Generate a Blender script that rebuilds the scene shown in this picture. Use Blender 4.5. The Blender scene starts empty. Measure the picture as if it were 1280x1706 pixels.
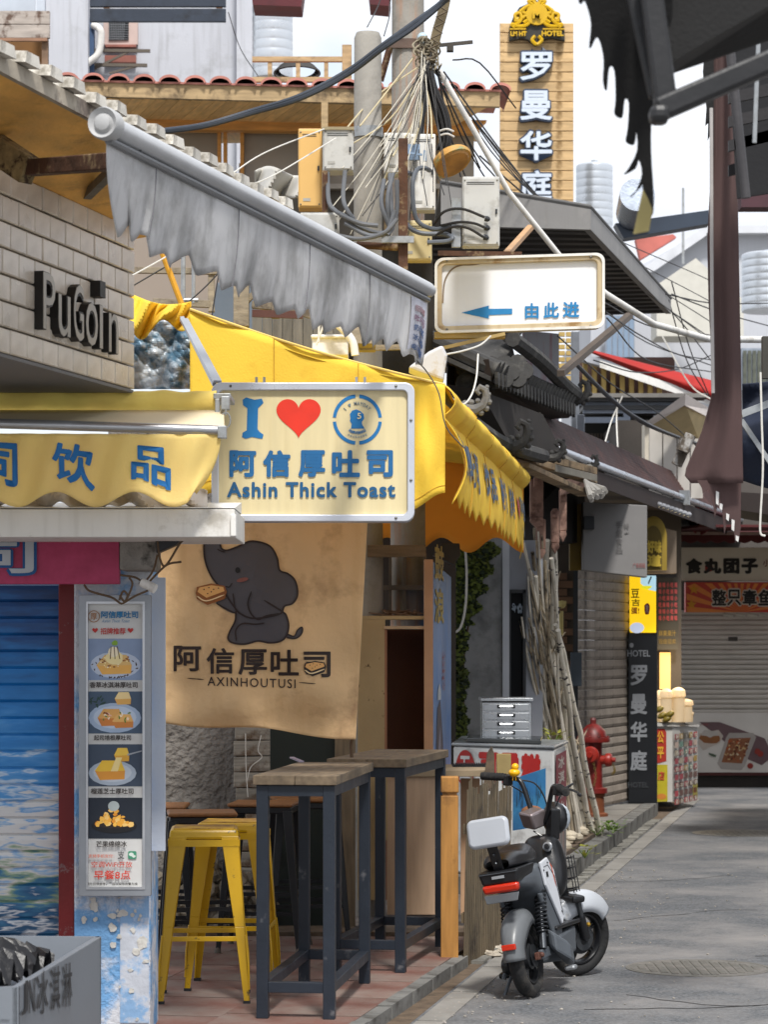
import bpy, bmesh, math, random
from mathutils import Vector as V, Matrix
random.seed(7)
D = bpy.data
SC = bpy.context.scene
COL = SC.collection
R = math.radians

# ---------------------------------------------------------------- camera, sky, sun
F, HY, CX, HC = 4600.0, 1070.0, 640.0, 1.65      # focal length in photo pixels, horizon row, centre column, eye height
cam = D.cameras.new('camera'); camo = D.objects.new('camera', cam); COL.objects.link(camo); SC.camera = camo
camo.location = (0, 0, HC); camo.rotation_euler = (R(90), 0, 0)
cam.sensor_fit = 'VERTICAL'; cam.sensor_height = 36.0; cam.lens = F/1706*36
cam.shift_y = (HY-853)/1706
cam.clip_start = .1; cam.clip_end = 3000
cam.dof.use_dof = True; cam.dof.focus_distance = 12.6; cam.dof.aperture_fstop = 9.0

SUN_EL, SUN_AZ = 55.0, 170.0     # azimuth of the sun clockwise from +Y (behind the camera, to the right)
W = D.worlds.new('World'); SC.world = W; W.use_nodes = True
nt = W.node_tree; nt.nodes.clear()
out = nt.nodes.new('ShaderNodeOutputWorld'); bg = nt.nodes.new('ShaderNodeBackground')
sky = nt.nodes.new('ShaderNodeTexSky'); sky.sky_type = 'NISHITA'; sky.sun_disc = False
sky.sun_elevation = R(SUN_EL); sky.sun_rotation = R(SUN_AZ); sky.air_density = 1.2; sky.dust_density = 1.5
tc = nt.nodes.new('ShaderNodeTexCoord'); mp = nt.nodes.new('ShaderNodeMapping')
mp.inputs['Scale'].default_value = (1.6, 1.6, 4.0); mp.inputs['Location'].default_value = (.3, 1.1, .4)
nz = nt.nodes.new('ShaderNodeTexNoise'); nz.inputs['Scale'].default_value = 2.6; nz.inputs['Detail'].default_value = 6
nz.inputs['Roughness'].default_value = .55
cr = nt.nodes.new('ShaderNodeValToRGB'); cr.color_ramp.elements[0].position = .20; cr.color_ramp.elements[1].position = .44
mx = nt.nodes.new('ShaderNodeMix'); mx.data_type = 'RGBA'
cl = nt.nodes.new('ShaderNodeValToRGB')          # cloud body: light grey undersides to white tops
cl.color_ramp.elements[0].color = (3.6, 3.8, 4.2, 1); cl.color_ramp.elements[1].color = (5.0, 5.15, 5.4, 1)
cl.color_ramp.elements[0].position = .38; cl.color_ramp.elements[1].position = .62
L = nt.links.new
L(tc.outputs['Generated'], mp.inputs['Vector']); L(mp.outputs[0], nz.inputs['Vector'])
L(nz.outputs['Fac'], cr.inputs['Fac']); L(nz.outputs['Fac'], cl.inputs['Fac'])
L(cr.outputs['Color'], mx.inputs['Factor']); L(sky.outputs[0], mx.inputs['A']); L(cl.outputs['Color'], mx.inputs['B'])
L(mx.outputs['Result'], bg.inputs['Color']); bg.inputs['Strength'].default_value = .15
L(bg.outputs[0], out.inputs['Surface'])
sl = D.lights.new('sun', 'SUN'); sl.energy = 2.7; sl.angle = R(8); sl.color = (1, .97, .92)
so = D.objects.new('sun', sl); COL.objects.link(so)
sd = V((math.sin(R(SUN_AZ))*math.cos(R(SUN_EL)), math.cos(R(SUN_AZ))*math.cos(R(SUN_EL)), math.sin(R(SUN_EL))))
so.rotation_euler = sd.to_track_quat('Z', 'Y').to_euler(); so.location = sd*40
vs = SC.view_settings; SC.display_settings.display_device = 'sRGB'
vs.view_transform = 'Standard'; vs.look = 'None'; vs.exposure = 0.72; vs.gamma = 1.0; vs.use_curve_mapping = False
SC.cycles.max_bounces = 6; SC.cycles.diffuse_bounces = 3; SC.cycles.glossy_bounces = 3; SC.cycles.transmission_bounces = 4
SC.cycles.use_denoising = True; SC.cycles.sample_clamp_indirect = 6

# ---------------------------------------------------------------- helpers
def P(px, py, Y): return V(((px-CX)*Y/F, Y, HC-(py-HY)*Y/F))
def X(px, Y): return (px-CX)*Y/F
def Z(py, Y): return HC-(py-HY)*Y/F
def G(px, py, z=0.0):
    Y = (HC-z)*F/(py-HY); return V(((px-CX)*Y/F, Y, z))
def lin(h):
    h = h.lstrip('#'); c = [int(h[i:i+2], 16)/255 for i in (0, 2, 4)]
    return tuple((x/12.92 if x <= .04045 else ((x+.055)/1.055)**2.4) for x in c)+(1,)

MATS = {}
def mat(name, col, rough=.6, var=.12, scale=6, bump=.15, bscale=60, metal=0.0, dirt=None, grain=None, streak=None,
        emit=None, trans=0.0, rnd=0.0, bdist=.004, spec=.4):
    """col hex; dirt=(hex, threshold 0..1, scale); grain=(sx,sy,sz) stretches the noise; streak=(hex, amount) vertical runs."""
    if name in MATS: return MATS[name]
    m = D.materials.new(name); m.use_nodes = True; t = m.node_tree; N = t.nodes; K = t.links.new
    b = N['Principled BSDF']
    tcn = N.new('ShaderNodeTexCoord'); mpn = N.new('ShaderNodeMapping')
    if grain: mpn.inputs['Scale'].default_value = grain
    K(tcn.outputs['Object'], mpn.inputs['Vector'])
    if rnd:
        oi = N.new('ShaderNodeObjectInfo'); vm = N.new('ShaderNodeVectorMath'); vm.operation = 'MULTIPLY_ADD'
        K(oi.outputs['Random'], vm.inputs[0]); vm.inputs[1].default_value = (17, 31, 13); K(tcn.outputs['Object'], vm.inputs[2])
        K(vm.outputs[0], mpn.inputs['Vector'])
    n = N.new('ShaderNodeTexNoise'); n.inputs['Scale'].default_value = scale; n.inputs['Detail'].default_value = 5
    K(mpn.outputs[0], n.inputs['Vector'])
    c = lin(col); lo = tuple(max(0, x*(1-var*1.6)) for x in c[:3])+(1,); hi = tuple(min(1, x*(1+var*1.6)) for x in c[:3])+(1,)
    r = N.new('ShaderNodeValToRGB'); r.color_ramp.elements[0].color = lo; r.color_ramp.elements[1].color = hi
    r.color_ramp.elements[0].position = .28; r.color_ramp.elements[1].position = .72
    K(n.outputs['Fac'], r.inputs['Fac']); cur = r.outputs['Color']
    def mixin(fac, colr):
        nonlocal cur
        mm = N.new('ShaderNodeMix'); mm.data_type = 'RGBA'
        K(fac, mm.inputs['Factor']); K(cur, mm.inputs['A']); mm.inputs['B'].default_value = colr
        cur = mm.outputs['Result']
    if dirt:
        n2 = N.new('ShaderNodeTexNoise'); n2.inputs['Scale'].default_value = dirt[2]; n2.inputs['Detail'].default_value = 7
        n2.inputs['Roughness'].default_value = .65; K(tcn.outputs['Object'], n2.inputs['Vector'])
        r2 = N.new('ShaderNodeValToRGB'); p = dirt[1]
        w = dirt[3] if len(dirt) > 3 else .06
        r2.color_ramp.elements[0].position = max(0, p-w); r2.color_ramp.elements[1].position = min(1, p+w)
        K(n2.outputs['Fac'], r2.inputs['Fac']); mixin(r2.outputs['Color'], lin(dirt[0]))
    if streak:
        m3 = N.new('ShaderNodeMapping'); m3.inputs['Scale'].default_value = (9, 9, .7); K(tcn.outputs['Object'], m3.inputs['Vector'])
        n3 = N.new('ShaderNodeTexNoise'); n3.inputs['Scale'].default_value = 2.2; n3.inputs['Detail'].default_value = 6
        K(m3.outputs[0], n3.inputs['Vector']); r3 = N.new('ShaderNodeValToRGB')
        r3.color_ramp.elements[0].position = .5; r3.color_ramp.elements[1].position = .75
        r3.color_ramp.elements[1].color = (streak[1],)*3+(1,)
        K(n3.outputs['Fac'], r3.inputs['Fac']); mixin(r3.outputs['Color'], lin(streak[0]))
    if rnd:
        hs = N.new('ShaderNodeHueSaturation'); mr = N.new('ShaderNodeMapRange')
        mr.inputs['To Min'].default_value = 1-rnd; mr.inputs['To Max'].default_value = 1+rnd
        K(oi.outputs['Random'], mr.inputs['Value']); K(mr.outputs[0], hs.inputs['Value']); K(cur, hs.inputs['Color']); cur = hs.outputs['Color']
    K(cur, b.inputs['Base Color'])
    rr = N.new('ShaderNodeMapRange'); rr.inputs['To Min'].default_value = max(0, rough-.12); rr.inputs['To Max'].default_value = min(1, rough+.12)
    K(n.outputs['Fac'], rr.inputs['Value']); K(rr.outputs[0], b.inputs['Roughness'])
    b.inputs['Metallic'].default_value = metal; b.inputs['Specular IOR Level'].default_value = spec
    if bump:
        nb = N.new('ShaderNodeTexNoise'); nb.inputs['Scale'].default_value = bscale; nb.inputs['Detail'].default_value = 4
        K(mpn.outputs[0], nb.inputs['Vector'])
        bp = N.new('ShaderNodeBump'); bp.inputs['Strength'].default_value = min(1, bump*2); bp.inputs['Distance'].default_value = bdist
        K(nb.outputs['Fac'], bp.inputs['Height']); K(bp.outputs[0], b.inputs['Normal'])
    if emit:
        b.inputs['Emission Color'].default_value = lin(emit[0]); b.inputs['Emission Strength'].default_value = emit[1]
    if trans:     # thin cloth that lets some daylight through
        tr = N.new('ShaderNodeBsdfTranslucent'); K(cur, tr.inputs['Color']); ms = N.new('ShaderNodeMixShader')
        ms.inputs[0].default_value = trans; K(b.outputs[0], ms.inputs[1]); K(tr.outputs[0], ms.inputs[2])
        K(ms.outputs[0], N['Material Output'].inputs['Surface'])
    MATS[name] = m; return m
def flat(h, rough=.6):      # flat print ink
    return mat('ink_'+h, h, rough, .05, 12, 0)

class MB:
    def __init__(s): s.v = []; s.f = []
    def add(s, vs_, fs):
        o = len(s.v); s.v += [V(p) for p in vs_]; s.f += [tuple(i+o for i in f) for f in fs]; return s
    def hexa(s, b, t):
        return s.add(list(b)+list(t), [(3,2,1,0),(4,5,6,7),(0,1,5,4),(1,2,6,5),(2,3,7,6),(3,0,4,7)])
    def box(s, a, b, M=None):
        x0,y0,z0 = a; x1,y1,z1 = b
        p = [V((x0,y0,z0)),V((x1,y0,z0)),V((x1,y1,z0)),V((x0,y1,z0)),V((x0,y0,z1)),V((x1,y0,z1)),V((x1,y1,z1)),V((x0,y1,z1))]
        if M is not None: p = [M@q for q in p]
        return s.hexa(p[:4], p[4:])
    def pbox(s, x0, y0, x1, y1, Y, dep):      # front face spans photo pixels at depth Y
        return s.box((X(x0,Y), Y, Z(y1,Y)), (X(x1,Y), Y+dep, Z(y0,Y)))
    def prism(s, pts, d):
        n = len(pts); d = V(d); a = [V(p) for p in pts]
        return s.add(a+[p+d for p in a], [tuple(range(n-1,-1,-1)), tuple(range(n,2*n))]+[(i,(i+1)%n,(i+1)%n+n,i+n) for i in range(n)])
    def bar(s, a, b, w, h=None, up=(0,0,1)):
        h = h or w; a = V(a); b = V(b); d = (b-a).normalized(); u = V(up)
        if abs(d.dot(u)) > .97: u = V((0,1,0))
        r = d.cross(u).normalized(); u = r.cross(d)
        c = lambda p: [p-r*w/2-u*h/2, p+r*w/2-u*h/2, p+r*w/2+u*h/2, p-r*w/2+u*h/2]
        return s.hexa(c(a), c(b))
    def tube(s, pts, r, k=8, smooth=0, cap=True):
        pts = [V(p) for p in pts]
        if smooth and len(pts) > 2: pts = catmull(pts, smooth)
        n = len(pts); rs = r if isinstance(r, (list, tuple)) else [r]*n
        if len(rs) != n: rs = [rs[0]+(rs[-1]-rs[0])*i/(n-1) for i in range(n)]
        t = (pts[1]-pts[0]).normalized(); u = t.orthogonal().normalized(); vs_ = []
        for i, p in enumerate(pts):
            t2 = (pts[min(i+1,n-1)]-pts[max(i-1,0)]); t2 = t2.normalized() if t2.length > 1e-9 else t
            u = (u-t2*u.dot(t2)); u = u.normalized() if u.length > 1e-6 else t2.orthogonal().normalized()
            w = t2.cross(u); t = t2
            vs_ += [p+(u*math.cos(2*math.pi*j/k)+w*math.sin(2*math.pi*j/k))*rs[i] for j in range(k)]
        fs = [(i*k+j, i*k+(j+1)%k, (i+1)*k+(j+1)%k, (i+1)*k+j) for i in range(n-1) for j in range(k)]
        if cap: fs += [tuple(range(k-1,-1,-1)), tuple((n-1)*k+j for j in range(k))]
        return s.add(vs_, fs)
    def lathe(s, prof, c=(0,0,0), k=16, M=None):
        vs_ = []; n = len(prof); c = V(c)
        for r_, z_ in prof:
            for j in range(k):
                a = 2*math.pi*j/k; p = V((r_*math.cos(a), r_*math.sin(a), z_))
                if M is not None: p = M@p
                vs_.append(p+c)
        fs = [(i*k+j, i*k+(j+1)%k, (i+1)*k+(j+1)%k, (i+1)*k+j) for i in range(n-1) for j in range(k)]
        fs += [tuple(range(k-1,-1,-1)), tuple((n-1)*k+j for j in range(k))]
        return s.add(vs_, fs)
    def grid(s, fn, nu, nv, wrap=False):
        vs_ = [fn(i/nu, j/nv) for j in range(nv+1) for i in range(nu+1)]
        return s.add(vs_, [(j*(nu+1)+i, j*(nu+1)+i+1, (j+1)*(nu+1)+i+1, (j+1)*(nu+1)+i) for j in range(nv) for i in range(nu)])
    def ball(s, c, rad, k=12, M=None):
        rad = V(rad) if not isinstance(rad, (int, float)) else V((rad,)*3); c = V(c); m = max(4, k//2); vs_ = []
        for i in range(m+1):
            ph = math.pi*i/m
            for j in range(k):
                p = V((rad.x*math.sin(ph)*math.cos(2*math.pi*j/k), rad.y*math.sin(ph)*math.sin(2*math.pi*j/k), rad.z*math.cos(ph)))
                if M is not None: p = M@p
                vs_.append(p+c)
        return s.add(vs_, [(i*k+j, (i+1)*k+j, (i+1)*k+(j+1)%k, i*k+(j+1)%k) for i in range(m) for j in range(k)])
    def xf(s, M): s.v = [M@p for p in s.v]; return s

def catmull(p, m):
    q = [p[0]*2-p[1]]+p+[p[-1]*2-p[-2]]; o = []
    for i in range(1, len(q)-2):
        for k in range(m):
            t = k/m; a, b, c, d = q[i-1:i+3]
            o.append(.5*((2*b)+(c-a)*t+(2*a-5*b+4*c-d)*t*t+(3*b-a-3*c+d)*t**3))
    return o+[p[-1]]

WM = {}
def wm(o): return WM.get(o.name, Matrix())
def props(o, label, cat, group, kind):
    if label: o['label'] = label
    if cat: o['category'] = cat
    if group: o['group'] = group
    if kind: o['kind'] = kind
def thing(name, label, cat, loc=(0,0,0), rz=0, group=None, kind=None):
    o = D.objects.new(name, None); COL.objects.link(o); o.empty_display_size = .1
    o.location = loc; o.rotation_euler = (0,0,rz); props(o, label, cat, group, kind)
    WM[o.name] = Matrix.Translation(V(loc))@Matrix.Rotation(rz, 4, 'Z'); return o
def mesh(name, mb, m, smooth=False, local=None):
    me = D.meshes.new(name); vs_ = [local@p for p in mb.v] if local else mb.v
    me.from_pydata([tuple(p) for p in vs_], [], mb.f)
    for mm in (m if isinstance(m, list) else [m]): me.materials.append(mm)
    bm = bmesh.new(); bm.from_mesh(me); bmesh.ops.recalc_face_normals(bm, faces=bm.faces); bm.to_mesh(me); bm.free()
    if smooth:
        me.polygons.foreach_set('use_smooth', [True]*len(me.polygons)); me.set_sharp_from_angle(angle=R(40))
    return me
def obj(name, mb, m, parent=None, label=None, cat=None, group=None, kind=None, smooth=False, bev=0, thick=0, sub=0):
    """mb holds world coordinates; the object's origin goes to its parent's, or to its own base."""
    if parent is not None: Mx = wm(parent)
    else:
        xs = [p.x for p in mb.v]; ys = [p.y for p in mb.v]; zs = [p.z for p in mb.v]
        Mx = Matrix.Translation(V(((min(xs)+max(xs))/2, (min(ys)+max(ys))/2, min(zs))))
    me = mesh(name, mb, m, smooth, Mx.inverted())
    o = D.objects.new(name, me); COL.objects.link(o)
    if parent is not None: o.parent = parent
    else: o.matrix_world = Mx
    WM[o.name] = Mx; props(o, label, cat, group, kind)
    if sub: q = o.modifiers.new('sub', 'SUBSURF'); q.levels = q.render_levels = sub
    if bev:
        q = o.modifiers.new('bevel', 'BEVEL'); q.width = bev; q.segments = 2; q.limit_method = 'ANGLE'; q.angle_limit = R(35)
    if thick: q = o.modifiers.new('solid', 'SOLIDIFY'); q.thickness = thick; q.offset = 0
    return o
def inst(name, me, M, parent, label=None):
    """one more piece sharing mesh data; M is its world matrix"""
    o = D.objects.new(name, me); COL.objects.link(o)
    if parent is not None: o.parent = parent; o.matrix_local = wm(parent).inverted()@M
    else: o.matrix_world = M
    WM[o.name] = M
    if label: o['label'] = label
    return o
def dup(root, loc, rz, label=None):
    r = root.copy(); COL.objects.link(r); r.location = loc; r.rotation_euler = (0,0,rz)
    WM[r.name] = Matrix.Translation(V(loc))@Matrix.Rotation(rz, 4, 'Z')
    if label: r['label'] = label
    for ch in [c for c in root.children]:
        c = ch.copy(); COL.objects.link(c); c.parent = r
        for g in ch.children: d = g.copy(); COL.objects.link(d); d.parent = c
    return r
def piece_mesh(name, size, m, bev=0, n=1):
    """boxes centred on the origin, a few variants"""
    sx, sy, sz = size; mb = MB()
    if bev:
        b = bev; mb.hexa([(-sx/2,-sy/2+b,-sz/2),(sx/2,-sy/2+b,-sz/2),(sx/2,sy/2,-sz/2),(-sx/2,sy/2,-sz/2)],
                         [(-sx/2,-sy/2+b,sz/2),(sx/2,-sy/2+b,sz/2),(sx/2,sy/2,sz/2),(-sx/2,sy/2,sz/2)])
        mb.add([(-sx/2,-sy/2+b,-sz/2),(sx/2,-sy/2+b,-sz/2),(sx/2,-sy/2+b,sz/2),(-sx/2,-sy/2+b,sz/2),
                (-sx/2+b,-sy/2,-sz/2+b),(sx/2-b,-sy/2,-sz/2+b),(sx/2-b,-sy/2,sz/2-b),(-sx/2+b,-sy/2,sz/2-b)],
               [(4,5,6,7),(0,1,5,4),(1,2,6,5),(2,3,7,6),(3,0,4,7)])
    else: mb.box((-sx/2,-sy/2,-sz/2),(sx/2,sy/2,sz/2))
    return mesh(name, mb, m)

_TC = {}
def glyphs(s, bold=0.0, shear=0.0, spacing=1.0):
    key = (s, bold, shear, spacing)
    if key in _TC: return _TC[key]
    c = D.curves.new('t', 'FONT'); c.body = s; c.offset = min(bold, .006); c.shear = shear; c.space_character = spacing; c.resolution_u = 3
    o = D.objects.new('t', c); COL.objects.link(o); me = D.meshes.new_from_object(o)
    vs_ = [v.co.copy() for v in me.vertices]; fs = [tuple(p.vertices) for p in me.polygons]
    D.objects.remove(o); D.curves.remove(c); D.meshes.remove(me)
    x0 = min(v.x for v in vs_); x1 = max(v.x for v in vs_); y0 = min(v.y for v in vs_); y1 = max(v.y for v in vs_)
    vs_ = [((v.x-x0)/(x1-x0)-.5, (v.y-y0)/(y1-y0)-.5) for v in vs_]
    _TC[key] = (vs_, fs); return _TC[key]
def lettering(s, c, r, u, w, h, m, parent, bold=.02, off=.003, shear=0, mapf=None, name='lettering', depth=0, spacing=1.0):
    """flat writing s fitted to w x h around point c, along r and u, proud of the surface by off (towards n = r x u)"""
    vs_, fs = glyphs(s, bold, shear, spacing); mb = MB(); n_g = max(1, len(s.replace(' ', '')))
    b2 = max(0, bold-.006)           # heavier strokes: the glyph again, shifted round a small circle
    wide = not s.isascii(); ex = b2/(n_g if wide else n_g*.6); ey = b2/(.9 if wide else .75)
    sh = [(0, 0)]+([(math.cos(i*math.pi/4), math.sin(i*math.pi/4)) for i in range(8)] if b2 > .001 else [])
    if not mapf: r = V(r).normalized(); u = V(u).normalized(); n = r.cross(u)
    for i, (dx, dy) in enumerate(sh):
        q = [(a*(1-2*ex)+dx*ex, b*(1-2*ey)+dy*ey) for a, b in vs_]
        if mapf: mb.add([mapf(a*w, b*h)+V((0, -i*.00012, 0)) for a, b in q], fs)
        else: mb.add([V(c)+r*a*w+u*b*h+n*(off+i*.00012) for a, b in q], fs)
    me_o = D.meshes.new(name)
    I = wm(parent).inverted()
    me_o.from_pydata([tuple(I@p) for p in mb.v], [], mb.f); me_o.materials.append(m)
    o = D.objects.new(name, me_o); COL.objects.link(o); o.parent = parent; WM[o.name] = wm(parent)
    if depth: q = o.modifiers.new('solid', 'SOLIDIFY'); q.thickness = depth; q.offset = -1
    return o
def plet(s, x0, y0, x1, y1, Y, m, parent, **k):       # writing facing the camera, fitted to a pixel box at depth Y
    c = P((x0+x1)/2, (y0+y1)/2, Y); return lettering(s, c, (1,0,0), (0,0,1), (x1-x0)*Y/F, (y1-y0)*Y/F, m, parent, **k)
def pprint(name, pix, Y, m, parent, d=.0015):            # flat printed shape facing the camera, from a pixel outline
    mb = MB(); mb.add([P(a, b, Y) for a, b in pix], [tuple(range(len(pix)))]); return obj(name, mb, m, parent)
def ell(cx, cy, rx, ry, n=18, jit=0, a0=0, rot=0):
    o = []
    for i in range(n):
        a = 2*math.pi*i/n+a0; k = 1+random.uniform(-jit, jit); x = rx*k*math.cos(a); y = ry*k*math.sin(a)
        o.append((cx+x*math.cos(rot)-y*math.sin(rot), cy+x*math.sin(rot)+y*math.cos(rot)))
    return o
def rrect(x0, y0, x1, y1, r, n=4):
    o = []
    for cx, cy, a0 in ((x1-r,y0+r,-90),(x1-r,y1-r,0),(x0+r,y1-r,90),(x0+r,y0+r,180)):
        for i in range(n+1): a = R(a0+90*i/n); o.append((cx+r*math.cos(a), cy+r*math.sin(a)))
    return o
def rpoly(pts, Y, dep, mb=None):                          # outline in pixels at depth Y extruded back by dep
    mb = mb or MB(); mb.prism([P(a, b, Y) for a, b in pts], (0, dep, 0)); return mb
def ringprism(outer, inner, Y, dep):
    """frame between two pixel outlines with equal point counts"""
    n = len(outer); mb = MB(); A = [P(a,b,Y) for a,b in outer]; B = [P(a,b,Y) for a,b in inner]; dd = V((0,dep,0))
    mb.add(A+B+[p+dd for p in A]+[p+dd for p in B],
        [(i,(i+1)%n,(i+1)%n+n,i+n) for i in range(n)]+[(i+2*n,(i+1)%n+2*n,(i+1)%n+3*n,i+3*n) for i in range(n)]+
        [(i,(i+1)%n,(i+1)%n+2*n,i+2*n) for i in range(n)]+[(i+n,(i+1)%n+n,(i+1)%n+3*n,i+3*n) for i in range(n)])
    return mb
def screws(pts, par, r=.008, m=None):
    for p in pts: obj('screw', MB().ball(p, r, 6), m or mat('screw_steel','6c6a66',.5,.1,metal=.5), par)
def wave(t, n, amp): return amp*math.cos(2*math.pi*n*t)
# ---------------------------------------------------------------- ground
asphalt = mat('asphalt', '5b5d60', .85, .38, 70, .9, 160, dirt=('858280', .56, 1.1, .14), bdist=.006)
concrete = mat('concrete_paving', '8d8a84', .85, .14, 3, .35, 90, dirt=('5d5a55', .6, 5, .1))
kerbstone = mat('kerb_stone', '6a6966', .85, .15, 4, .5, 40, rnd=.12, dirt=('45423e', .58, 7, .08))
redtile = mat('red_floor', '6c4a41', .75, .12, 2.5, .25, 60, dirt=('7a6c64', .52, 2.2, .12), rnd=.08)
cobble = mat('cobble', '77756f', .85, .16, 8, .5, 60, rnd=.22)
soil = mat('soil', '5a4c3e', .95, .25, 12, .8, 50)

def e(Y): return .605+.18*(Y-13.85)          # outer edge of the pale strip along the road
def t(Y): return .018+.20*(Y-12.0)          # edge of the raised terrace
def flatpoly(pts, z, th=.02):
    return MB().prism([(x, y, z-th) for x, y in pts], (0,0,th))
mb = MB(); mb.add([(-60,-20,-.03),(60,-20,-.03),(60,400,-.03),(-60,400,-.03)], [(0,1,2,3)])
obj('ground', mb, mat('ground', '6f6c66', .9, .15, .5), kind='structure')
obj('road', flatpoly([(e(1)-.2,1),(9,1),(12,40),(e(40)-.2,40)], 0), asphalt, kind='structure')
# pale edge strip made of long stones
strip = D.objects.new('edge_strip', None)
def structure(name, loc=(0,0,0)):
    o = D.objects.new(name, None); COL.objects.link(o); o.location = loc; o['kind'] = 'structure'
    WM[o.name] = Matrix.Translation(V(loc)); return o
D.objects.remove(strip)
est = structure('edge_strip', (.3,12,0))
ya = 9.0
pale = mat('edge_stone', '817e79', .8, .12, 4, .35, 70, rnd=.1, dirt=('75706a', .6, 5, .1))
dirv = math.atan(.18)
me_s = mesh('stone', MB().box((-.062,0,-.03),(.062,.98,0)), pale)
for i in range(20):
    y = 9+i*1.0; inst('stone', me_s, Matrix.Translation(V((e(y)-.064, y, .006+random.uniform(0,.003))))@Matrix.Rotation(-dirv,4,'Z'), est)
# gutter of small cobbles between strip and kerb
gut = structure('gutter', (.6,15,0))
obj('bedding', flatpoly([(e(9)-.6,9),(e(9)-.15,9),(e(29)-.15,29),(e(29)-.5,29)], .001, .01), soil, gut)
me_c = [mesh('cobble', MB().box((-.045,-.045,-.03),(.045,.045,0)), cobble) for _ in range(1)]
n = 0
for i in range(100):
    y = 14.2+i*.115
    for j in range(3):
        if n >= 296: break
        x = e(y)-.195-j*.098
        if y > 18 and j > 0: continue
        inst('cobble', me_c[0], Matrix.Translation(V((x+random.uniform(-.006,.006), y+random.uniform(-.01,.01)+(j%2)*.05, .012+random.uniform(-.004,.006))))@
             Matrix.Rotation(random.uniform(-.15,.15)-dirv,4,'Z')@Matrix.Rotation(random.uniform(-.05,.05),4,'X'), gut); n += 1
# lower pavement left of the strip before the planter
obj('pavement', flatpoly([(-3,8),(e(8)-.152,8),(e(18)-.5,18),(.2,18),(-6,18)], .006, .02), mat('worn_pavement','79706a',.85,.16,3,.4,80,dirt=('5c5148',.55,2.6,.1)), kind='structure')
# raised kerb and pavement before the shutter
def k(Y): return e(Y)-.24
kb = structure('kerb', (1.3,19,0))
me_k = mesh('kerb_stone', MB().box((-.11,0,-.05),(0,.585,.125)), kerbstone)
for i in range(14):
    y = 18.0+i*.6
    inst('kerb_stone', me_k, Matrix.Translation(V((k(y), y, random.uniform(-.008,.004))))@Matrix.Rotation(-dirv,4,'Z'), kb)
obj('raised_pavement', flatpoly([(-2,18.05),(k(18)-.11,18.05),(k(26.2)-.11,26.2),(2.9,30),(-2,30)], .118, .12), mat('pavement_slab','6d6a66',.85,.12,3,.35,70,dirt=('4c4a47',.56,3,.1)), kind='structure')
# slabs seen between planter and shutter
pv = structure('paving', (1.8,23,0)); sl_m = mat('paving_slab','77736d',.8,.12,4,.3,70,rnd=.12)
me_p = mesh('slab', MB().box((-.19,-.38,0),(.19,.38,.008)), sl_m)
for i in range(5):
    for j in range(2):
        y = 22.4+i*.8
        inst('slab', me_p, Matrix.Translation(V((k(y)-.32-j*.4, y, .118)))@Matrix.Rotation(-dirv,4,'Z'), pv)
# terrace: red painted slabs with a dark stone edge
ter = structure('terrace', (-1,12,0))
obj('slab_bed', flatpoly([(-4,9),(t(9)-.05,9),(t(14)-.05,14),(t(15.4)-.05,15.4),(-4,15.4)], .045, .06), soil, ter)
me_t = mesh('floor_tile', MB().box((-.297,-.297,-.01),(.297,.297,.012)), redtile)
for i in range(9):
    for j in range(7):
        y = 10.3+i*.6; x = t(y)-.37-j*.6
        inst('floor_tile', me_t, Matrix.Translation(V((x, y, .045+random.uniform(0,.002))))@Matrix.Rotation(-math.atan(.2),4,'Z'), ter)
me_e = mesh('edge_stone', MB().box((-.065,0,-.05),(0,.48,.06)), kerbstone)
for i in range(9):
    y = 9.6+i*.495
    inst('edge_stone', me_e, Matrix.Translation(V((t(y)+.004, y, random.uniform(-.004,.004))))@Matrix.Rotation(-math.atan(.2),4,'Z'), ter)
# manhole covers
iron = mat('cast_iron', '67655f', .6, .15, 12, .4, 80, metal=.3, dirt=('7a7570',.55,9,.1))
def manhole(c, r, label):
    th = thing('manhole_cover', label, 'manhole cover', (c.x, c.y, 0), group='round covers set in the road')
    mb = MB(); mb.lathe([(r,.0),(r,.003),(r*.95,.003),(r*.94,.001)], (c.x,c.y,0), 40); obj('rim', mb, iron, th)
    mb = MB(); mb.lathe([(r*.93,.0005),(r*.93,.002)], (c.x,c.y,0), 40)
    for i in range(-6,7):
        for j in range(-6,7):
            x, y = i*r*.13, j*r*.13
            if x*x+y*y < (r*.8)**2: mb.box((c.x+x-r*.045,c.y+y-r*.045,.0015),(c.x+x+r*.045,c.y+y+r*.045,.0055))
    obj('lid', mb, iron, th)
random.seed(77); tar = mat('tar_crack','2e2c2b',.8,.2)
def crack(x, y, n, a, label):
    mb = MB(); pts = [V((x,y,.0015))]
    for _ in range(n): a += random.uniform(-.5,.5); x += math.cos(a)*.12; y += math.sin(a)*.12; pts.append(V((x,y,.0015)))
    L_ = []; 
    for p in pts: L_ += [p-V((0,random.uniform(.004,.012),0)), p+V((random.uniform(0,.005),random.uniform(.004,.012),0))]
    mb.add(L_, [(2*i,2*i+1,2*i+3,2*i+2) for i in range(len(pts)-1)]); obj('crack', mb, tar, structure_crack)
structure_crack = D.objects.new('road_cracks', None); COL.objects.link(structure_crack); structure_crack['kind'] = 'structure'
for q_ in ((1.25,13.9,9,.1,''),(1.95,14.5,8,-.1,''),(2.3,17,10,2.6,''),(1.6,19,9,.4,''),(.9,12.4,7,.5,''),(1.9,12.6,8,2.8,'')): crack(*q_)
random.seed(78); gvl = mat('grit','8d8881',.9,.2,rnd=.2); mb = MB()
for _ in range(420):
    y = random.uniform(11.5,20); x = e(y)+random.expovariate(5.5)-.1; s = random.uniform(.003,.009); mb.ball((x,y,.003),(s,s,s*.7),4)
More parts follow.
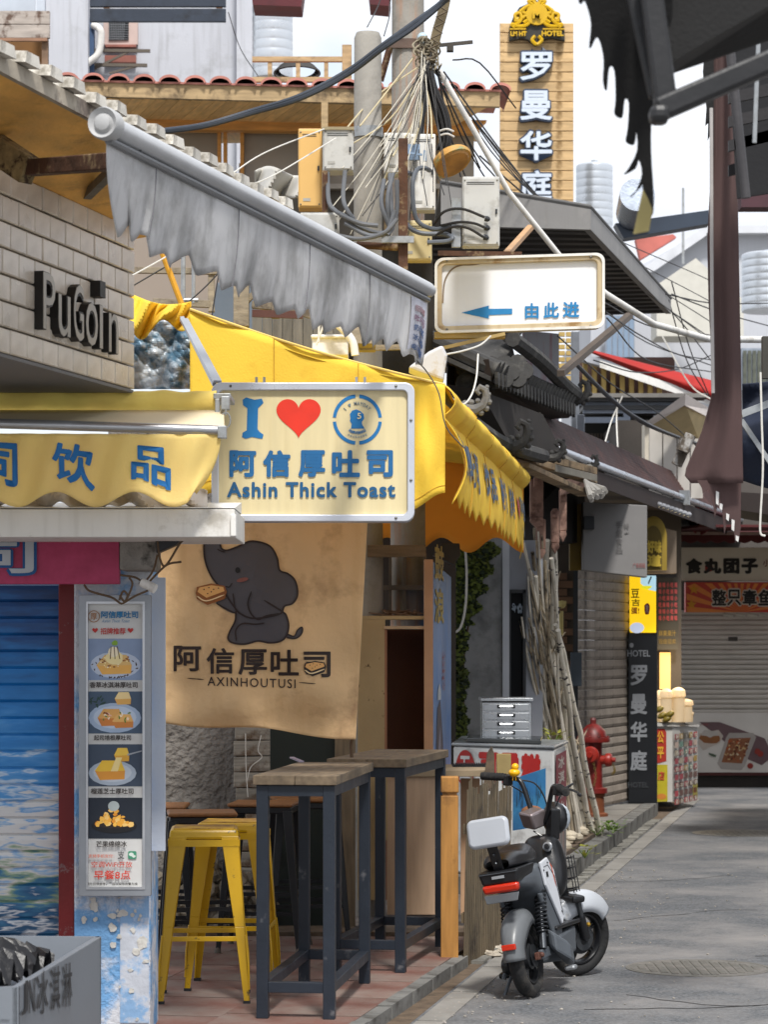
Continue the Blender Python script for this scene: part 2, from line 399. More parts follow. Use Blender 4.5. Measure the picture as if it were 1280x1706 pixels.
for _ in range(160): y = random.uniform(11.5,22); x = e(y)+random.uniform(0,2.2); s = random.uniform(.003,.007); mb.ball((x,y,.003),(s,s,s*.6),4)
obj('grit', mb, gvl, kind='stuff')
manhole(G(1165,1613), .37, 'round iron manhole cover in the road right of the scooter')
manhole(G(1235,1388), .42, 'distant iron manhole cover in the shaded road near the far shop')

# ---------------------------------------------------------------- near left shop
white_paint = mat('white_paint', 'd8d6d2', .55, .04, 3, .1, 60, dirt=('a9a49b',.63,4,.07), streak=('a8a39a',.35))
dark_metal = mat('dark_metal', '25272b', .5, .1, 8, .1, 60, dirt=('4a3a2c',.7,20,.05))
alu = mat('aluminium', 'b4b6ba', .35, .06, 10, .05, 80, metal=.75)
galv = mat('galvanised_steel', '9a9d9f', .45, .12, 9, .1, 60, metal=.5, dirt=('7c7a74',.6,12,.1))
ys = 10.8
tile_m = mat('wall_tile', 'd6ccbe', .3, .06, 5, .06, 50, rnd=.07, dirt=('8b7a64',.62,2,.12))
grout = mat('grout', '766a5e', .9, .12, 20, .3, 80)
wd = V((.236,1,0)).normalized(); wn = V((wd.y,-wd.x,0))          # facade direction, outward normal
corner = P(218, 650, ys)
fac = thing('upper_storey', 'beige tiled upper storey wall with raised letters, top left', 'building', (corner.x-.3, corner.y-1, 2.6))
TL, TH = .158, .0905
mb = MB(); a0 = corner-wn*.02; back = a0-wd*3.6
mb.prism([a0, back, back-wn*1.6, a0-wn*1.6], (0,0,.86)); obj('wall', mb, grout, fac)
ry = -math.atan2(wd.x, wd.y)
Mw = Matrix((( wd.x, -wn.x, 0, 0),(wd.y, -wn.y, 0, 0),(0,0,1,0),(0,0,0,1)))     # local x along wall, -y outward
me_w = piece_mesh('tile', (TL-.006, .03, TH-.007), tile_m, .004)
me_h = piece_mesh('tile', (TL/2-.006, .03, TH-.007), tile_m, .004)
for r_ in range(10):
    off = 0 if r_ % 2 else TL/2
    if off: inst('tile', me_h, Matrix.Translation(corner-wd*(TL/4)+V((0,0,TH*(r_+.5))))@Mw, fac)
    for c_ in range(11):
        inst('tile', me_w, Matrix.Translation(corner-wd*(off+TL*(c_+.5))+V((0,0,TH*(r_+.5)))+wn*random.uniform(-.0015,.0015))@Mw, fac)
# raised letters
let_s = mat('letter_side', '1c1917', .5, .1); let_f = mat('letter_face', 'a09a90', .4, .08, 20, .05, metal=.4)
def on_wall(px, py):      # pixel -> point of the tiled wall plane
    q = (px-CX)/F; Y = (corner.x-.236*corner.y)/(q-.236); return P(px, py, Y)
def letter(ch, x0, y0, x1, y1, dy):
    a, b = on_wall(x0,y0), on_wall(x1,y0); h = on_wall(x0,y0).z-on_wall(x0,y1).z
    c = (a+b)/2-wd*.13; c.z = (a.z+on_wall(x1,y0+dy).z)/2-h/2; w = (b-a).length
    lettering(ch, c, wd, (0,0,1), w, h, let_s, fac, bold=.03, off=.045, depth=.042, name='letter')
    lettering(ch, c, wd, (0,0,1), w*.96, h*.97, let_f, fac, bold=.0, off=.048, depth=.003, name='letter_face')
for a_ in (('P',72,460,92,556,6),('u',97,496,117,566,6),('G',122,478,139,573,6),('o',142,508,162,581,6),('ı',165,513,170,586,4),('n',180,526,196,592,6)): letter(*a_)
mb = MB(); c_ = on_wall(167,490); mb.prism([c_-wd*.13+wd*q+V((0,0,w)) for q,w in ((-.03,-.03),(.03,-.03),(.03,.03),(-.03,.03))], wn*.055); obj('letter_dot', mb, let_s, fac)
# soffit and shop box below
mb = MB(); f1 = corner; f0 = corner-wd*3.4
mb.prism([f1+wn*.01, f0+wn*.01, V((f0.x-.3,ys+.0,0))+V((0,0,f0.z)), V((f0.x-1,ys,f0.z)), V((f1.x,ys+.02,f1.z))], (0,0,-.012))
obj('soffit', mb, mat('soffit_grey', '6f6d6c', .7, .06, 3), fac)
# roof above the tiled wall: sloping timber soffit and fascia, row of tile ends
e0 = P(-60, 60, 7.9); 
def eave(px): # along the eave, px -> Y, z const
    zc = 3.335; x0, y0, s = -1.14, 8.2, .25; q = (px-CX)/F; Y = (x0-s*y0)/(q-s); return V((q*Y, Y, zc))
oldwood = mat('old_wood', 'e3ac58', .7, .16, 4, .3, 30, grain=(2,1,7), dirt=('8a5f34',.64,3,.1))
rf = thing('tiled_roof', 'low tiled roof with white tile ends over the beige tiled wall', 'roof', (eave(100).x, eave(100).y, 3.3))
A, B = eave(-80), eave(440)
ed = (B-A).normalized(); en = V((ed.y,-ed.x,0))
mb = MB(); mb.prism([A, A-V((0,0,.0))-en*.95+V((0,0,-.14)), A-en*.95+V((0,0,-.11)), A+V((0,0,.03))], B-A); obj('soffit_board', mb, oldwood, rf)
mb = MB(); mb.prism([A+en*.02+V((0,0,.05)), A+en*.02-V((0,0,.0)), A, A+V((0,0,.05))], B-A)
obj('fascia', mb, mat('stained_fascia', 'aaa090', .8, .2, 5, .3, 40, dirt=('6b6058',.58,6,.06)), rf)
tend = mat('roof_tile_white', 'cfcac0', .75, .12, 6, .3, 40, rnd=.15, dirt=('7d776c',.56,9,.08))
mb = MB(); mb.prism([V((.05,-.06,0)),V((.05,.06,0)),V((.05,.045,.036)),V((.05,-.045,.036))], (-.62,0,.05))
me_r = mesh('roof_tile', mb, tend)
M_r = Matrix(((en.x,ed.x,0,0),(en.y,ed.y,0,0),(0,0,1,0),(0,0,0,1)))
for i in range(17):
    p = A+ed*(i*.2+.1)+V((0,0,.05+random.uniform(-.008,.008))); inst('roof_tile', me_r, Matrix.Translation(p)@M_r@Matrix.Rotation(random.uniform(-.06,.06),4,'Z'), rf)
mb = MB(); mb.prism([A+V((0,0,.048)), A-en*.7+V((0,0,.10)), A-en*.7+V((0,0,.07)), A+V((0,0,.03))], B-A); obj('roof_bed', mb, mat('mortar', '8e887e', .9, .15, 8), rf)
# rusty beam end under the roof
rust = mat('rust_brown', '4f3526', .85, .3, 9, .6, 40, dirt=('8a7658',.6,14,.06))
th = thing('awning_bracket', 'rusty brown steel bracket carrying the grey awning on the tiled wall', 'bracket', P(150,290,8.6))
mb = MB(); mb.bar(P(45,280,8.9), P(205,268,8.15), .055, .05); obj('arm', mb, rust, th, bev=.004)
mb = MB(); mb.bar(P(-40,225,9.0), P(50,285,8.85), .06, .09); obj('plate', mb, mat('speckled_plate','8a7752',.85,.25,30,.4,dirt=('3f2d20',.55,25,.05)), th, bev=.004)

# grey awning: front bar, hanging valance with saw teeth
g0, g1 = V((X(178,7.9),7.9,Z(208,7.9))), V((X(712,11.7),11.7,Z(482,11.7)))
gd = (g1-g0).normalized(); gn = V((gd.y,-gd.x,0)).normalized(); gl = (g1-g0).length
aw = thing('grey_awning', 'grey retractable awning with a torn sooty valance and round end cap, upper left', 'awning', (g0.x,g0.y,3.0))
silver = mat('grey_bar', 'b9babc', .4, .06, 6, .05, metal=.3)
mb = MB(); mb.tube([g0, g1], .032, 14); obj('front_bar', mb, silver, aw, smooth=True)
mb = MB(); mb.tube([g0+V((0,0,-.045))+gn*.004, g1+V((0,0,-.045))+gn*.004], .012, 8); obj('rail', mb, mat('rail_dark','77787a',.5,.06,metal=.4), aw, smooth=True)
Mc = Matrix.Translation(g0-gd*.03)@V((0,0,1)).rotation_difference(gd).to_matrix().to_4x4()
for q in (0, 1):
    Mq = Mc if not q else Matrix.Translation(g1-gd*.005)@V((0,0,1)).rotation_difference(gd).to_matrix().to_4x4()
    mb = MB(); s_ = 1 if not q else .62
    mb.lathe([(.01*s_,-.016),(.022*s_,-.012),(.026*s_,-.003),(.030*s_,0),(.043*s_,-.012),(.047*s_,0),(.046*s_,.05)], k=24, M=Mq); obj('end_cap', mb, mat('end_cap_grey','a8a8a8',.5,.05), aw, smooth=True)
fab = mat('grey_fabric', 'e2e2e3', .9, .10, 1.6, .15, 130, dirt=('76746f',.58,1.8,.14), streak=('7d7a75',.28), trans=.5)
def tooth(s):       # saw-toothed hem, about .26 m apart
    q = (s/.225) % 1.0; k = int(s/.225); return (.045 if k % 3 else .06)*(1.25*q if q < .8 else (1-q)*5)*(.7+.3*math.sin(q*3))+.012*math.sin(k*2.3)
def fabf(u, v):
    s = u*gl; drop = .26-tooth(s)+.05*math.sin(u*3.0); p = g0+gd*s+V((0,0,-.03-drop*v))
    p += gn*(.012*math.sin(s*7)*v+.003*math.sin(s*19+1)*v-.03*v*v)
    if s < .4: p += gd*(.20*(1-s/.4)*v*v*1.1)+gn*(-.02*v)
    if s > gl-.25: p += V((0,0,-.06*v*(s-gl+.25)/.25))
    return p
mb = MB(); mb.grid(fabf, 240, 12); obj('valance', mb, fab, aw, smooth=True, thick=.003)
def patchf(u, v): s = gl-.30+u*.26; return fabf(s/gl, .12+v*.78)+gn*.006
for s_q in (.42,1.25,2.1,2.95):
    mb2 = MB(); mb2.tube([fabf(s_q/gl, i/8)+gn*.003 for i in range(9)], .0022, 5); obj('seam', mb2, mat('seam_grey','77767a',.9), aw)
mb = MB(); mb.grid(patchf, 6, 8); pt = obj('patch', mb, mat('patch_cloth','b9b9c2',.9,.08,20,.2), aw, label='stitched pale patch with faded printed text')
for i, (s_, c_) in enumerate((('招牌','8a6a70'),('吐司','77506a'),('奶茶','41567e'),('冰品','41567e'),('电话','41567e'))):
    def mf(a, b, i=i): return fabf((gl-.17+a)/gl, .22+i*.15+.06-b)+gn*.011
    lettering(s_, None, None, None, .17, .10, flat(c_), aw, mapf=mf, bold=.03)
mb = MB(); p0 = fabf(1, 1); mb.tube([fabf(.97,.95), p0+V((.02,0,-.03)), p0+V((.07,0,-.12)), p0+V((.10,0,-.26)), p0+V((.18,.05,-.35))], .003, 5, 4); obj('loose_thread', mb, mat('thread','55524e',.9), aw)
mb = MB(); mb.bar(on_wall(140,330)+V((0,0,.0)), g0+gd*.25+V((0,0,-.02)), .03, .03); obj('folding_arm', mb, dark_metal, aw)

# yellow roller awning over the left shop
Yr, Yb = 10.78, 10.35
yel = mat('yellow_fabric', 'f5c63c', .85, .06, 3, .2, 120, trans=.3, dirt=('d8a830',.66,4,.1))
yelp = mat('pale_yellow_fabric', 'ffe59c', .85, .04, 3, .2, 120, trans=.45)
ink_blue = mat('ink_blue', '1f6aa8', .6, .08, 10, 0)
ya_ = thing('roller_awning', 'yellow roller awning with blue Chinese writing over the blue shutter', 'awning', (X(180,Yr),Yr,2.2))
def rollf(u, v):
    x = X(-60,Yr)+u*(X(360,Yr)-X(-60,Yr)); a = 2*math.pi*v; r = .042+.003*math.sin(x*31+a*2)+.002*math.sin(x*57)
    return V((x, Yr+.03+r*math.cos(a), Z(666,Yr)+r*math.sin(a)-.006*u))
mb = MB(); mb.grid(rollf, 60, 14); obj('roll', mb, mat('roll_fabric','ffe07a',.8,.08,4,.3,40), ya_, smooth=True)
mb = MB(); mb.grid(lambda u,v: V((X(-60,Yr)+u*(X(362+v*12,Yb)-X(-60,Yr)), Yr-.01+(Yb-Yr)*v, Z(684,Yr)+(Z(710,Yb)-Z(684,Yr))*v-.01*math.sin(v*3.1))), 10, 6)
obj('sheet', mb, mat('cream_sheet','e6d6b4',.8,.05,3,.1,80), ya_, smooth=True, thick=.003)
mb = MB(); mb.tube([P(-60,704,Yb), P(374,717,Yb)], .019, 12); obj('front_bar', mb, alu, ya_, smooth=True)
mb = MB(); mb.pbox(362,709,377,730,Yb-.02,.05); obj('bar_end', mb, galv, ya_, bev=.003)
def valf(px, v, front=True):
    u = (px+60)/430; ph = ((px-28)/131)%1; hem = Z(832,Yb)+.028*math.cos(2*math.pi*ph)*-1
    top = Z(722+u*2,Yb); z = top+(hem-top)*v
    x = X(px, Yb)-(.10*v*v*max(0,(u-.86)/.14)**1.2)
    return V((x, Yb-.01+.012*math.sin(px*.05)*v+.008*math.sin(px*.11+v*4)+.03*v*math.sin(v*3)+.05*max(0,(u-.9)/.1)*v, z-.05*max(0,(u-.93)/.07)*0))
mb = MB(); mb.grid(lambda u,v: valf(-60+u*428, v), 110, 14); obj('valance', mb, yelp, ya_, smooth=True, thick=.003)
def onval(cx, cy):
    def f(a, b):
        px = cx+a*F/Yb; v = (cy-b*F/Yb-722)/110; return valf(px, v)+V((0,-.006,0))
    return f
for s_, x0, y0, x1, y1 in (('司',-32,737,29,803),('饮',87,739,157,809),('品',218,743,284,808)):
    lettering(s_, None, None, None, (x1-x0)*Yb/F, (y1-y0)*Yb/F, ink_blue, ya_, mapf=onval((x0+x1)/2,(y0+y1)/2), bold=.028)
mb = MB(); mb.pbox(355,655,384,664,Yr-.05,.3); mb.pbox(358,664,366,712,Yr-.05,.02); mb.pbox(368,660,382,682,Yr-.1,.06); obj('bracket', mb, galv, ya_, bev=.003)
mb = MB(); c_ = P(376,700,Yr-.1); mb.tube([c_+V((.018*math.cos(a*math.pi/6),0,.03*math.sin(a*math.pi/6))) for a in range(13)], .003, 6); mb.tube([P(376,682,Yr-.1), P(376,692,Yr-.1)], .003, 6); obj('crank_eye', mb, galv, ya_)

# white beam, pink sign, shutter, pillar
bm_ = thing('shop_beam', 'long white boxed beam under the left yellow awning', 'beam', (X(180,10.5),10.5,Z(895,10.5)))
mb = MB(); mb.pbox(-80,848,391,895,10.5,.75); obj('face', mb, white_paint, bm_, bev=.004)
mb = MB(); mb.prism([P(-80,846,10.5), P(-80,846,10.5)+V((0,.5,.045)), P(-80,846,10.5)+V((0,.5,-.001)), P(-80,846.5,10.5)], (X(391,10.5)-X(-80,10.5),0,0)); obj('top_flashing', mb, mat('bright_flashing','e4e2de',.45,.03,4,.05), bm_)
mb = MB(); mb.pbox(384,857,393,893,10.48,.06); obj('end_plate', mb, white_paint, bm_, bev=.002)
rubb = mat('cloth_scraps','a8988c',.9,.2,8,.4)
th = thing('folded_tarpaulin', 'crumpled translucent sheeting tucked behind the yellow valance', 'tarpaulin', (X(180,10.6),10.6,Z(846,10.6)))
def tarpf(u, v): return P(-20+u*365, 845-v*30-6*math.sin(u*23)-4*math.sin(u*57+2), 10.62+.05*math.sin(u*31+v*3))
mb = MB(); mb.grid(tarpf, 70, 5); obj('sheet', mb, mat('tarp_white','cfc4b8',.5,.1,5,.3,30), th, smooth=True, thick=.003)

pk = thing('pink_sign', 'crimson pink painted shop board with a white and blue character', 'sign', (X(100,11.0),11.0,Z(973,11.0)))
mb = MB(); mb.pbox(-80,890,198,973,11.0,.06); obj('board', mb, mat('crimson_board','94284a',.6,.14,2.2,.2,60,dirt=('b8406a',.5,3,.15)), pk, bev=.003)
plet('司', -72,886,61,960, 10.996, flat('174f86'), pk, bold=.045); plet('司', -66,890,56,955, 10.993, flat('a9aeb4'), pk, bold=.012)
mb = MB(); mb.pbox(198,894,258,950,11.0,.3); obj('concrete_block', mb, mat('rough_concrete','8b8680',.95,.22,9,.9,30,bdist=.02,dirt=('4b4945',.6,9,.06)), cat='wall', label='rough grey concrete lintel stub beside the pink board', kind='structure', bev=.01)
# roller shutter of blue slats, painted with sea and clouds
sh = thing('roller_shutter', 'blue roller shutter painted with clouds and sea, left edge', 'shutter', (X(50,11.4),11.4,0))
def shut_mat():
    m = D.materials.new('painted_shutter'); m.use_nodes = True; t_ = m.node_tree; N = t_.nodes; K = t_.links.new; b = N['Principled BSDF']
    ge = N.new('ShaderNodeNewGeometry'); sx = N.new('ShaderNodeSeparateXYZ'); K(ge.outputs['Position'], sx.inputs[0])
    mp_ = N.new('ShaderNodeMapping'); mp_.inputs['Scale'].default_value = (2.2,1,11); K(ge.outputs['Position'], mp_.inputs['Vector'])
    nz_ = N.new('ShaderNodeTexNoise'); nz_.inputs['Scale'].default_value = 2.1; nz_.inputs['Detail'].default_value = 6; K(mp_.outputs[0], nz_.inputs['Vector'])
    ad = N.new('ShaderNodeMath'); ad.operation = 'MULTIPLY_ADD'; K(nz_.outputs['Fac'], ad.inputs[0]); ad.inputs[1].default_value = .95; K(sx.outputs['Z'], ad.inputs[2])
    mr = N.new('ShaderNodeMapRange'); mr.inputs['From Min'].default_value = .75; mr.inputs['From Max'].default_value = 2.4; K(ad.outputs[0], mr.inputs['Value'])
    r = N.new('ShaderNodeValToRGB'); els = r.color_ramp.elements
    stops = [(0,'0d3350'),(.09,'1a4e74'),(.125,'c8ccd0'),(.15,'14507c'),(.20,'2b6a8e'),(.235,'7f9a80'),(.27,'c9c8c2'),(.31,'7fa6cc'),(.34,'cfd0d0'),(.40,'c9cacb'),(.43,'5c96cc'),(.47,'b4c6d8'),(.50,'4a90cc'),(.62,'2079c0'),(.76,'0f69ac'),(.9,'0b4680'),(1,'0a3868')]  # mural colours; the dark top blues also hold the beam's shade
    els[0].position = 0; els[0].color = lin(stops[0][1]); els[1].position = 1; els[1].color = lin(stops[-1][1])
    for p_, h_ in stops[1:-1]: el = els.new(p_); el.color = lin(h_)
    K(mr.outputs[0], r.inputs['Fac']); K(r.outputs['Color'], b.inputs['Base Color']); b.inputs['Roughness'].default_value = .5; return m
shm = shut_mat()
mb = MB(); prof = [(0,0),(-.012,.012),(-.014,.05),(-.010,.068),(-.002,.072),(0,.074)]
w_ = X(104,11.4)-X(-80,11.4)
mb.prism([V((0,a,b)) for a,b in prof], (w_,0,0)); me_sl = mesh('slat', mb, shm)
zt = Z(975,11.4); nS = 24
for i in range(nS): inst('slat', me_sl, Matrix.Translation(V((X(-80,11.4),11.42,zt-.069*(i+1)))), sh)
obj('backing', MB().pbox(-80,970,104,1760,11.44,.03), dark_metal, sh)
mb = MB(); mb.pbox(97,973,125,1762,11.3,.08)
obj('door_frame', mb, mat('red_frame','6a1416',.55,.12,4,.15,dirt=('7f7f80',.62,4.5,.03)), label='dark red chipped door frame post beside the blue shutter', cat='door frame', bev=.004)
pl = mat('peeling_blue_wall','6d9dcb',.8,.14,2,.5,50,dirt=('c3c6cc',.50,3.0,.05),bdist=.01)
mb = MB(); mb.box((X(123,11.25),11.25,0),(X(250,11.25),11.65,2.3))
pw = obj('wall_pier', mb, pl, label='pale blue wall pier with peeling paint behind the menu board', cat='wall', bev=.008)
obj('bare_patch', MB().box((X(200,11.25),11.244,.1),(X(248,11.25),11.2502,.62)), mat('chalky','b4b9c2',.9,.12,6,.6,30,dirt=('7ea0c4',.55,6,.04)), pw)
random.seed(3)
mb = MB()
for _ in range(34):
    cx, cy = random.uniform(130,245), random.uniform(1495,1700); rx = random.uniform(2,9); q = ell(cx, cy, rx, rx*random.uniform(.6,1.5), 9, .35)
    mb.prism([P(a,b,11.2415-random.uniform(0,.002)) for a,b in q], (0,.004,0))
obj('paint_flake', mb, mat('bare_plaster','b8b6b0',.9,.12,20,.5), pw, kind='stuff')
lx = 258
obj('light_panel', MB().pbox(248,962,275,1418,11.3,.03), mat('pale_panel','b9c0cc',.5,.04,2), label='narrow pale grey panel standing out behind the menu board', cat='panel', bev=.002)
# menu board
Ym = 11.15
mn = thing('menu_board', 'tall aluminium framed menu board of toast dishes on the blue pier', 'menu board', P(190,1492,Ym))
fr = mat('menu_frame','8d9197',.4,.05,8,.05,metal=.5)
o_ = rrect(131,991,251,1493,2); i_ = rrect(144,1003,240,1481,1)
obj('frame', ringprism(o_, i_, Ym, .04), fr, mn, bev=.002)
o2 = rrect(143,1002,241,1482,1); i2 = rrect(146,1006,237,1478,1)
obj('inner_bead', ringprism(o2, i2, Ym-.004, .03), alu, mn)
obj('poster', MB().pbox(143,1002,241,1482,Ym+.02,.01), mat('poster_white','c9c9c7',.4,.03,3,0), mn)
yp = Ym+.018
_pn = [0]
def pr(pts, c, d=0): _pn[0] += 1; return pprint('print', pts, yp-.0005-_pn[0]*.000015-d*.00005, flat(c), mn)
pics = [(1064,1133,'8496b4'),(1152,1222,'46586e'),(1240,1310,'3d4a5c'),(1329,1397,'1f2733')]
for y0, y1, c in pics: pr([(146,y0),(237,y0),(237,y1),(146,y1)], c)
def toast(cx, cy, w, h, c1, c2, d=4):
    pr([(cx-w*.55,cy),(cx-w*.3,cy-h*.5),(cx+w*.35,cy-h*.5),(cx+w*.5,cy),(cx-w*.42,cy+.04*h)], c1, d)
    pr([(cx-w*.55,cy),(cx-w*.42,cy+.04*h),(cx+w*.5,cy),(cx+w*.48,cy+h*.42),(cx-w*.38,cy+h*.46)], c2, d+1)
# dish 1: ice cream toast
pr(ell(192,1108,42,22), 'b4bfd2', 1); 
for i in range(34): 
    a = random.uniform(0,6.28); pr(ell(190+38*math.cos(a)*random.uniform(.7,1.05),1112+17*math.sin(a),random.uniform(1,3.2),1,6,.3,rot=random.uniform(0,3)), '3a2a26', 2)
toast(191,1108,56,34,'d6b070','dda857')
for i in range(40): pr(ell(random.uniform(165,215),random.uniform(1094,1112),random.uniform(1,2.4),random.uniform(.7,1.6),6,.3), random.choice(['efdfa8','7b4a2a','f0e6c8','a46a34']), 7)
pr(ell(190,1096,15,12,14,.08),'e9d79f',8); pr(ell(189,1086,9,9,12,.05),'ece0c2',9)
for q in (-5,0,5): pr([(189+q,1077),(190.4+q,1077),(192+q*1.6,1098),(190.6+q*1.6,1098)], '4a2b1c', 10)
pr(ell(191,1071,5,4,8,.3),'7fa43a',10)
# dish 2
pr(ell(191,1196,44,25),'9fb2cb',1); pr(ell(191,1195,36,19),'b7c5d8',2)
for i in range(12): pr(ell(random.uniform(150,176),random.uniform(1158,1176),4,1.4,6,.2,rot=random.uniform(0,3)),'2c4640',2)
toast(184,1196,40,30,'d9a35c','c97c3c'); toast(205,1202,34,24,'dfae66','c9803f',6); toast(205,1164,26,22,'e9cf95','d9a75b',4)
for i in range(18): pr(ell(random.uniform(168,216),random.uniform(1186,1202),random.uniform(2,4),1.3,7,.3,rot=random.uniform(0,3)), random.choice(['f0e2cc','7c3b20','5d7c34','e8b8a0']), 10)
# dish 3
pr(ell(187,1288,40,21),'a4b0be',1); pr(ell(187,1287,32,16),'b9c2cc',2); toast(184,1284,48,34,'e6bb3e','d8933a')
toast(203,1258,24,24,'e8c04c','d9a23c',7); pr([(193,1262),(203,1262),(196,1285),(184,1285)],'efd792',10); pr([(212,1256),(236,1250),(236,1252),(212,1259)],'9aa0a8',10)
# dish 4
pr(ell(190,1376,38,12),'15161a',1); pr(ell(189,1371,34,9),'2a2320',2)
for i in range(46):
    a = random.uniform(-1,1); h = (1-abs(a))*random.uniform(0,1); pr(ell(189+a*30,1374-h*30,random.uniform(3,5.5),random.uniform(2.5,4.5),6,.3), random.choice(['e9a83e','f0b950','dd8f2c','f2c774']), 3+int(h*3))
pr(ell(189,1343,9.5,8.5,14),'aab4b4',8)
plet('阿信厚吐司',168,1018,230,1030,yp-.010,flat('2170a0'),mn,bold=.03); plet('Ashin Thick Toast',169,1032,216,1037,yp-.010,flat('2170a0'),mn,shear=.4,bold=0)
pr([(a,b) for a,b in ell(156,1027,10,10,22)],'9a6a44',1); pr(ell(156,1027,8.6,8.6,22),'c9c9c7',2); plet('厚',150.5,1021,161.5,1033,yp-.0112,flat('9a6a44'),mn,bold=.01)
def heart(cx, cy, s):
    o = []
    for i in range(40):
        a = 2*math.pi*i/40; o.append((cx+s*16*math.sin(a)**3/16, cy-s*(13*math.cos(a)-5*math.cos(2*a)-2*math.cos(3*a)-math.cos(4*a))/16))
    return o
pr(heart(158,1050,4.8),'b5302c',1); pr(heart(217,1050,4.8),'b5302c',1); plet('招牌推荐',167,1046,209,1057,yp-.010,flat('b5302c'),mn,bold=.02)
for s_, y, x0, x1, hh in (('香草冰淇淋厚吐司',1141,149,229,10),('起司培根厚吐司',1229,156,218,9),('榴莲芝士厚吐司',1318,151,222,10),('芒果绵绵冰',1406,160,211,10)):
    plet(s_, x0, y-hh/2, x1, y+hh/2, yp-.010, flat('332e2c'), mn, bold=.022)
plet('支持手机支付：',147,1423,190,1429,yp-.010,flat('d27a66'),mn); pr(rrect(213,1418,227,1431,2.5),'3f8a6c',1); pr(ell(218.5,1423.5,4,3),'d0dcd4',2); pr(ell(222.5,1426.5,3,2.2),'d0dcd4',3)
plet('支',196,1418,207,1431,yp-.010,flat('4a4a4c'),mn,bold=.02)
plet('空调WiFi开放',152,1435,220,1445,yp-.010,flat('c23a24'),mn,bold=.008); plet('早餐8点',156,1450,217,1465,yp-.010,flat('c8321c'),mn,bold=.012)
plet('图片仅供参考，产品以实际出餐为准',144,1470,229,1475,yp-.010,flat('4a4644'),mn)
# light fitting and cable tangle over the menu board
cab = mat('black_cable','1d1b1b',.6,.1); cabg = mat('grey_cable','5c5e62',.6,.1); cabb = mat('brown_cable','5a4632',.7,.1); cabw = mat('white_cable','c9c6bf',.6,.05)
th = thing('spot_lamp', 'small white spotlight hanging over the menu board', 'lamp', P(250,975,10.95))
mb = MB(); mb.tube([P(236,970,10.95),P(258,981,10.93)], [.018,.02], 14); obj('head', mb, white_paint, th, smooth=True)
mb = MB(); mb.tube([P(233,968,10.95),P(238,971,10.95)], [.012,.017], 12); obj('socket', mb, dark_metal, th, smooth=True)
def cable(name_label, paths, r=.004, m=cab, cat='cable', smooth=6, k=6, group=None, name='cable'):
    mb = MB()
    for pth in paths: mb.tube([P(*q) if len(q)==3 and q[1] > 20 or len(q)==3 else q for q in pth], r, k, smooth)
    return obj(name, mb, m, label=name_label, cat=cat, smooth=True, group=group)
cable('tangle of brown wires above the menu board', [
    [(140,975,10.98),(150,985,10.95),(185,995,10.95),(205,1005,10.93),(220,975,10.93),(215,962,10.93)],
    [(200,958,10.96),(225,962,10.96),(240,972,10.95)],[(198,1000,10.93),(205,985,10.93),(212,992,10.93),(207,1002,10.93),(199,992,10.93)],
    [(240,972,10.95),(255,950,10.95),(262,925,10.9)],[(243,975,10.95),(262,955,10.93),(280,940,10.9),(302,936,10.9)],
    [(262,900,10.9),(266,930,10.9),(276,942,10.9),(300,905,10.9),(312,896,10.9)],[(205,1005,10.93),(225,993,10.93),(246,984,10.93)]], .0045, cabb)
obj('flood_lamp', MB().prism([P(258,896,10.9),P(305,896,10.9),P(292,908,10.9),P(260,922,10.9)], (0,.1,0)), dark_metal, label='black floodlight tucked under the beam end', cat='lamp', bev=.004)
# ---------------------------------------------------------------- toast shop sign
Yt = 11.3
sg = thing('lightbox_sign', 'cream lightbox sign with a red heart and blue lettering', 'sign', P(525,868,Yt))
o_ = rrect(352,637,691,869,16,6); i_ = rrect(364,650,679,857,9,6)
obj('frame', ringprism(o_, i_, Yt, .14), mat('sign_frame','c3c6ce',.3,.05,5,.05,metal=.35), sg, bev=.004, smooth=True)
obj('face', rpoly(rrect(362,648,681,859,9,6), Yt+.02, .05), mat('cream_face','d6c79c',.35,.04,2,.04,20,grain=(14,1,1),streak=('b9a473',.3)), sg)
yf = Yt+.018
sblue = flat('1a6ea8')
I_ = [(404,666),(410,662),(424,666),(436,664),(439,671),(433,677),(430,680),(429,715),(433,720),(439,724),(437,731),(430,730),(420,728),(409,731),(403,728),(404,721),(411,717),(412,680),(405,675)]
pprint('letter', I_, yf, sblue, sg)
hp = []
for i in range(60):
    a = 2*math.pi*i/60; hp.append((497.5+37*math.sin(a)**3, 692-34.5*(13*math.cos(a)-5*math.cos(2*a)-2*math.cos(3*a)-math.cos(4*a))/15.2))
pprint('heart', hp, yf, flat('d8321f'), sg)
cx, cy = 595.5, 699
for a0, a1 in ((5,85),(95,175),(185,265),(275,355)):
    oo = [(cx+41*math.cos(R(a0+(a1-a0)*i/16)), cy+42*math.sin(R(a0+(a1-a0)*i/16))) for i in range(17)]
    ii = [(cx+35.5*math.cos(R(a1-(a1-a0)*i/16)), cy+36*math.sin(R(a1-(a1-a0)*i/16))) for i in range(17)]
    pprint('ring_segment', oo+ii, yf, sblue, sg)
pprint('head_emblem', [(585,714),(586,706),(583,701),(584,697),(583,690),(587,684),(594,682),(601,685),(606,690),(607,697),(603,703),(604,708),(608,714)], yf, sblue, sg)
plet('5', 595.5,688,602,698, yf-.002, flat('d6c79c'), sg, bold=.02)
def arc_text(s, rad, a0, a1, hh, Y, m, parent, flip=False):
    n_ = len(s)
    for i, ch in enumerate(s):
        if ch == ' ': continue
        a = R(a0+(a1-a0)*(i+.5)/n_); px, py = cx+rad*math.cos(a), cy+rad*math.sin(a)
        u = V((math.cos(a),0,-math.sin(a)))*(-1 if flip else 1); r_ = V((u.z,0,-u.x))
        lettering(ch, P(px,py,Y), r_, u, (hh*.75 if ch != 'I' else 1.2)*Y/F, hh*Y/F, m, parent, off=0)
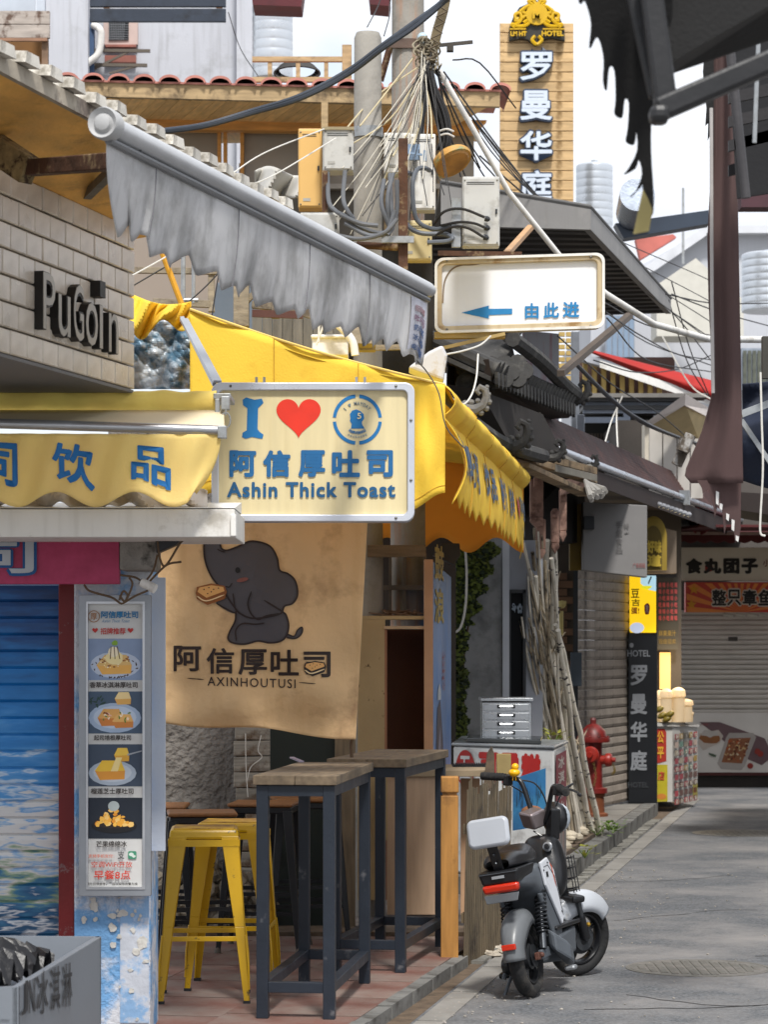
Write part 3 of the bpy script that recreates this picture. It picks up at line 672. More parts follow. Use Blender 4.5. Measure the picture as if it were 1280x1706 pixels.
arc_text('I ♥ MAYDAY', 27, -145, -38, 6, yf, flat('6a7c88'), sg)
arc_text('阿信厚吐司鼓浪屿店', 22, 128, 52, 5, yf, sblue, sg, True)
arc_text('欢迎光临本店谢谢', 29, 124, 56, 4, yf, flat('8a99a3'), sg, True)
for s_, x0, x1 in (('阿',382,427),('信',438,484),('厚',497,542),('吐',553,600),('司',611,655)): plet(s_, x0, 750, x1, 795, yf, flat('1c5f92'), sg, bold=.042)
plet('Ashin Thick Toast', 378, 803, 659, 829, yf, flat('1b5580'), sg, bold=.034, spacing=1.12)
mb = MB()
for x_ in (425,438,592,606): mb.pbox(x_,628,x_+4,638,Yt+.03,.03)
obj('hook', mb, galv, sg)
mb = MB(); mb.tube([P(303,530,11.9), P(357,640,11.35)], .012, 4); mb.bar(P(306,532,11.85), P(362,636,11.32), .035, .012); obj('stay_bar', mb, alu, sg, label='flat silver stay bar slanting down to the sign corner')

# ---------------------------------------------------------------- big yellow awning
Ya, Yz = 12.0, 18.2
ya2 = thing('yellow_awning', 'big yellow awning with blue Chinese writing and a scalloped hem, centre', 'awning', (-.2,14,2.2))
yb = mat('awning_yellow', 'ffd94e', .8, .04, 2.4, .2, 110, trans=.3, dirt=('e0ad34',.66,3,.12))
dk = mat('awning_backlit', 'fcb84c', .85, .05, 2.4, .2, 110, trans=.5)  # the yellow cloth again, its backlit orange put into the colour
nearF, farF = P(742,642,Ya), P(873,782,Yz)       # front bar ends, top
fd = (farF-nearF); fl = fd.length
wallN = P(262,500,13.4); wallN = V((X(316,Ya),Ya,Z(516,Ya))); wallF = V((farF.x-1.75, Yz, wallN.z))
# near gable: upper edge from wall down to the front bar
def gab(u, v):
    top = wallN.lerp(nearF, u); top.z -= .02*math.sin(math.pi*u); hem = 2.26+.04*math.cos(2*math.pi*((1-u)*1.13/.34))-(0 if u < .9 else .0)
    p = V((top.x, Ya, top.z+(hem-top.z)*v)); p.y += .012*math.sin(u*17+v*3)+.02*math.sin(v*5+u*4)*v*(1 if u>.8 else .3)+.03*math.exp(-((u-.93)/.03)**2)*math.sin(v*6); return p
mb = MB(); mb.grid(gab, 90, 20); obj('side_panel', mb, yb, ya2, smooth=True, thick=.004)
mb = MB(); mb.tube([wallN.lerp(nearF, i/20)+V((0,-.006,.002-.02*math.sin(math.pi*i/20))) for i in range(21)], .006, 6); obj('piping', mb, mat('pale_piping','d9b866',.7,.05), ya2)
def fgab(u, v):
    top = wallF.lerp(farF, u); hem = 2.29-.05*math.cos(2*math.pi*((1-u)*1.75/.36)); return V((top.x, Yz+.02*math.sin(u*9), top.z+(hem-top.z)*v))
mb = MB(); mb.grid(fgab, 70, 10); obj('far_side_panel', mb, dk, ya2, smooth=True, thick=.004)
mb = MB(); mb.grid(lambda u,v: wallN.lerp(wallF,v).lerp(nearF.lerp(farF,v),u)-V((0,0,.05*math.sin(math.pi*u)+.03*math.sin(v*math.pi*5)**2*u)), 16, 30); obj('canopy', mb, yb, ya2, smooth=True, thick=.004)
NT = 14
def frontp(s, v):       # s 0..1 along front, v 0 top .. 1 hem
    p = nearF.lerp(farF, s); kink = .13; ph = (s*NT) % 1
    hem = 2.27+.055*(1-abs(2*ph-1)**1.4)*.9-.02
    if v < .22: q = v/.22; return V((p.x+.045*math.sin(q*3.14)-.0*q, p.y, p.z-kink*q+.006*math.sin(s*40)))
    q = (v-.22)/.78; top = p.z-kink
    return V((p.x-.012+.035*math.sin(q*2.2)+.012*math.sin(s*14+q)*q+.07*math.exp(-s*14)*math.sin(q*3.1)-.05*math.exp(-(1-s)*18)*q, p.y, top+(hem-top)*q-.05*s*q*math.exp(-(1-s)*8)))
mb = MB(); mb.grid(frontp, 260, 22); obj('front_valance', mb, yb, ya2, smooth=True, thick=.004)
dkb = flat('2c4a66')
def onfront(s0, s1, v0, v1):
    def f(a, b): return frontp(s0+(s1-s0)*(a+.5), v1+(v0-v1)*(b+.5))+V((.009,-.004,0))
    return f
for s_, a, b in (('阿信厚吐司',.035,.30),('饮品',.36,.50),('酸奶',.555,.655),('烧烤',.70,.79)):
    n_ = len(s_)
    for i, ch in enumerate(s_):
        q0 = a+(b-a)*i/n_; q1 = a+(b-a)*(i+.86)/n_; lettering(ch, None, None, None, 1, 1, dkb, ya2, mapf=onfront(q0,q1,.36,.74), bold=.035)
lettering('♥', None, None, None, 1, 1, flat('c8423a'), ya2, mapf=onfront(.83,.865,.42,.7), bold=.01)
lettering('阿信', None, None, None, 1, 1, dkb, ya2, mapf=onfront(.885,.975,.38,.66), bold=.03)
lettering('Ashin', None, None, None, 1, 1, dkb, ya2, mapf=onfront(.89,.97,.74,.84), bold=.01)
mb = MB(); mb.tube([nearF+V((-.03,.02,-.02)), farF+V((-.03,0,-.02))], .02, 8); mb.tube([wallN+V((0,.03,-.03)), nearF+V((-.03,.03,-.03))], .015, 6); obj('frame_tube', mb, dark_metal, ya2)
for u_q in (.33,.66): obj('seam', MB().tube([gab(u_q, i/12)+V((0,-.004,0)) for i in range(13)], .0025, 5), mat('seam_yellow','c99a30',.8), ya2)
obj('hem_stitch', MB().tube([gab(i/90, .93)+V((0,-.004,0)) for i in range(91)], .0015, 4), mat('seam_yellow','c99a30',.8), ya2)
for s_q in (.2,.4,.6,.8): obj('seam', MB().tube([frontp(s_q, i/12)+V((.006,-.003,0)) for i in range(13)], .0025, 5), mat('seam_yellow','c99a30',.8), ya2)
# loose yellow cloth and crumpled foil sheet left of it
th = thing('crumpled_cloth', 'crumpled yellow cloth end draped beside the tiled wall', 'cloth', P(260,540,12.2))
random.seed(5)
def cc(u, v):
    px = 214+u*104; py = 487+12*math.sin(u*3)+v*(42+16*math.sin(u*9)+12*math.sin(u*4+1)) + u*14
    return P(px, py, 12.15+.07*math.sin(u*13+v*5)+.04*math.sin(u*31+v*9)-.1*v*u)
mb = MB(); mb.grid(cc, 50, 12); obj('cloth', mb, yb, th, smooth=True, thick=.004)
foil = mat('foil_sheet','bcc4cb',.38,.12,3,0,14,metal=.15,dirt=('4a6a80',.5,4,.05),bdist=.004)
def ff(u, v):
    d_ = sum(a_*abs(math.sin(fx*u+fy*v+ph)) for a_, fx, fy, ph in ((.05,3.1,2.2,.3),(.035,-4.5,5.2,1.1),(.02,9,3,2),(.016,-6,13,.5),(.01,17,-9,1.7),(.008,5,23,.9)))
    return P(214+u*104, 530+v*118, 12.45-d_)
mb = MB(); mb.grid(ff, 50, 40); obj('foil_sheet', mb, foil, label='crinkled silver blue foil sheet wrapped behind the yellow cloth', cat='foil sheet', thick=.003)

screws([P(x_,y_,Yt-.002) for x_,y_ in ((384,643),(660,643),(384,863),(660,863),(685,700),(685,800))], sg, .006)
# ---------------------------------------------------------------- kraft banner
Yn = 12.75
bn = thing('cloth_banner', 'kraft brown cloth banner with a grey elephant and dark lettering', 'banner', P(440,1215,Yn))
kraft = mat('kraft_cloth','e2bf90',.85,.06,2.2,.25,24,trans=.15,dirt=('a98360',.64,4,.12),streak=('c39a62',.25),bdist=.012)
def banf(px, py):
    u = (px-262)/350; v = (py-860)/370
    y = Yn+.035*math.sin(u*7+v*2.2)*(.3+v)+.028*math.sin(u*15-v*9)*v+.018*math.sin(u*5+v*19)*(v>.72)*(v-.72)*4+.012*math.sin(v*26+u*4)*(v**3)-.02*math.sin(v*3.1)
    return P(px, py, y)
def bedge(u, v):
    x1 = 613-v*20 ; px = 262+u*(x1-262); py = 860+v*(342+u*28+4*math.sin(u*9)); return banf(px, py)
mb = MB(); mb.grid(bedge, 80, 80); obj('cloth', mb, kraft, bn, smooth=True, thick=.003)
def bprint(name, pts, c, k=0):
    # triangulated with interior rows so that the print follows the cloth
    mb = MB(); n_ = len(pts); c0 = (sum(p[0] for p in pts)/n_, sum(p[1] for p in pts)/n_)
    bmx = bmesh.new(); vs_ = [bmx.verts.new((p[0],p[1],0)) for p in pts]
    try: bmx.faces.new(vs_)
    except ValueError: bmx.free(); return
    bmesh.ops.triangulate(bmx, faces=bmx.faces)
    for _ in range(2):
        ed_ = [e_ for e_ in bmx.edges if e_.calc_length() > 14]
        if ed_: bmesh.ops.subdivide_edges(bmx, edges=ed_, cuts=1); bmesh.ops.triangulate(bmx, faces=bmx.faces)
    bmx.verts.index_update()
    mb.add([banf(v.co.x, v.co.y)+V((0,-.004-.0012*k,0)) for v in bmx.verts], [tuple(v.index for v in f.verts) for f in bmx.faces]); bmx.free()
    return obj(name, mb, flat(c), bn)
def sm(pts, m=5, closed=True):
    p = [V((a,b,0)) for a,b in pts]
    if closed:
        q = p[-2:]+p+p[:2]; o = catmull(q, m); o = o[2*m-0: 2*m+len(p)*m]; return [(a.x,a.y) for a in o]
    return [(a.x,a.y) for a in catmull(p, m)]
def bline(pts, w, c, k=3, m=5):
    q = sm(pts, m, False); L_ = []; R_ = []
    for i in range(len(q)):
        a = q[max(0,i-1)]; b = q[min(len(q)-1,i+1)]; dx, dy = b[0]-a[0], b[1]-a[1]; l = math.hypot(dx,dy) or 1; ww = w/2*(1 if 0 < i < len(q)-1 else .4)
        L_.append((q[i][0]-dy/l*ww, q[i][1]+dx/l*ww)); R_.append((q[i][0]+dy/l*ww, q[i][1]-dx/l*ww))
    mb = MB(); n_ = len(q); mb.add([banf(a,b)+V((0,-.004-.0012*k,0)) for a,b in L_+R_], [(i,i+1,n_+i+1,n_+i) for i in range(n_-1)]); return obj('line', mb, flat(c), bn)
ink = '2a1c18'; grey = '4c484c'
body = [(393,1012),(392,1034),(383,1052),(380,1064),(388,1071),(408,1073),(430,1068),(450,1071),(468,1068),(478,1058),(481,1042),(478,1028),(472,1020),(440,1000),(410,1000)]
head = [(340,893),(341,930),(352,960),(372,985),(388,1008),(400,1022),(420,1030),(445,1028),(468,1022),(474,1010),(488,1005),(496,990),(492,968),(480,956),(466,950),(462,930),(452,912),(436,904),(416,902),(398,910),(378,917),(368,912),(364,893)]
tail = [(478,1056),(490,1060),(496,1050),(503,1045),(504,1052),(499,1060),(490,1064),(477,1062)]
arm = [(360,1005),(392,1022),(392,990),(380,985),(376,996)]
for pts, nm in ((arm,'arm'),(body,'body'),(tail,'tail')): bprint('print', sm(pts), grey, 0); q = sm(pts)
bprint('print', sm(head), grey, 1)
bline(head+[head[0]], 3, ink, 4); bline([(393,1016)]+body[1:14], 3, ink, 4); bline(tail, 2.5, ink, 4); bline([(360,1005),(376,1014),(392,1022)], 2.6, ink, 4)
bline([(388,988),(390,1004),(392,1014),(396,1020)], 2.5, ink, 4); bline([(419,985),(413,1005),(418,1022),(430,1032),(444,1026),(468,1022)], 2.6, ink, 5)
bline([(441,1038),(425,1040),(404,1039),(393,1050),(394,1068)], 2.6, ink, 5); bline([(376,977),(382,978),(387,971)], 2.2, ink, 5); bline([(362,915),(368,918),(375,920)], 2, ink, 5)
bprint('print', ell(396,950,4.2,5,14), '15100f', 4); bprint('print', ell(404,966,10,3.5,14,rot=-.2), '7e4a40', 4)
for ox, oy, s_, k_ in ((352,986,1,5),(525,1111,.72,3)):
    f_ = lambda a, b: (ox+a*s_, oy+b*s_)
    bprint('print', [f_(*q) for q in [(-26,2),(-24,-8),(0,-14),(22,-10),(26,0),(22,12),(-6,22),(-24,12)]], '8a5228' if k_==5 else ink, k_)
    bprint('print', [f_(*q) for q in [(-23,0),(-20,-7),(0,-11),(20,-8),(22,-1),(-8,10)]], 'dba564', k_+1)
    bline([f_(*q) for q in [(-24,7),(-8,15),(22,5)]], 2, 'e2c79a', k_+2)
    for a in ((-12,-4),(-4,-7),(4,-4),(12,-6),(0,0),(-6,3)): bprint('print', ell(*f_(*a),1.2*s_,1.2*s_,6), ink, k_+2)
def onban(cx_, cy_, tilt=0):
    def f(a, b): return banf(cx_+a*F/Yn, cy_-b*F/Yn+tilt*a*F/Yn)+V((0,-.006,0))
    return f
for s_, x0, x1, y0 in (('阿',289,335,1076),('信',344,390,1080),('厚',397,445,1082),('吐',451,498,1083),('司',506,551,1086)):
    lettering(s_, None, None, None, (x1-x0)*Yn/F, 43*Yn/F, flat(ink), bn, mapf=onban((x0+x1)/2, y0+21), bold=.022)
lettering('AXINHOUTUSI', None, None, None, 147*Yn/F, 15*Yn/F, flat(ink), bn, mapf=onban(419,1137,.03), bold=.006, spacing=1.2)
bline([(312,1130),(339,1132)], 1.6, ink); bline([(498,1137),(526,1139)], 1.6, ink)
cable('short brown rope tied to the lower corner of the banner', [[(589,1210,Yn+.1),(588,1225,Yn+.1),(585,1240,Yn+.12),(586,1262,Yn+.12)]], .009, cabb, cat='rope', name='rope')

# ---------------------------------------------------------------- behind the terrace
rough = mat('rough_render','716d68',.95,.2,5,1.0,26,bdist=.035,dirt=('504c48',.58,4,.1))
obj('back_wall', MB().box((X(180,15.4),15.4,0),(X(397,15.4),15.7,3.0)), rough, label='rough grey rendered wall behind the stools', cat='wall', kind='structure')
random.seed(11)
mb = MB()
for _ in range(150):
    x = random.uniform(X(240,15.2),X(452,15.2)); z = random.uniform(.05,.52)*random.uniform(.4,1); s = random.uniform(.03,.08)
    mb.ball((x, 15.25+.1*random.random(), z), (s,s*.8,s*.7), 6, Matrix.Rotation(random.uniform(0,6),3,'Y'))
obj('rubble', mb, mat('rubble','7d7568',.95,.25,12,.8,40,dirt=('3f3a33',.55,9,.08)), kind='stuff', label='heap of broken stone and mortar at the foot of the grey wall', cat='rubble')
# white weathered boards, each one a piece
bw = thing('board_wall', 'stack of weathered whitish boards between grey wall and green panel', 'wall', (X(420,15.3),15.3,0))
wood_w = mat('weathered_white_board','8b867c',.85,.2,5,.4,30,grain=(1,6,16),rnd=.2,dirt=('5a4430',.56,5,.06))
me_b = piece_mesh('board', (.21,.03,.083), wood_w, .004)
for i in range(14): inst('board', me_b, Matrix.Translation(V((X(421,15.3)+random.uniform(-.01,.01),15.32,1.15-i*.088)))@Matrix.Rotation(random.uniform(-.03,.03),4,'Y'), bw)
obj('backing', MB().pbox(394,1200,452,1590,15.36,.03), soil, bw)
cable('loose pale string hanging over the whitish boards', [[(435,1225,15.2),(430,1250,15.2),(436,1262,15.2),(418,1278,15.2),(412,1300,15.2)],[(409,1222,15.2),(410,1280,15.2),(413,1328,15.2)]], .003, cabw, cat='string')
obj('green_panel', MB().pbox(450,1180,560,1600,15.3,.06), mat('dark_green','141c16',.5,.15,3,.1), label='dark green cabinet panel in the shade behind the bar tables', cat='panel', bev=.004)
obj('timber_post', MB().pbox(558,1180,592,1590,15.25,.08), mat('raw_timber','6f604c',.85,.2,4,.3,30,grain=(14,14,1.5)), label='pale rough timber post beside the green panel', cat='post', bev=.004)
obj('floor_rubble_strip', MB().box((-1.5,14.95,.05),(.6,15.3,.08)), soil, kind='stuff', label='dirt and litter strip at the back of the terrace', cat='dirt')

# plywood carcass: tall open cabinet, shelves
ply = mat('plywood','9a7c5a',.7,.12,2.4,.15,40,grain=(9,9,1.2),dirt=('5e432c',.68,7,.04))
plyd = mat('aged_plywood','a9926c',.8,.1,3,.2,60,dirt=('4a3422',.67,12,.03))
pinkb = mat('pink_brown_board','6e4736',.8,.08,2,.15,60)
tc_ = thing('open_cabinet', 'tall open plywood cabinet with a brown interior beside the banner', 'cabinet', P(665,1460,16.6))
Yc = 16.4
obj('left_panel', MB().pbox(596,1032,642,1500,Yc,.04), plyd, tc_, bev=.003)
obj('shelf_edge', MB().pbox(640,1043,712,1048,Yc-.02,.5), mat('pale_edge','b59a7c',.7,.1), tc_)
obj('inner_left', MB().box((X(641,Yc),Yc,Z(1500,Yc)),(X(645,Yc),Yc+.55,Z(1046,Yc))), mat('pinkish','96694f',.75,.08), tc_)
obj('back', MB().pbox(641,1046,712,1500,Yc+.5,.03), pinkb, tc_)
obj('right_edge', MB().pbox(707,932,722,1500,Yc-.05,.12), mat('peach_board','b18868',.7,.08), tc_, bev=.003)
obj('header', MB().pbox(612,908,710,928,Yc-.05,.08), mat('grey_timber','6e5d48',.85,.2,4,.3,30,grain=(1.5,12,12)), tc_, bev=.004)
obj('divider', MB().pbox(596,1026,710,1032,Yc,.4), plyd, tc_)
old = mat('smoky_glass','3c4142',.25,.2,4,.1)
wn_ = thing('old_window', 'dusty dark window behind the open cabinet', 'window', P(660,1030,17.2))
obj('pane', MB().pbox(652,925,712,1026,17.3,.02), old, wn_); obj('post', MB().pbox(600,925,630,1030,17.2,.06), mat('grey_panel','5e5a52',.85,.15,4,.2), wn_)
for x_ in (648,672,706): obj('mullion', MB().pbox(x_,922,x_+5,1028,17.15,.05), mat('weathered_frame','5f564a',.8,.15), wn_)
obj('rail', MB().pbox(600,975,712,983,17.14,.04), mat('weathered_frame','5f564a'), wn_)
random.seed(9)
mb = MB()
for _ in range(26): p = P(random.uniform(628,700), random.uniform(1019,1026), 16.5+random.uniform(-.05,.3)); a = random.uniform(0,3.14); d_ = V((math.cos(a)*.09,math.sin(a)*.05,.01)); mb.bar(p-d_, p+d_, .018, .006)
obj('wood_scraps', mb, mat('scrap_wood','6b5340',.85,.2), label='loose wood scraps lying on top of the brown cabinet', cat='wood scraps', kind='stuff')
obj('kiosk_back', MB().box((X(560,18.9),18.9,0),(X(760,18.9),19.1,3.3)), mat('dark_boarding','3a352f',.9,.2,3,.3), label='dark boarding behind the dusty window of the kiosk', cat='wall')
# side poster of the cabinet, facing the street
sp = thing('side_poster', 'blue side poster with yellow characters and a figure, facing the lane', 'poster', P(735,1440,16.9))
a, b = V((X(722,16.4),16.38,0)), V((X(752,17.75),17.75,0)); pd_ = (b-a).normalized(); pn = V((pd_.y,-pd_.x,0))
zt_, zb_ = Z(936,16.4), Z(1462,16.9)
mb = MB(); mb.prism([a+V((0,0,zb_)), b+V((0,0,zb_)), b+V((0,0,zt_-.06)), a+V((0,0,zt_))], -pn*.02); obj('panel', mb, mat('poster_blue','5a7fb4',.5,.22,1.6,.05,dirt=('8a97ad',.56,1.4,.12)), sp)
def onposter(u0, u1, z0, z1):
    return lambda x_, y_: a.lerp(b, u0+(u1-u0)*(x_+.5))+V((0,0,z0+(z1-z0)*(y_+.5)))+pn*.004
lettering('鼓', None,None,None,1,1, flat('a8903c'), sp, mapf=onposter(.05,.55,2.02,2.24), bold=.03); lettering('浪', None,None,None,1,1, flat('a8903c'), sp, mapf=onposter(.05,.55,1.76,1.98), bold=.03)
lettering('醉美小岛', None,None,None,1,1, flat('8e3f3a'), sp, mapf=onposter(.45,.6,1.35,1.6), bold=.0)
def poly_on(pts, c, k=0):
    mb = MB(); mb.add([a.lerp(b,u)+V((0,0,z))+pn*(.003+.001*k) for u, z in pts], [tuple(range(len(pts)))]); obj('print', mb, flat(c), sp)
poly_on([(.1,.05),(.12,.9),(.2,1.25),(.35,1.3),(.5,1.05),(.62,.55),(.9,.2),(.95,.02)], '4d4448'); poly_on([(.15,.05),(.2,.95),(.35,1.15),(.42,.6),(.5,.05)], '8b8590',1); poly_on([(.62,.1),(.66,.5),(.8,.6),(.93,.45),(.95,.05)], 'a4adb8',1)
poly_on([(.2,1.3),(.22,1.36),(.3,1.4),(.38,1.36),(.38,1.3)], 'b7bcc0',1)
# low plywood counter behind the second table
Yk = 15.6
ct = thing('plywood_counter', 'low pale plywood counter behind the second bar table', 'counter', P(705,1525,Yk))
obj('front_panel', MB().pbox(645,1293,735,1524,Yk,.03), mat('light_plywood','b59a80',.6,.1,2.2,.12,40,grain=(10,10,1.1),dirt=('5c3e28',.70,6,.02)), ct, bev=.002)
obj('side_panel', MB().pbox(640,1284,646,1400,Yk-.03,.06), plyd, ct); obj('side_panel', MB().pbox(768,1297,800,1524,Yk+.25,.03), mat('pinkish_ply','a08064',.6,.1,2.2,.12,40,grain=(10,10,1.1)), ct)
obj('top', MB().pbox(655,1283,815,1294,Yk-.03,.75), mat('grey_ply_top','8c7c64',.7,.12), ct, bev=.003)
th = thing('grill_box', 'black wire grill tray on the plywood counter', 'grill', P(795,1282,16.0))
mb = MB(); mb.pbox(755,1277,815,1284,15.95,.3); obj('tray', mb, dark_metal, th)
mb = MB()
for i in range(16): mb.pbox(757+i*3.6,1274,758.4+i*3.6,1278,15.95,.3)
obj('grid', mb, dark_metal, th)
obj('wooden_wedge', MB().prism([P(805,1318,15.5),P(812,1255,15.5),P(820,1243,15.5),P(824,1256,15.5),P(826,1318,15.5)], (0,.03,0)), mat('dirty_wood','5f5142',.85,.25,6,.3,dirt=('2f2a26',.55,10,.1)), label='dirty pointed wooden board leaning behind the scooter handlebar', cat='board', bev=.002)
mb = MB(); mb.pbox(828,1256,852,1300,15.9,.05); obj('timber_block', mb, mat('pale_timber','8b7a50',.8,.15), label='short pale timber block on the counter behind the handlebar', cat='block', bev=.003)

# wooden post and slatted screen by the scooter
orange_wood = mat('varnished_wood','a5763c',.6,.15,3,.2,40,grain=(12,12,1.2),dirt=('5a3c20',.62,4,.08))
post = thing('gate_post', 'square orange varnished wooden post at the terrace edge', 'post', G(749,1614))
Yp = G(749,1614).y; mb = MB(); mb.pbox(735,1326,764,1614,Yp,.09); obj('shaft', mb, orange_wood, post, bev=.004)
mb = MB(); mb.pbox(735,1294,765,1321,Yp-.002,.095); obj('cap', mb, orange_wood, post, bev=.007); mb = MB(); mb.pbox(738,1318,762,1328,Yp+.01,.07); obj('neck', mb, orange_wood, post)
sc_ = thing('slat_screen', 'leaning screen of narrow grey brown wooden slats behind the scooter', 'screen', G(775,1612))
A = G(772,1613); B = G(848,1572); slat_w = mat('grey_slat','766852',.8,.2,5,.35,30,grain=(16,16,1.2),rnd=.18,dirt=('4a4136',.58,5,.08))
n_ = 26; sd_ = (B-A)/n_
for i in range(n_):
    p = A+sd_*(i+.5); h_ = .90+.03*math.sin(i*.9)+.02*(i%3)-.05*(i/n_); lean = V((.02,.05,0))
    mb = MB(); q = sd_.normalized()
    mb.prism([p-q*.0235, p-q*.016-V((-.0,.012,0)), p+q*.016-V((0,.012,0)), p+q*.0235], lean+V((0,0,h_))); obj('slat', mb, slat_w, sc_)
mb = MB(); mb.bar(A+V((0,.03,.25)), B+V((0,.03,.25)), .02, .05); mb.bar(A+V((0.01,.05,.7)), B+V((.01,.05,.7)), .02, .05); obj('rail', mb, slat_w, sc_)
random.seed(2); mb = MB()
for _ in range(40):
    p = G(random.uniform(800,850), random.uniform(1570,1596)); mb.ball(p+V((0,0,.015)), (random.uniform(.015,.05),random.uniform(.01,.04),random.uniform(.008,.02)), 6, Matrix.Rotation(random.uniform(0,3),3,'Z'))
obj('torn_rubbish', mb, mat('litter','a59c8e',.85,.2,14,.4), label='torn pale rubbish on the ground behind the rear wheel', cat='rubbish', kind='stuff')

# ---------------------------------------------------------------- bar tables
tmetal = mat('slate_steel','1f2630',.45,.08,8,.12,60,dirt=('55565a',.66,10,.05))
ttop = mat('grey_plank_top','71624f',.75,.18,4,.3,40,grain=(9,1.5,9),dirt=('4c4238',.6,5,.1))
def bar_table(loc, rz, w, l, h, label):
    th = thing('bar_table', label, 'table', loc, rz, 'tall narrow steel bar tables with plank tops'); M = wm(th); z0 = .0
    def o(nm, mb, m, **k): mb.xf(M); return obj(nm, mb, m, th, **k)
    tw = .05
    nb = 2 if w < .4 else 3
    for i in range(nb):
        mb = MB(); a_ = -w/2-.012+(w+.024)*i/nb; mb.box((a_+.001,-.02,h-.04),(a_+(w+.024)/nb-.001,l+.02,h)); o('top_board', mb, ttop, bev=.003)
    for x_ in (-w/2, w/2-tw):
        for y_ in (0, l-tw): mb = MB(); mb.box((x_,y_,0),(x_+tw,y_+tw,h-.042)); o('leg', mb, tmetal, bev=.003)
    for y_ in (.003, l-tw+.003):
        mb = MB(); mb.box((-w/2+tw,y_,h-.088),(w/2-tw,y_+tw-.006,h-.043)); o('apron', mb, tmetal); mb = MB(); mb.box((-w/2+tw,y_,.11),(w/2-tw,y_+tw-.006,.155)); o('stretcher', mb, tmetal, bev=.002)
    for x_ in (-w/2+.003, w/2-tw+.003):
        mb = MB(); mb.box((x_,tw,h-.088),(x_+tw-.006,l-tw,h-.043)); o('apron', mb, tmetal); mb = MB(); mb.box((x_,tw,.11),(x_+tw-.006,l-tw,.155)); o('stretcher', mb, tmetal, bev=.002)
    return th
zf = .057
a1 = G(492,1698,zf); bar_table((a1.x, a1.y, zf), -math.atan(.115), .335, 1.28, 1.03, 'front bar table with slate legs, in front of the stools')
a2 = G(612,1620,zf); bar_table((a2.x, a2.y, zf), -math.atan(.19), .37, 1.2, 1.03, 'rear bar table with slate legs, behind the wooden post')
th = obj('paper_straw', MB().bar(P(486,1262,12.5), P(503,1269,12.2), .02, .006), mat('litter_mauve','8d8290',.7), label='crumpled straw wrapper lying on the front bar table', cat='litter')

# ---------------------------------------------------------------- stools
tolix = mat('yellow_enamel','bd9404',.35,.05,5,.04,60,dirt=('6e5a20',.655,22,.02),spec=.5)
def yellow_stool(loc, rz, label):
    th = thing('yellow_stool', label, 'stool', loc, rz, 'stacked yellow metal bar stools'); M = wm(th); h = .765
    mb = MB(); s = .155
    mb.hexa([(-s,-s,h-.045),(s,-s,h-.045),(s,s,h-.045),(-s,s,h-.045)], [(-s*.97,-s*.97,h),(s*.97,-s*.97,h),(s*.97,s*.97,h),(-s*.97,s*.97,h)]); mb.xf(M); obj('seat', mb, tolix, th, bev=.012)
    mb = MB(); mb.box((-.135,-.135,h-.001),(.135,.135,h+.004)); mb.xf(M); obj('seat_pan', mb, mat('worn_pan','7d5620',.5,.2,9,.1,dirt=('b78f1a',.5,7,.06)), th, bev=.003)
    def legpt(sx, sy, z): q = .152+.052*(h-z)/h; return V((sx*q, sy*q, z))
    for sx in (-1,1):
        for sy in (-1,1):
            mb = MB(); T = legpt(sx,sy,h-.03); Bt = legpt(sx,sy,.012)
            wt, wb = .078, .026         # folded sheet leg: two tapering wings meeting at the outer corner
            for ax in (0,1):
                d_ = V((-sx,0,0)) if ax == 0 else V((0,-sy,0)); n2 = V((0,-sy,0)) if ax == 0 else V((-sx,0,0))
                mid = T.lerp(Bt,.55)
                mb.hexa([Bt, Bt+d_*wb, Bt+d_*wb+n2*.006, Bt+n2*.006], [mid, mid+d_*.045, mid+d_*.045+n2*.006, mid+n2*.006])
                mb.hexa([mid, mid+d_*.045, mid+d_*.045+n2*.006, mid+n2*.006], [T, T+d_*wt, T+d_*wt+n2*.006, T+n2*.006])
            r0, r1 = T.lerp(Bt,.60), T.lerp(Bt,.93); i_ = V((-sx,-sy,0))*.004; mb.tube([r0-i_*0, r0.lerp(r1,.5)+V((sx,sy,0))*.004, r1], .005, 6)
            mb.xf(M); lg = obj('leg', mb, tolix, th, bev=.002)
            mb = MB(); mb.box((Bt.x-sx*.030 if sx>0 else Bt.x-.002, Bt.y-.03 if sy>0 else Bt.y-.002, 0), (Bt.x+.002 if sx>0 else Bt.x+.030, Bt.y+.002 if sy>0 else Bt.y+.03, .014)); mb.xf(M); obj('foot', mb, dark_metal, lg)
    mb = MB()
    for z_, in ((.285,),):
        c_ = [legpt(-1,-1,z_)+V((.004,.004,0)), legpt(1,-1,z_)+V((-.004,.004,0)), legpt(1,1,z_)+V((-.004,-.004,0)), legpt(-1,1,z_)+V((.004,-.004,0))]
        for i in range(4): mb.bar(c_[i], c_[(i+1)%4], .006, .022)
    mb.xf(M); obj('foot_rail', mb, tolix, th, bev=.002)
    mb = MB()
    for z_ in (h-.06,):
        c_ = [legpt(-1,-1,z_), legpt(1,-1,z_), legpt(1,1,z_), legpt(-1,1,z_)]
        for i in range(4): mb.bar(c_[i], c_[(i+1)%4], .006, .03)
    mb.xf(M); obj('apron', mb, tolix, th)
    return th
c_ = G(336,1672,zf)
yellow_stool((c_.x, c_.y+.18, zf), .05, 'front yellow metal bar stool, nearest the lane')
yellow_stool((c_.x+.105, c_.y+.62, zf), -.05, 'rear yellow metal bar stool half hidden behind the front one')
blk = mat('black_enamel','15161a',.4,.08,8,.05,60); seatw = mat('stool_seat_wood','7d5430',.55,.12,4,.1,40,grain=(8,1.5,8))
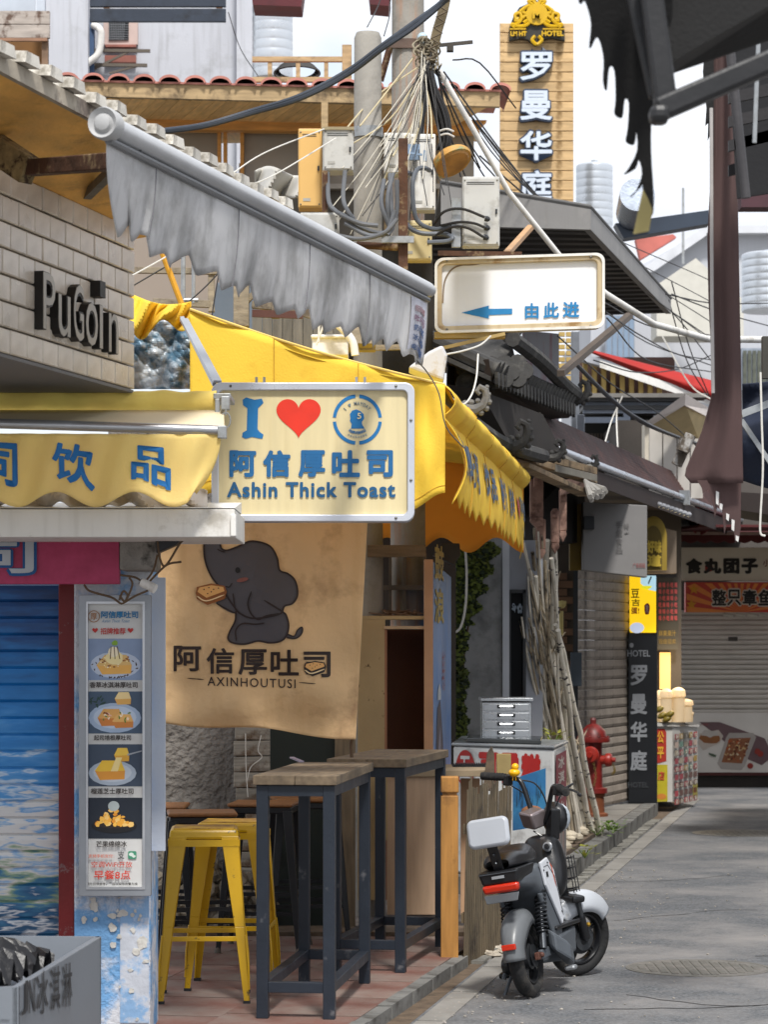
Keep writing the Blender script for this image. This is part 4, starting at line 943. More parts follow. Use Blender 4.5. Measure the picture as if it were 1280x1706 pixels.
def black_stool(loc, rz, label):
    th = thing('black_stool', label, 'stool', loc, rz, 'black metal bar stools with wooden seats'); M = wm(th); h = .765
    mb = MB(); mb.box((-.17,-.17,h-.02),(.17,.17,h)); mb.xf(M); obj('seat', mb, seatw, th, bev=.01)
    mb = MB(); mb.box((-.16,-.16,h-.055),(.16,.16,h-.021)); mb.xf(M); obj('apron', mb, blk, th, bev=.006)
    for sx in (-1,1):
        for sy in (-1,1):
            q = lambda z: V((sx*(.14+.07*(h-z)/h), sy*(.14+.07*(h-z)/h), z))
            mb = MB(); mb.hexa([q(0)+V((a*.012,b*.012,0)) for a,b in ((-1,-1),(1,-1),(1,1),(-1,1))], [q(h-.04)+V((a*.024,b*.024,0)) for a,b in ((-1,-1),(1,-1),(1,1),(-1,1))]); mb.xf(M); lg = obj('leg', mb, blk, th, bev=.003)
            mb = MB(); mb.lathe([(.018,0),(.016,.02),(.01,.03)], q(0), 8); mb.xf(M); obj('foot', mb, mat('foot_cap','5a534a',.6), lg)
    mb = MB()
    for z_ in (.20,.30):
        c4 = [V((sx*(.14+.07*(h-z_)/h), sy*(.14+.07*(h-z_)/h), z_)) for sx,sy in ((-1,-1),(1,-1),(1,1),(-1,1))]
        for i in range(4): mb.bar(c4[i], c4[(i+1)%4], .012, .02)
    mb.xf(M); obj('foot_rail', mb, blk, th); return th
for px, yy, rz, lb in ((336,13.55,.1,'black stool with brown seat directly behind the yellow stools'),(258,14.15,0,'leftmost black stool, mostly hidden by the pale panel'),
                       (440,14.35,-.1,'black stool with brown seat between the stools and the front table'),(508,14.75,.15,'farthest black stool, seen through the front table legs')):
    black_stool((X(px,yy), yy, zf), rz, lb)
# ---------------------------------------------------------------- scooter
random.seed(4)
plg = mat('grey_plastic','50555b',.4,.06,6,.1,120); blp = mat('black_plastic','17181b',.35,.06,6,.08,120,spec=.5); rub = mat('tyre_rubber','1d1d1e',.8,.15,12,.7,45,dirt=('4a4641',.6,8,.1))
leather = mat('black_seat_vinyl','1c1c1f',.32,.05,6,.15,200,spec=.6); wht = mat('scooter_white','c9ccd2',.3,.03,4,.02); sil = mat('scooter_silver','8d9094',.35,.06,6,.05,metal=.5)
steel = mat('spring_steel','55585c',.3,.08,8,.05,metal=.8); redl = mat('red_lens','b5260c',.2,.04,4,0,spec=.7)
rp, fp = G(887,1662), G(966,1630)
head = math.radians(19)
th = thing('electric_scooter', 'small black and white electric scooter parked at the road edge', 'scooter', (rp.x, rp.y, 0), -head)
M = wm(th)@Matrix.Rotation(math.radians(-10),4,'Y')          # leaning on its side stand
RW, WB = .19, .88
def so_(nm, mb, m, par=None, Mx=None, **k): mb.xf(M if Mx is None else M@Mx); return obj(nm, mb, m, par or th, **k)
# steering: rotate the front about the raked steering axis
h0, h1 = V((0,.60,.78)), V((0,WB-.04,.19)); axd = (h0-h1).normalized()
ST = Matrix.Translation(h1)@Matrix.Rotation(math.radians(-37),4,axd)@Matrix.Translation(-h1)
rotX = Matrix.Rotation(math.radians(90),4,'Y')
def torus(R_, r_, w_, ky=40, kp=10):
    mb = MB(); vs_ = []
    for i in range(ky):
        a = 2*math.pi*i/ky
        for j in range(kp):
            b = 2*math.pi*j/kp; rr = R_+r_*math.cos(b)*(.9 if math.cos(b) > 0 else 1); vs_.append(V((w_*math.sin(b), rr*math.cos(a), rr*math.sin(a))))
    return mb.add(vs_, [(i*kp+j, i*kp+(j+1)%kp, ((i+1)%ky)*kp+(j+1)%kp, ((i+1)%ky)*kp+j) for i in range(ky) for j in range(kp)])
def wheel(c, Mx, hub):
    c = V(c); T_ = Matrix.Translation(c)
    w = so_('wheel', torus(.122,.014,.028).xf(T_), blp, Mx=Mx, smooth=True)
    mb = torus(RW-.032,.033,.037,48,12).xf(T_)
    t_ = so_('tyre', mb, rub, w, Mx, smooth=True)
    mb = MB()
    for i in range(5):
        for d_ in (-.13,.13):
            a = 2*math.pi*i/5+.3; q = Matrix.Rotation(a+d_,4,'X'); mb.bar(T_@q@V((.006,0,hub*.8)), T_@Matrix.Rotation(a+d_*.55,4,'X')@V((.0,0,.118)), .016, .010)
    so_('spoke', mb, blp, w, Mx, bev=.002)
    mb = MB(); mb.lathe([(.012,-.055),(.03,-.045),(hub,-.028),(hub,.028),(.03,.045),(.012,.055)], (0,0,0), 24, M=None); mb.xf(T_@rotX); so_('hub', mb, mat('hub_grey','2c2e31',.4,.1,metal=.3), w, Mx, smooth=True)
    mb = MB(); mb.lathe([(.055,-.002),(.055,.002)], (0,0,0), 24); mb.xf(T_@Matrix.Translation((.045,0,0))@rotX); so_('brake_disc', mb, steel, w, Mx)
wheel((0,0,RW), None, .06); wheel((0,WB,RW), ST, .075)
# rear mudguard
def guard(c, r_, a0, a1, hw, dep, m, nm, Mx=None, bulge=0):
    def f(u, v):
        a = R(a0+(a1-a0)*u); s = 2*v-1; rr = r_-dep*abs(s)**3+bulge*math.sin(math.pi*u)*(1-s*s); x = hw*math.copysign(min(1,abs(s)*1.15),s)*(.75+.25*math.sin(math.pi*min(1,u*1.2)))
        return V((x, c[1]+rr*math.cos(a), c[2]+rr*math.sin(a)))
    return so_(nm, MB().grid(f, 26, 14), m, Mx=Mx, smooth=True, thick=.005)
guard((0,0,RW), .225, 62, 180, .066, .075, mat('mudguard_grey','5d6063',.38,.08,5,.05,spec=.5), 'rear_mudguard')
mb = MB(); mb.box((-.034,-.238,.245),(.034,-.222,.272)); so_('reflector', mb, redl, bev=.004)
guard((0,WB,RW), .226, 38, 140, .062, .085, mat('fender_white','a9adb3',.3,.05,4,.03,dirt=('8a8680',.66,9,.05)), 'front_mudguard', ST, .015)
# forks
for s_ in (-1,1):
    mb = MB(); mb.tube([V((s_*.062,WB,RW)), V((s_*.062,WB-.07,.40))], .014, 10); so_('fork_leg', mb, steel, Mx=ST, smooth=True)
    mb = MB(); mb.tube([V((s_*.062,WB-.005,RW+.01)), V((s_*.062,WB-.045,.31))], .022, 12); so_('fork_boot', mb, blp, Mx=ST, smooth=True)
mb = MB(); mb.box((-.09,WB-.12,.385),(.09,WB-.04,.42)); so_('fork_crown', mb, blp, Mx=ST, bev=.012)
mb = MB(); mb.tube([V((0,WB-.09,.40)), V((0,.66,.60))], .024, 12); so_('steering_tube', mb, blp, Mx=ST, smooth=True)
mb = MB(); mb.ball((.07,WB-.0,.27), .012, 8); so_('brass_nut', mb, mat('brass','a8852f',.4,metal=.6), Mx=ST)
# leg shield capsule with lock
def capsule(nm, A_, B_, w_, d_, m, n1=24, Mx=None, par=None, tap=.8):
    A_, B_ = V(A_), V(B_); ax = (B_-A_).normalized(); side = V((1,0,0)); up = side.cross(ax).normalized(); L_ = (B_-A_).length
    def f(u, v):
        a = 2*math.pi*u; ph = math.pi*v; q = -math.cos(ph); r_ = math.sin(ph)**.45; k_ = 1+(tap-1)*(q*.5+.5)
        ca, sa = math.cos(a), math.sin(a); ca = math.copysign(abs(ca)**.7, ca); sa = math.copysign(abs(sa)**.7, sa)
        return A_.lerp(B_, q*.5+.5)+side*w_*r_*ca*k_+up*d_*r_*sa*k_
    return so_(nm, MB().grid(f, n1, 18), m, par, Mx, smooth=True)
sh_ = capsule('leg_shield', (.0,.52,.42), (.0,.60,.72), .115, .085, blp, tap=.9)
mb = MB(); mb.lathe([(.024,0),(.024,.005),(.018,.008),(.012,.008)], (0,0,0), 20, M=Matrix.Translation((.055,.49,.665))@Matrix.Rotation(R(78),4,'X')); lk = so_('key_lock', mb, sil, smooth=True)
mb = MB(); mb.lathe([(.013,0),(.013,.016),(.004,.017)], (0,0,0), 14, M=Matrix.Translation((.055,.484,.665))@Matrix.Rotation(R(78),4,'X')); so_('key_hole', mb, blp, lk)
# handlebar column, display, bars, grips
mb = MB(); mb.hexa([(-.045,.535,.755),(.045,.535,.755),(.04,.62,.775),(-.04,.62,.775)], [(-.05,.50,.835),(.05,.50,.835),(.045,.60,.86),(-.045,.60,.86)]); so_('display_box', mb, mat('rose_silver','83797a',.3,.05,8,.03,metal=.6), Mx=ST, bev=.012, smooth=True)
for s_ in (-1,1):
    mb = MB(); mb.tube([V((s_*.03,.60,.78)), V((s_*.055,.60,.82)), V((s_*.11,.58,.955)), V((s_*.15,.565,.985)), V((s_*.21,.54,.985))], .012, 10, 6); bar_ = so_('handlebar', mb, blp, Mx=ST, smooth=True)
    mb = MB(); mb.tube([V((s_*.20,.545,.985)), V((s_*.32,.49,.98))], .019, 14); 
    for i in range(8): p = V((s_*.215,.538,.985)).lerp(V((s_*.31,.495,.98)), i/7); mb.lathe([(.0205,-.002),(.0205,.002)], (0,0,0), 14, M=Matrix.Translation(p)@V((0,0,1)).rotation_difference(V((s_*.12,-.055,-.005))).to_matrix().to_4x4())
    so_('grip', mb, rub, bar_, Mx=ST, smooth=True)
    mb = MB(); mb.tube([V((s_*.19,.575,.98)), V((s_*.22,.60,.975)), V((s_*.30,.575,.975)), V((s_*.345,.555,.968))], .006, 8, 5); mb.ball((s_*.348,.553,.968), .01, 8); so_('brake_lever', mb, blp, Mx=ST, smooth=True)
    mb = MB(); mb.box((s_*.19-.02,.53,.945),(s_*.19+.02,.57,1.0)); so_('switch_cluster', mb, blp, bar_, Mx=ST, bev=.008)
mb = MB(); mb.tube([V((-.20,.58,.97)), V((-.12,.66,.96)), V((-.05,.68,.88)), V((-.02,.66,.80))], .004, 6, 6); mb.tube([V((.20,.58,.98)), V((.15,.68,.99)), V((.05,.69,.92)), V((.02,.66,.80))], .004, 6, 6); mb.tube([V((-.21,.57,.95)), V((-.10,.60,.90)), V((-.03,.61,.80))], .003, 6, 6); so_('cable', mb, blp, Mx=ST, smooth=True)
# round headlamp shell in front of the column
mb = MB(); mb.ball((.0,.70,.80), (.075,.055,.082), 20); hl = so_('headlamp_shell', mb, blp, Mx=ST, smooth=True)
mb = MB(); mb.ball((.0,.725,.80), (.066,.05,.072), 18); so_('lens', mb, mat('lamp_glass','aab2ba',.1,.03,4,0,spec=.8), hl, Mx=ST, smooth=True)
mb = MB(); mb.box((.045,.60,.71),(.09,.66,.86)); so_('lamp_bracket', mb, blp, Mx=ST, bev=.008)
# wire basket in front
mb = MB()
for z_ in (.44,.49,.54,.59): mb.tube([V((.02,.66,z_)), V((.10,.66,z_)), V((.10,.76,z_)), V((-.10,.76,z_))], .003, 5)
for a, b in ((.10,.66),(.10,.71),(.10,.76),(.04,.76),(-.02,.76),(-.08,.76)): mb.tube([V((a,b,.42)), V((a,b,.60))], .003, 5)
for i in range(5): mb.tube([V((-.10,.67+.02*i,.43)), V((.10,.67+.02*i,.43))], .002, 5)
so_('wire_basket', mb, blp)
# floor pan and battery box
mb = MB(); mb.hexa([(-.085,.25,.13),(.105,.25,.13),(.105,.52,.15),(-.085,.52,.15)], [(-.09,.25,.255),(.115,.25,.255),(.115,.54,.275),(-.09,.54,.275)]); so_('battery_box', mb, plg, bev=.015)
mb = MB(); mb.prism([V((x_,y_,.262+.018)) for x_,y_ in ((-.12,.2),(.12,.2),(.13,.58),(-.13,.58))], (0,0,.018)); so_('floor_board', mb, blp, bev=.006)
mb = MB(); mb.tube([V((.0,.56,.28)), V((0,.58,.44))], .035, 12); mb.tube([V((0,.54,.20)), V((0,.62,.36)), V((0,.66,.60))], .022, 10, 5); so_('down_tube', mb, blp, smooth=True)
mb = MB(); mb.prism([V((.10,.30,.10)),V((.15,.30,.10)),V((.17,.18,.13)),V((.13,.08,.19)),V((.09,.10,.22))], (0,0,.09)); so_('drive_cover', mb, plg, bev=.015)
mb = MB(); mb.box((.12,.19,.085),(.175,.25,.108)); so_('foot_peg', mb, sil, bev=.012); mb = MB(); mb.box((-.20,.17,.09),(-.11,.27,.12)); so_('foot_peg', mb, blp, bev=.012)
# swing arm
for s_ in (-1,1): mb = MB(); mb.bar(V((s_*.075,0,RW)), V((s_*.085,.26,.20)), .022, .045); so_('swing_arm', mb, plg, bev=.006)
mb = MB(); mb.box((.055,-.035,.17),(.078,.02,.205)); mb.ball((.082,-.0,.19), .013, 10); so_('brake_caliper', mb, mat('rusty_caliper','5a3a30',.6,.2,20,.2,metal=.2), bev=.004)
# shock absorbers with coil springs
for s_ in (-1,1):
    A_, B_ = V((s_*.085,.03,.215)), V((s_*.085,.14,.50)); mb = MB(); mb.tube([A_, B_], .010, 8); mb.tube([A_, A_.lerp(B_,.28)], .017, 10); mb.tube([B_.lerp(A_,.1), B_], .02, 10); shk = so_('shock_absorber', mb, steel, smooth=True)
    pts = []; ax = (B_-A_).normalized(); u_ = ax.orthogonal().normalized(); w_ = ax.cross(u_)
    for i in range(0, 133): q = i/132; a = q*2*math.pi*11; pts.append(A_.lerp(B_, .22+.70*q)+(u_*math.cos(a)+w_*math.sin(a))*.025)
    mb = MB(); mb.tube(pts, .005, 6); so_('spring', mb, mat('spring_black','303236',.3,.08,metal=.5), shk, smooth=True)
# body under the seat: shell by cross sections
def shell(nm, secs, m, k_=20, pw=.6):
    def f(u, v):
        n_ = len(secs)-1; q = min(v*n_, n_-1e-6); i = int(q); t_ = q-i; A_, B_ = secs[i], secs[i+1]
        y, z0, z1, w = [A_[j]*(1-t_)+B_[j]*t_ for j in range(4)]; a = 2*math.pi*u; ca, sa = math.cos(a), math.sin(a)
        return V((w*math.copysign(abs(ca)**pw,ca), y, (z0+z1)/2+(z1-z0)/2*math.copysign(abs(sa)**pw,sa)))
    mb = MB(); mb.grid(f, k_*2, (len(secs)-1)*4); n0 = k_*2+1; nn = (len(secs)-1)*4; mb.f.append(tuple(range(n0-1,-1,-1))); mb.f.append(tuple(nn*n0+j for j in range(n0))); return so_(nm, mb, m, smooth=True)
shell('rear_body', [(-.17,.53,.59,.07),(-.10,.51,.60,.095),(.02,.49,.62,.108),(.12,.44,.62,.108),(.22,.34,.615,.105),(.30,.27,.56,.10),(.35,.24,.44,.09)], plg)
for s_ in (-1,1):
    mb = MB(); mb.prism([V((s_*.108,.10,.61)),V((s_*.108,.22,.625)),V((s_*.108,.30,.56)),V((s_*.108,.34,.33)),V((s_*.108,.30,.30)),V((s_*.108,.20,.42)),V((s_*.108,.13,.50))], (s_*.014,0,0)); pn_ = so_('side_panel', mb, wht, bev=.005)
    mb = MB(); mb.prism([V((s_*.1235,.235,.60)),V((s_*.1235,.262,.58)),V((s_*.1235,.285,.48)),V((s_*.1235,.275,.50)),V((s_*.1235,.255,.57))], (s_*.001,0,0)); so_('orange_stripe', mb, flat('c8562c'), pn_)
    mb = MB(); mb.box((s_*.1225-.0015,.155,.535),(s_*.1225+.0015,.185,.56)); so_('badge', mb, blp, pn_)
    mb = MB(); mb.hexa([(s_*.085,.24,.16),(s_*.105,.24,.16),(s_*.105,.34,.17),(s_*.085,.34,.17)], [(s_*.085,.06,.47),(s_*.105,.06,.47),(s_*.108,.30,.46),(s_*.085,.30,.46)]); so_('frame_side', mb, plg, bev=.008)
mb = MB(); mb.hexa([(-.085,-.20,.545),(.085,-.20,.545),(.10,.0,.56),(-.10,.0,.56)], [(-.098,-.21,.61),(.098,-.21,.61),(.12,.02,.62),(-.12,.02,.62)]); so_('tail_tray', mb, blp, bev=.012)
mb = MB(); mb.hexa([(-.085,-.205,.508),(.085,-.205,.508),(.08,-.16,.508),(-.08,-.16,.508)], [(-.09,-.212,.548),(.09,-.212,.548),(.085,-.16,.55),(-.085,-.16,.55)]); so_('tail_lamp', mb, redl, bev=.012, smooth=True)
mb = MB(); mb.hexa([(-.075,-.215,.465),(.075,-.215,.465),(.075,-.207,.465),(-.075,-.207,.465)], [(-.085,-.205,.503),(.085,-.205,.503),(.085,-.197,.503),(-.085,-.197,.503)]); so_('number_bracket', mb, mat('bracket_grey','5e6165',.4,metal=.4), bev=.003)
# seat and backrest
def seatf(u, v):
    a = 2*math.pi*u; y = -.19+.50*v; w = .115*(math.sin(math.pi*min(1,max(0,(v*.94+.04))))**.35)*(1-.30*v); top = .045+.030*math.exp(-((v-.62)/.18)**2)+.018*math.exp(-((v-.16)/.14)**2); top *= math.sin(math.pi*(.03+.94*v))**.4
    ca, sa = math.cos(a), math.sin(a); return V((w*math.copysign(abs(ca)**.65,ca), y, .64+(top if sa > 0 else .028)*math.copysign(abs(sa)**.7,sa)))
so_('seat', MB().grid(seatf, 36, 30), leather, smooth=True)
mb = MB(); mb.bar(V((-.0,-.17,.60)), V((-.0,-.235,.74)), .05, .012); br = so_('backrest_stalk', mb, blp, bev=.004)
rr_ = rrect(-.10,-.068,.10,.068,.03,5); mb = MB(); Bm = Matrix.Translation((0,-.245,.79))@Matrix.Rotation(R(-10),4,'X')
mb.prism([Bm@V((a,-.018,b)) for a,b in rr_], Bm.to_3x3()@V((0,.036,0))); so_('backrest', mb, mat('grey_white_vinyl','a3a7ae',.4,.03,4,.05), bev=.014, smooth=True)
mb = MB()
for z_ in (.645,.685): mb.ball((0,-.197-(z_-.6)*.3,z_), .007, 8)
so_('bolt', mb, steel)
# side stand
mb = MB(); mb.tube([V((-.08,.10,.16)), V((-.15,.04,.012))], .009, 8); mb.tube([V((-.15,.06,.01)), V((-.16,.01,.01))], .014, 8); mb.tube([V((-.09,.06,.2)), V((-.13,.03,.1))], .012, 8); so_('side_stand', mb, steel, smooth=True)
capsule('left_drive_cover', (-.11,.02,.14), (-.11,.16,.2), .03, .045, blp)
# seams, screws, labels and road dust
for s_ in (-1,1):
    mb = MB(); mb.tube([V((s_*.1235,.13,.585)),V((s_*.1235,.20,.59)),V((s_*.1235,.285,.53)),V((s_*.1235,.325,.34))], .0013, 4); so_('seam', mb, blp)
    for y_, z_ in ((.12,.57),(.31,.36),(.20,.60)): mb = MB(); mb.ball((s_*.1235,y_,z_), .005, 6); so_('screw', mb, steel)
mb = MB(); mb.tube([V((-.09,-.212,.600)),V((.09,-.212,.600))], .0015, 4); so_('seam', mb, plg)
mb = MB(); mb.box((-.03,-.2165,.575),(.03,-.214,.588)); so_('sticker', mb, mat('sticker_silver','8b8e92',.4))
mb = MB(); mb.tube([V((.06,.10,.50)),V((.10,.16,.42)),V((.08,.20,.30)),V((.05,.12,.24)),V((.05,.02,.2))], .004, 6, 6); mb.tube([V((-.02,.55,.75)),V((.07,.56,.66)),V((.08,.60,.52)),V((.03,.56,.36))], .004, 6, 6); so_('cable', mb, blp, smooth=True)
# toy duck on the handlebar
Md = M@ST; dp = Md@V((-.135,.545,1.012)); duck = thing('toy_duck', 'small yellow rubber duck fixed to the scooter handlebar', 'toy duck', dp)
yd = mat('duck_yellow','e0a800',.35,.03,4,0,spec=.5)
mb = MB(); mb.ball(dp+V((0,0,.004)), (.029,.026,.020), 14); bdy = obj('body', mb, yd, duck, smooth=True); mb = MB(); mb.ball(dp+V((.004,0,.032)), .0185, 14); obj('head', mb, yd, duck, smooth=True)
mb = MB(); mb.ball(dp+V((.003,.018,.028)), (.008,.01,.004), 8); obj('beak', mb, mat('beak_orange','c85a10',.4), duck, smooth=True)
for s_ in (-1,1): mb = MB(); mb.tube([dp+V((s_*.006,0,-.015)), dp+V((s_*.008,0,-.034))], .0025, 6); obj('strap', mb, yd, duck)

# ---------------------------------------------------------------- freezer with steel drawers
Yz_ = 18.3
fz = thing('chest_freezer', 'white chest freezer with red lettering behind the scooter', 'freezer', P(850,1465,Yz_))
whm = mat('freezer_white','c9cac8',.4,.05,3,.04,dirt=('8a8884',.64,5,.1))
A = V((X(756,Yz_),Yz_,0)); B = V((X(924,Yz_-.55),Yz_-.55,0)); rd = (B-A).normalized(); bd = V((-rd.y,rd.x,0)); zt_, zb_ = .985, .125
C_ = B+bd*.0+V((.14,1.0,0))
mb = MB(); mb.prism([A+V((0,0,zb_)), B+V((0,0,zb_)), C_+V((0,0,zb_)), A+V((.1,1.3,zb_))], (0,0,zt_-zb_-.025)); obj('cabinet', mb, whm, fz, bev=.012)
mb = MB(); mb.prism([p+V((0,0,zt_-.022)) for p in (A-rd*.01-bd*.01, B+rd*.01-bd*.01, C_+V((.02,.02,0)), A+V((.09,1.32,0)))], (0,0,.022)); obj('lid', mb, mat('freezer_lid','8f9294',.3,.05,4,.03,metal=.3), fz, bev=.008)
mb = MB(); mb.prism([A+rd*.12+V((0,.1,zt_+.002)), B-rd*.1+V((0,.1,zt_+.002)), B-rd*.1+V((.05,.8,zt_+.002)), A+rd*.16+V((0,.8,zt_+.002))], (0,0,.03)); obj('glass_cover', mb, mat('dark_glass','2c3032',.15,.05,4,0,spec=.7), fz, bev=.006)
nrm = -bd
def onfz(u0, u1, z0, z1): return lambda x_, y_: A.lerp(B, u0+(u1-u0)*(x_+.5))+V((0,0,z0+(z1-z0)*(y_+.5)))+nrm*.006
rdn = flat('a3201c')
dsc = [(0.5+.5*math.cos(i*.3),0.5+.5*math.sin(i*.3)) for i in range(21)]
mb = MB(); mb.add([onfz(.03,.22,.70,.94)(a-.5,b-.5) for a,b in dsc], [tuple(range(21))]); obj('print', mb, rdn, fz)
lettering('五', None,None,None,1,1, flat('c9c9c7'), fz, mapf=lambda a,b: onfz(.07,.18,.74,.90)(a,b)+nrm*.002, bold=.02)
for ch, u0, u1 in (('可',.26,.46),('雪',.48,.66),('糕',.68,.88)): lettering(ch, None,None,None,1,1, rdn, fz, mapf=onfz(u0,u1,.72,.93), bold=.06)
def onfs(u0, u1, z0, z1):
    n2 = V(((C_-B).y,-(C_-B).x,0)).normalized()
    return lambda x_, y_: B.lerp(C_, u0+(u1-u0)*(x_+.5))+V((0,0,z0+(z1-z0)*(y_+.5)))+n2*.008
mb = MB(); mb.add([onfs(.05,.95,.5,.92)(a,b) for a,b in ((-.5,-.5),(.5,-.5),(.5,.5),(-.5,.5))], [(0,1,2,3)]); obj('print', mb, flat('7d2f38'), fz)
mb = MB(); mb.add([onfs(.05,.95,.14,.46)(a,b) for a,b in ((-.5,-.5),(.5,-.5),(.5,.5),(-.5,.5))], [(0,1,2,3)]); obj('print', mb, flat('9a9490'), fz)
for i in range(5): mb = MB(); u_ = .12+i*.17; mb.add([V(q)+V((.001,-.002,0)) for q in [onfs(u_,u_+.07,.15,.44)(a,b) for a,b in ((-.5,-.5),(.5,-.5),(.5,.5),(-.5,.5))]], [(0,1,2,3)]); obj('print', mb, flat(['4b3431','6d3a30','5a5046','7c4a38','3f3a38'][i]), fz)
for i in range(4): lettering('冰淇淋'[i%3], None,None,None,1,1, flat('b9b0a8'), fz, mapf=lambda a,b,i=i: onfs(.2,.75,.82-i*.1,.9-i*.1)(a,b)+V((.002,-.003,0)), bold=.02)
sd3 = thing('steel_drawer_box', 'stainless steel four drawer box on the white freezer', 'drawer box', P(845,1233,18.7))
Yd = 18.6; ss = mat('stainless','a7aaad',.28,.06,8,.05,metal=.85)
obj('case', MB().pbox(804,1170,886,1232,Yd,.35), ss, sd3, bev=.003); obj('top', MB().pbox(802,1163,889,1168,Yd-.02,.4), ss, sd3, bev=.002)
for i in range(4):
    y0 = 1173+i*14.6; dr = obj('drawer', MB().pbox(807,y0,882,y0+11.5,Yd-.012,.02), ss, sd3, bev=.002)
    mb = MB(); mb.tube([P(831,y0+4,Yd-.02),P(833,y0+4,Yd-.045),P(855,y0+4,Yd-.045),P(857,y0+4,Yd-.02)], .005, 6); obj('handle', mb, ss, dr)
    obj('handle_end', MB().pbox(829,y0+1,834,y0+7,Yd-.03,.02), dark_metal, dr); obj('handle_end', MB().pbox(854,y0+1,859,y0+7,Yd-.03,.02), dark_metal, dr)
bl = thing('picture_board', 'blue painted board with thin dark plants leaning on the freezer', 'board', P(880,1400,17.6))
A2, B2 = P(855,1300,17.2), P(910,1281,17.5)
obj('board', MB().prism([P(855,1298,17.2),P(910,1280,17.2),P(910,1372,17.2),P(880,1380,17.2),P(855,1384,17.2)], (0,.03,0)), mat('board_blue','1a5480',.6,.2,4,.1,dirt=('2c6f96',.55,6,.1)), bl)
random.seed(21)
mb = MB()
for i in range(16):
    x_ = random.uniform(860,905); y1 = 1345-random.uniform(0,25); mb.add([P(x_,y1,17.19),P(x_+1.2,y1,17.19),P(x_+random.uniform(-4,4),y1-random.uniform(15,40),17.19)], [(0,1,2)])
obj('print', mb, flat('1b2a30'), bl)
obj('brown_bag', MB().ball(P(887,1353,16.9), (.07,.05,.042), 12), mat('brown_paper','84583a',.8,.15,6,.4,30), label='brown paper bag on the ledge under the blue board', cat='bag', smooth=True)

# ---------------------------------------------------------------- grey house, ivy, door
gw = mat('grey_render','8b8c8d',.9,.08,2,.25,80,dirt=('59595a',.58,3,.1))
gh = thing('grey_house', 'smooth grey rendered house corner with a narrow dark door', 'building', P(810,1300,20.3))
obj('wall', MB().pbox(700,880,846,1420,20.3,3), gw, gh)
obj('corner_strip', MB().pbox(838,900,849,1400,20.27,.1), mat('pale_render','bcc0c8',.8,.06,3,.1), gh)
pa, pb_ = P(849,900,20.35), P(900,900,22.5)
obj('side_wall', MB().pbox(849,900,905,1400,20.6,.2), mat('pale_side','a9adb6',.85,.06,3,.1), gh)
dr = obj('door', MB().pbox(850,988,873,1340,20.5,.03), mat('door_glass','0c0e12',.55,.1,4,0,spec=.15), gh); obj('door_frame', MB().pbox(848,984,852,1340,20.45,.05).pbox(872,984,877,1340,20.45,.05).pbox(848,982,877,988,20.45,.05), dark_metal, dr)
plet('⚘✿', 853,1005,872,1022, 20.49, flat('8d99a6'), gh)
ivy = thing('ivy', 'dark green ivy hanging down the grey house wall under the yellow awning', 'ivy', P(770,1235,19.8))
random.seed(31)
ivm = mat('ivy_leaf','5a6628',.7,.25,3,0,rnd=.0,trans=.2,dirt=('6b7030',.6,9,.06)); ivd = mat('ivy_leaf_shade','1e2a12',.75,.2,3,0,trans=.1)  # second leaf colour is a darker copy with shade put into it
def leafcloud(n_, fn, size, nm, m, par):
    mb = MB()
    for _ in range(n_):
        p = fn(); a, b = random.uniform(0,6.28), random.uniform(-1,1); s = size*random.uniform(.6,1.3)
        d_ = V((math.cos(a),math.sin(a)*.5,b)).normalized(); w_ = d_.cross(V((random.uniform(-1,1),-1,random.uniform(-1,1)))).normalized()
        mb.add([p-d_*s*.5, p+w_*s*.36, p+d_*s*.6, p-w_*s*.36], [(0,1,2,3)])
    return obj(nm, mb, m, par, kind='stuff')
def ivp():
    v = random.random(); py = 905+v*330
    if py < 1040: q = (py-905)/135; x0, x1 = 752, 830-45*q+8*math.sin(py*.2)
    else: x0, x1 = 752, 775+4*math.sin(py*.09)+3*math.sin(py*.31)
    return P(random.uniform(x0,x1), py, random.uniform(19.7,20.25))
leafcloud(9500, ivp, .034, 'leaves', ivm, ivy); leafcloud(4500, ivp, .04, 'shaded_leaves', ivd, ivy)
mb = MB(); [mb.tube([P(755+i*5,1235,20.2),P(757+i*4,1100,20.2),P(765+i*7,980,20.2),P(775+i*9,900,20.2)], .008, 5, 4) for i in range(5)]; obj('stems', mb, cabb, ivy)
cable('white cable hanging from the awning past the ivy', [[(776,915,19.3),(778,960,19.3),(776,1010,19.3),(768,1045,19.3),(753,1057,19.3)]], .008, cabw)
obj('awning_lamp', MB().prism([P(722,925,17.5),P(757,941,17.5),P(768,925,17.5),P(766,905,17.5),P(735,905,17.5)], (0,.2,0)), mat('lamp_box','3a3530',.6,.15), label='dark box lamp hanging under the yellow awning edge', cat='lamp', bev=.005)

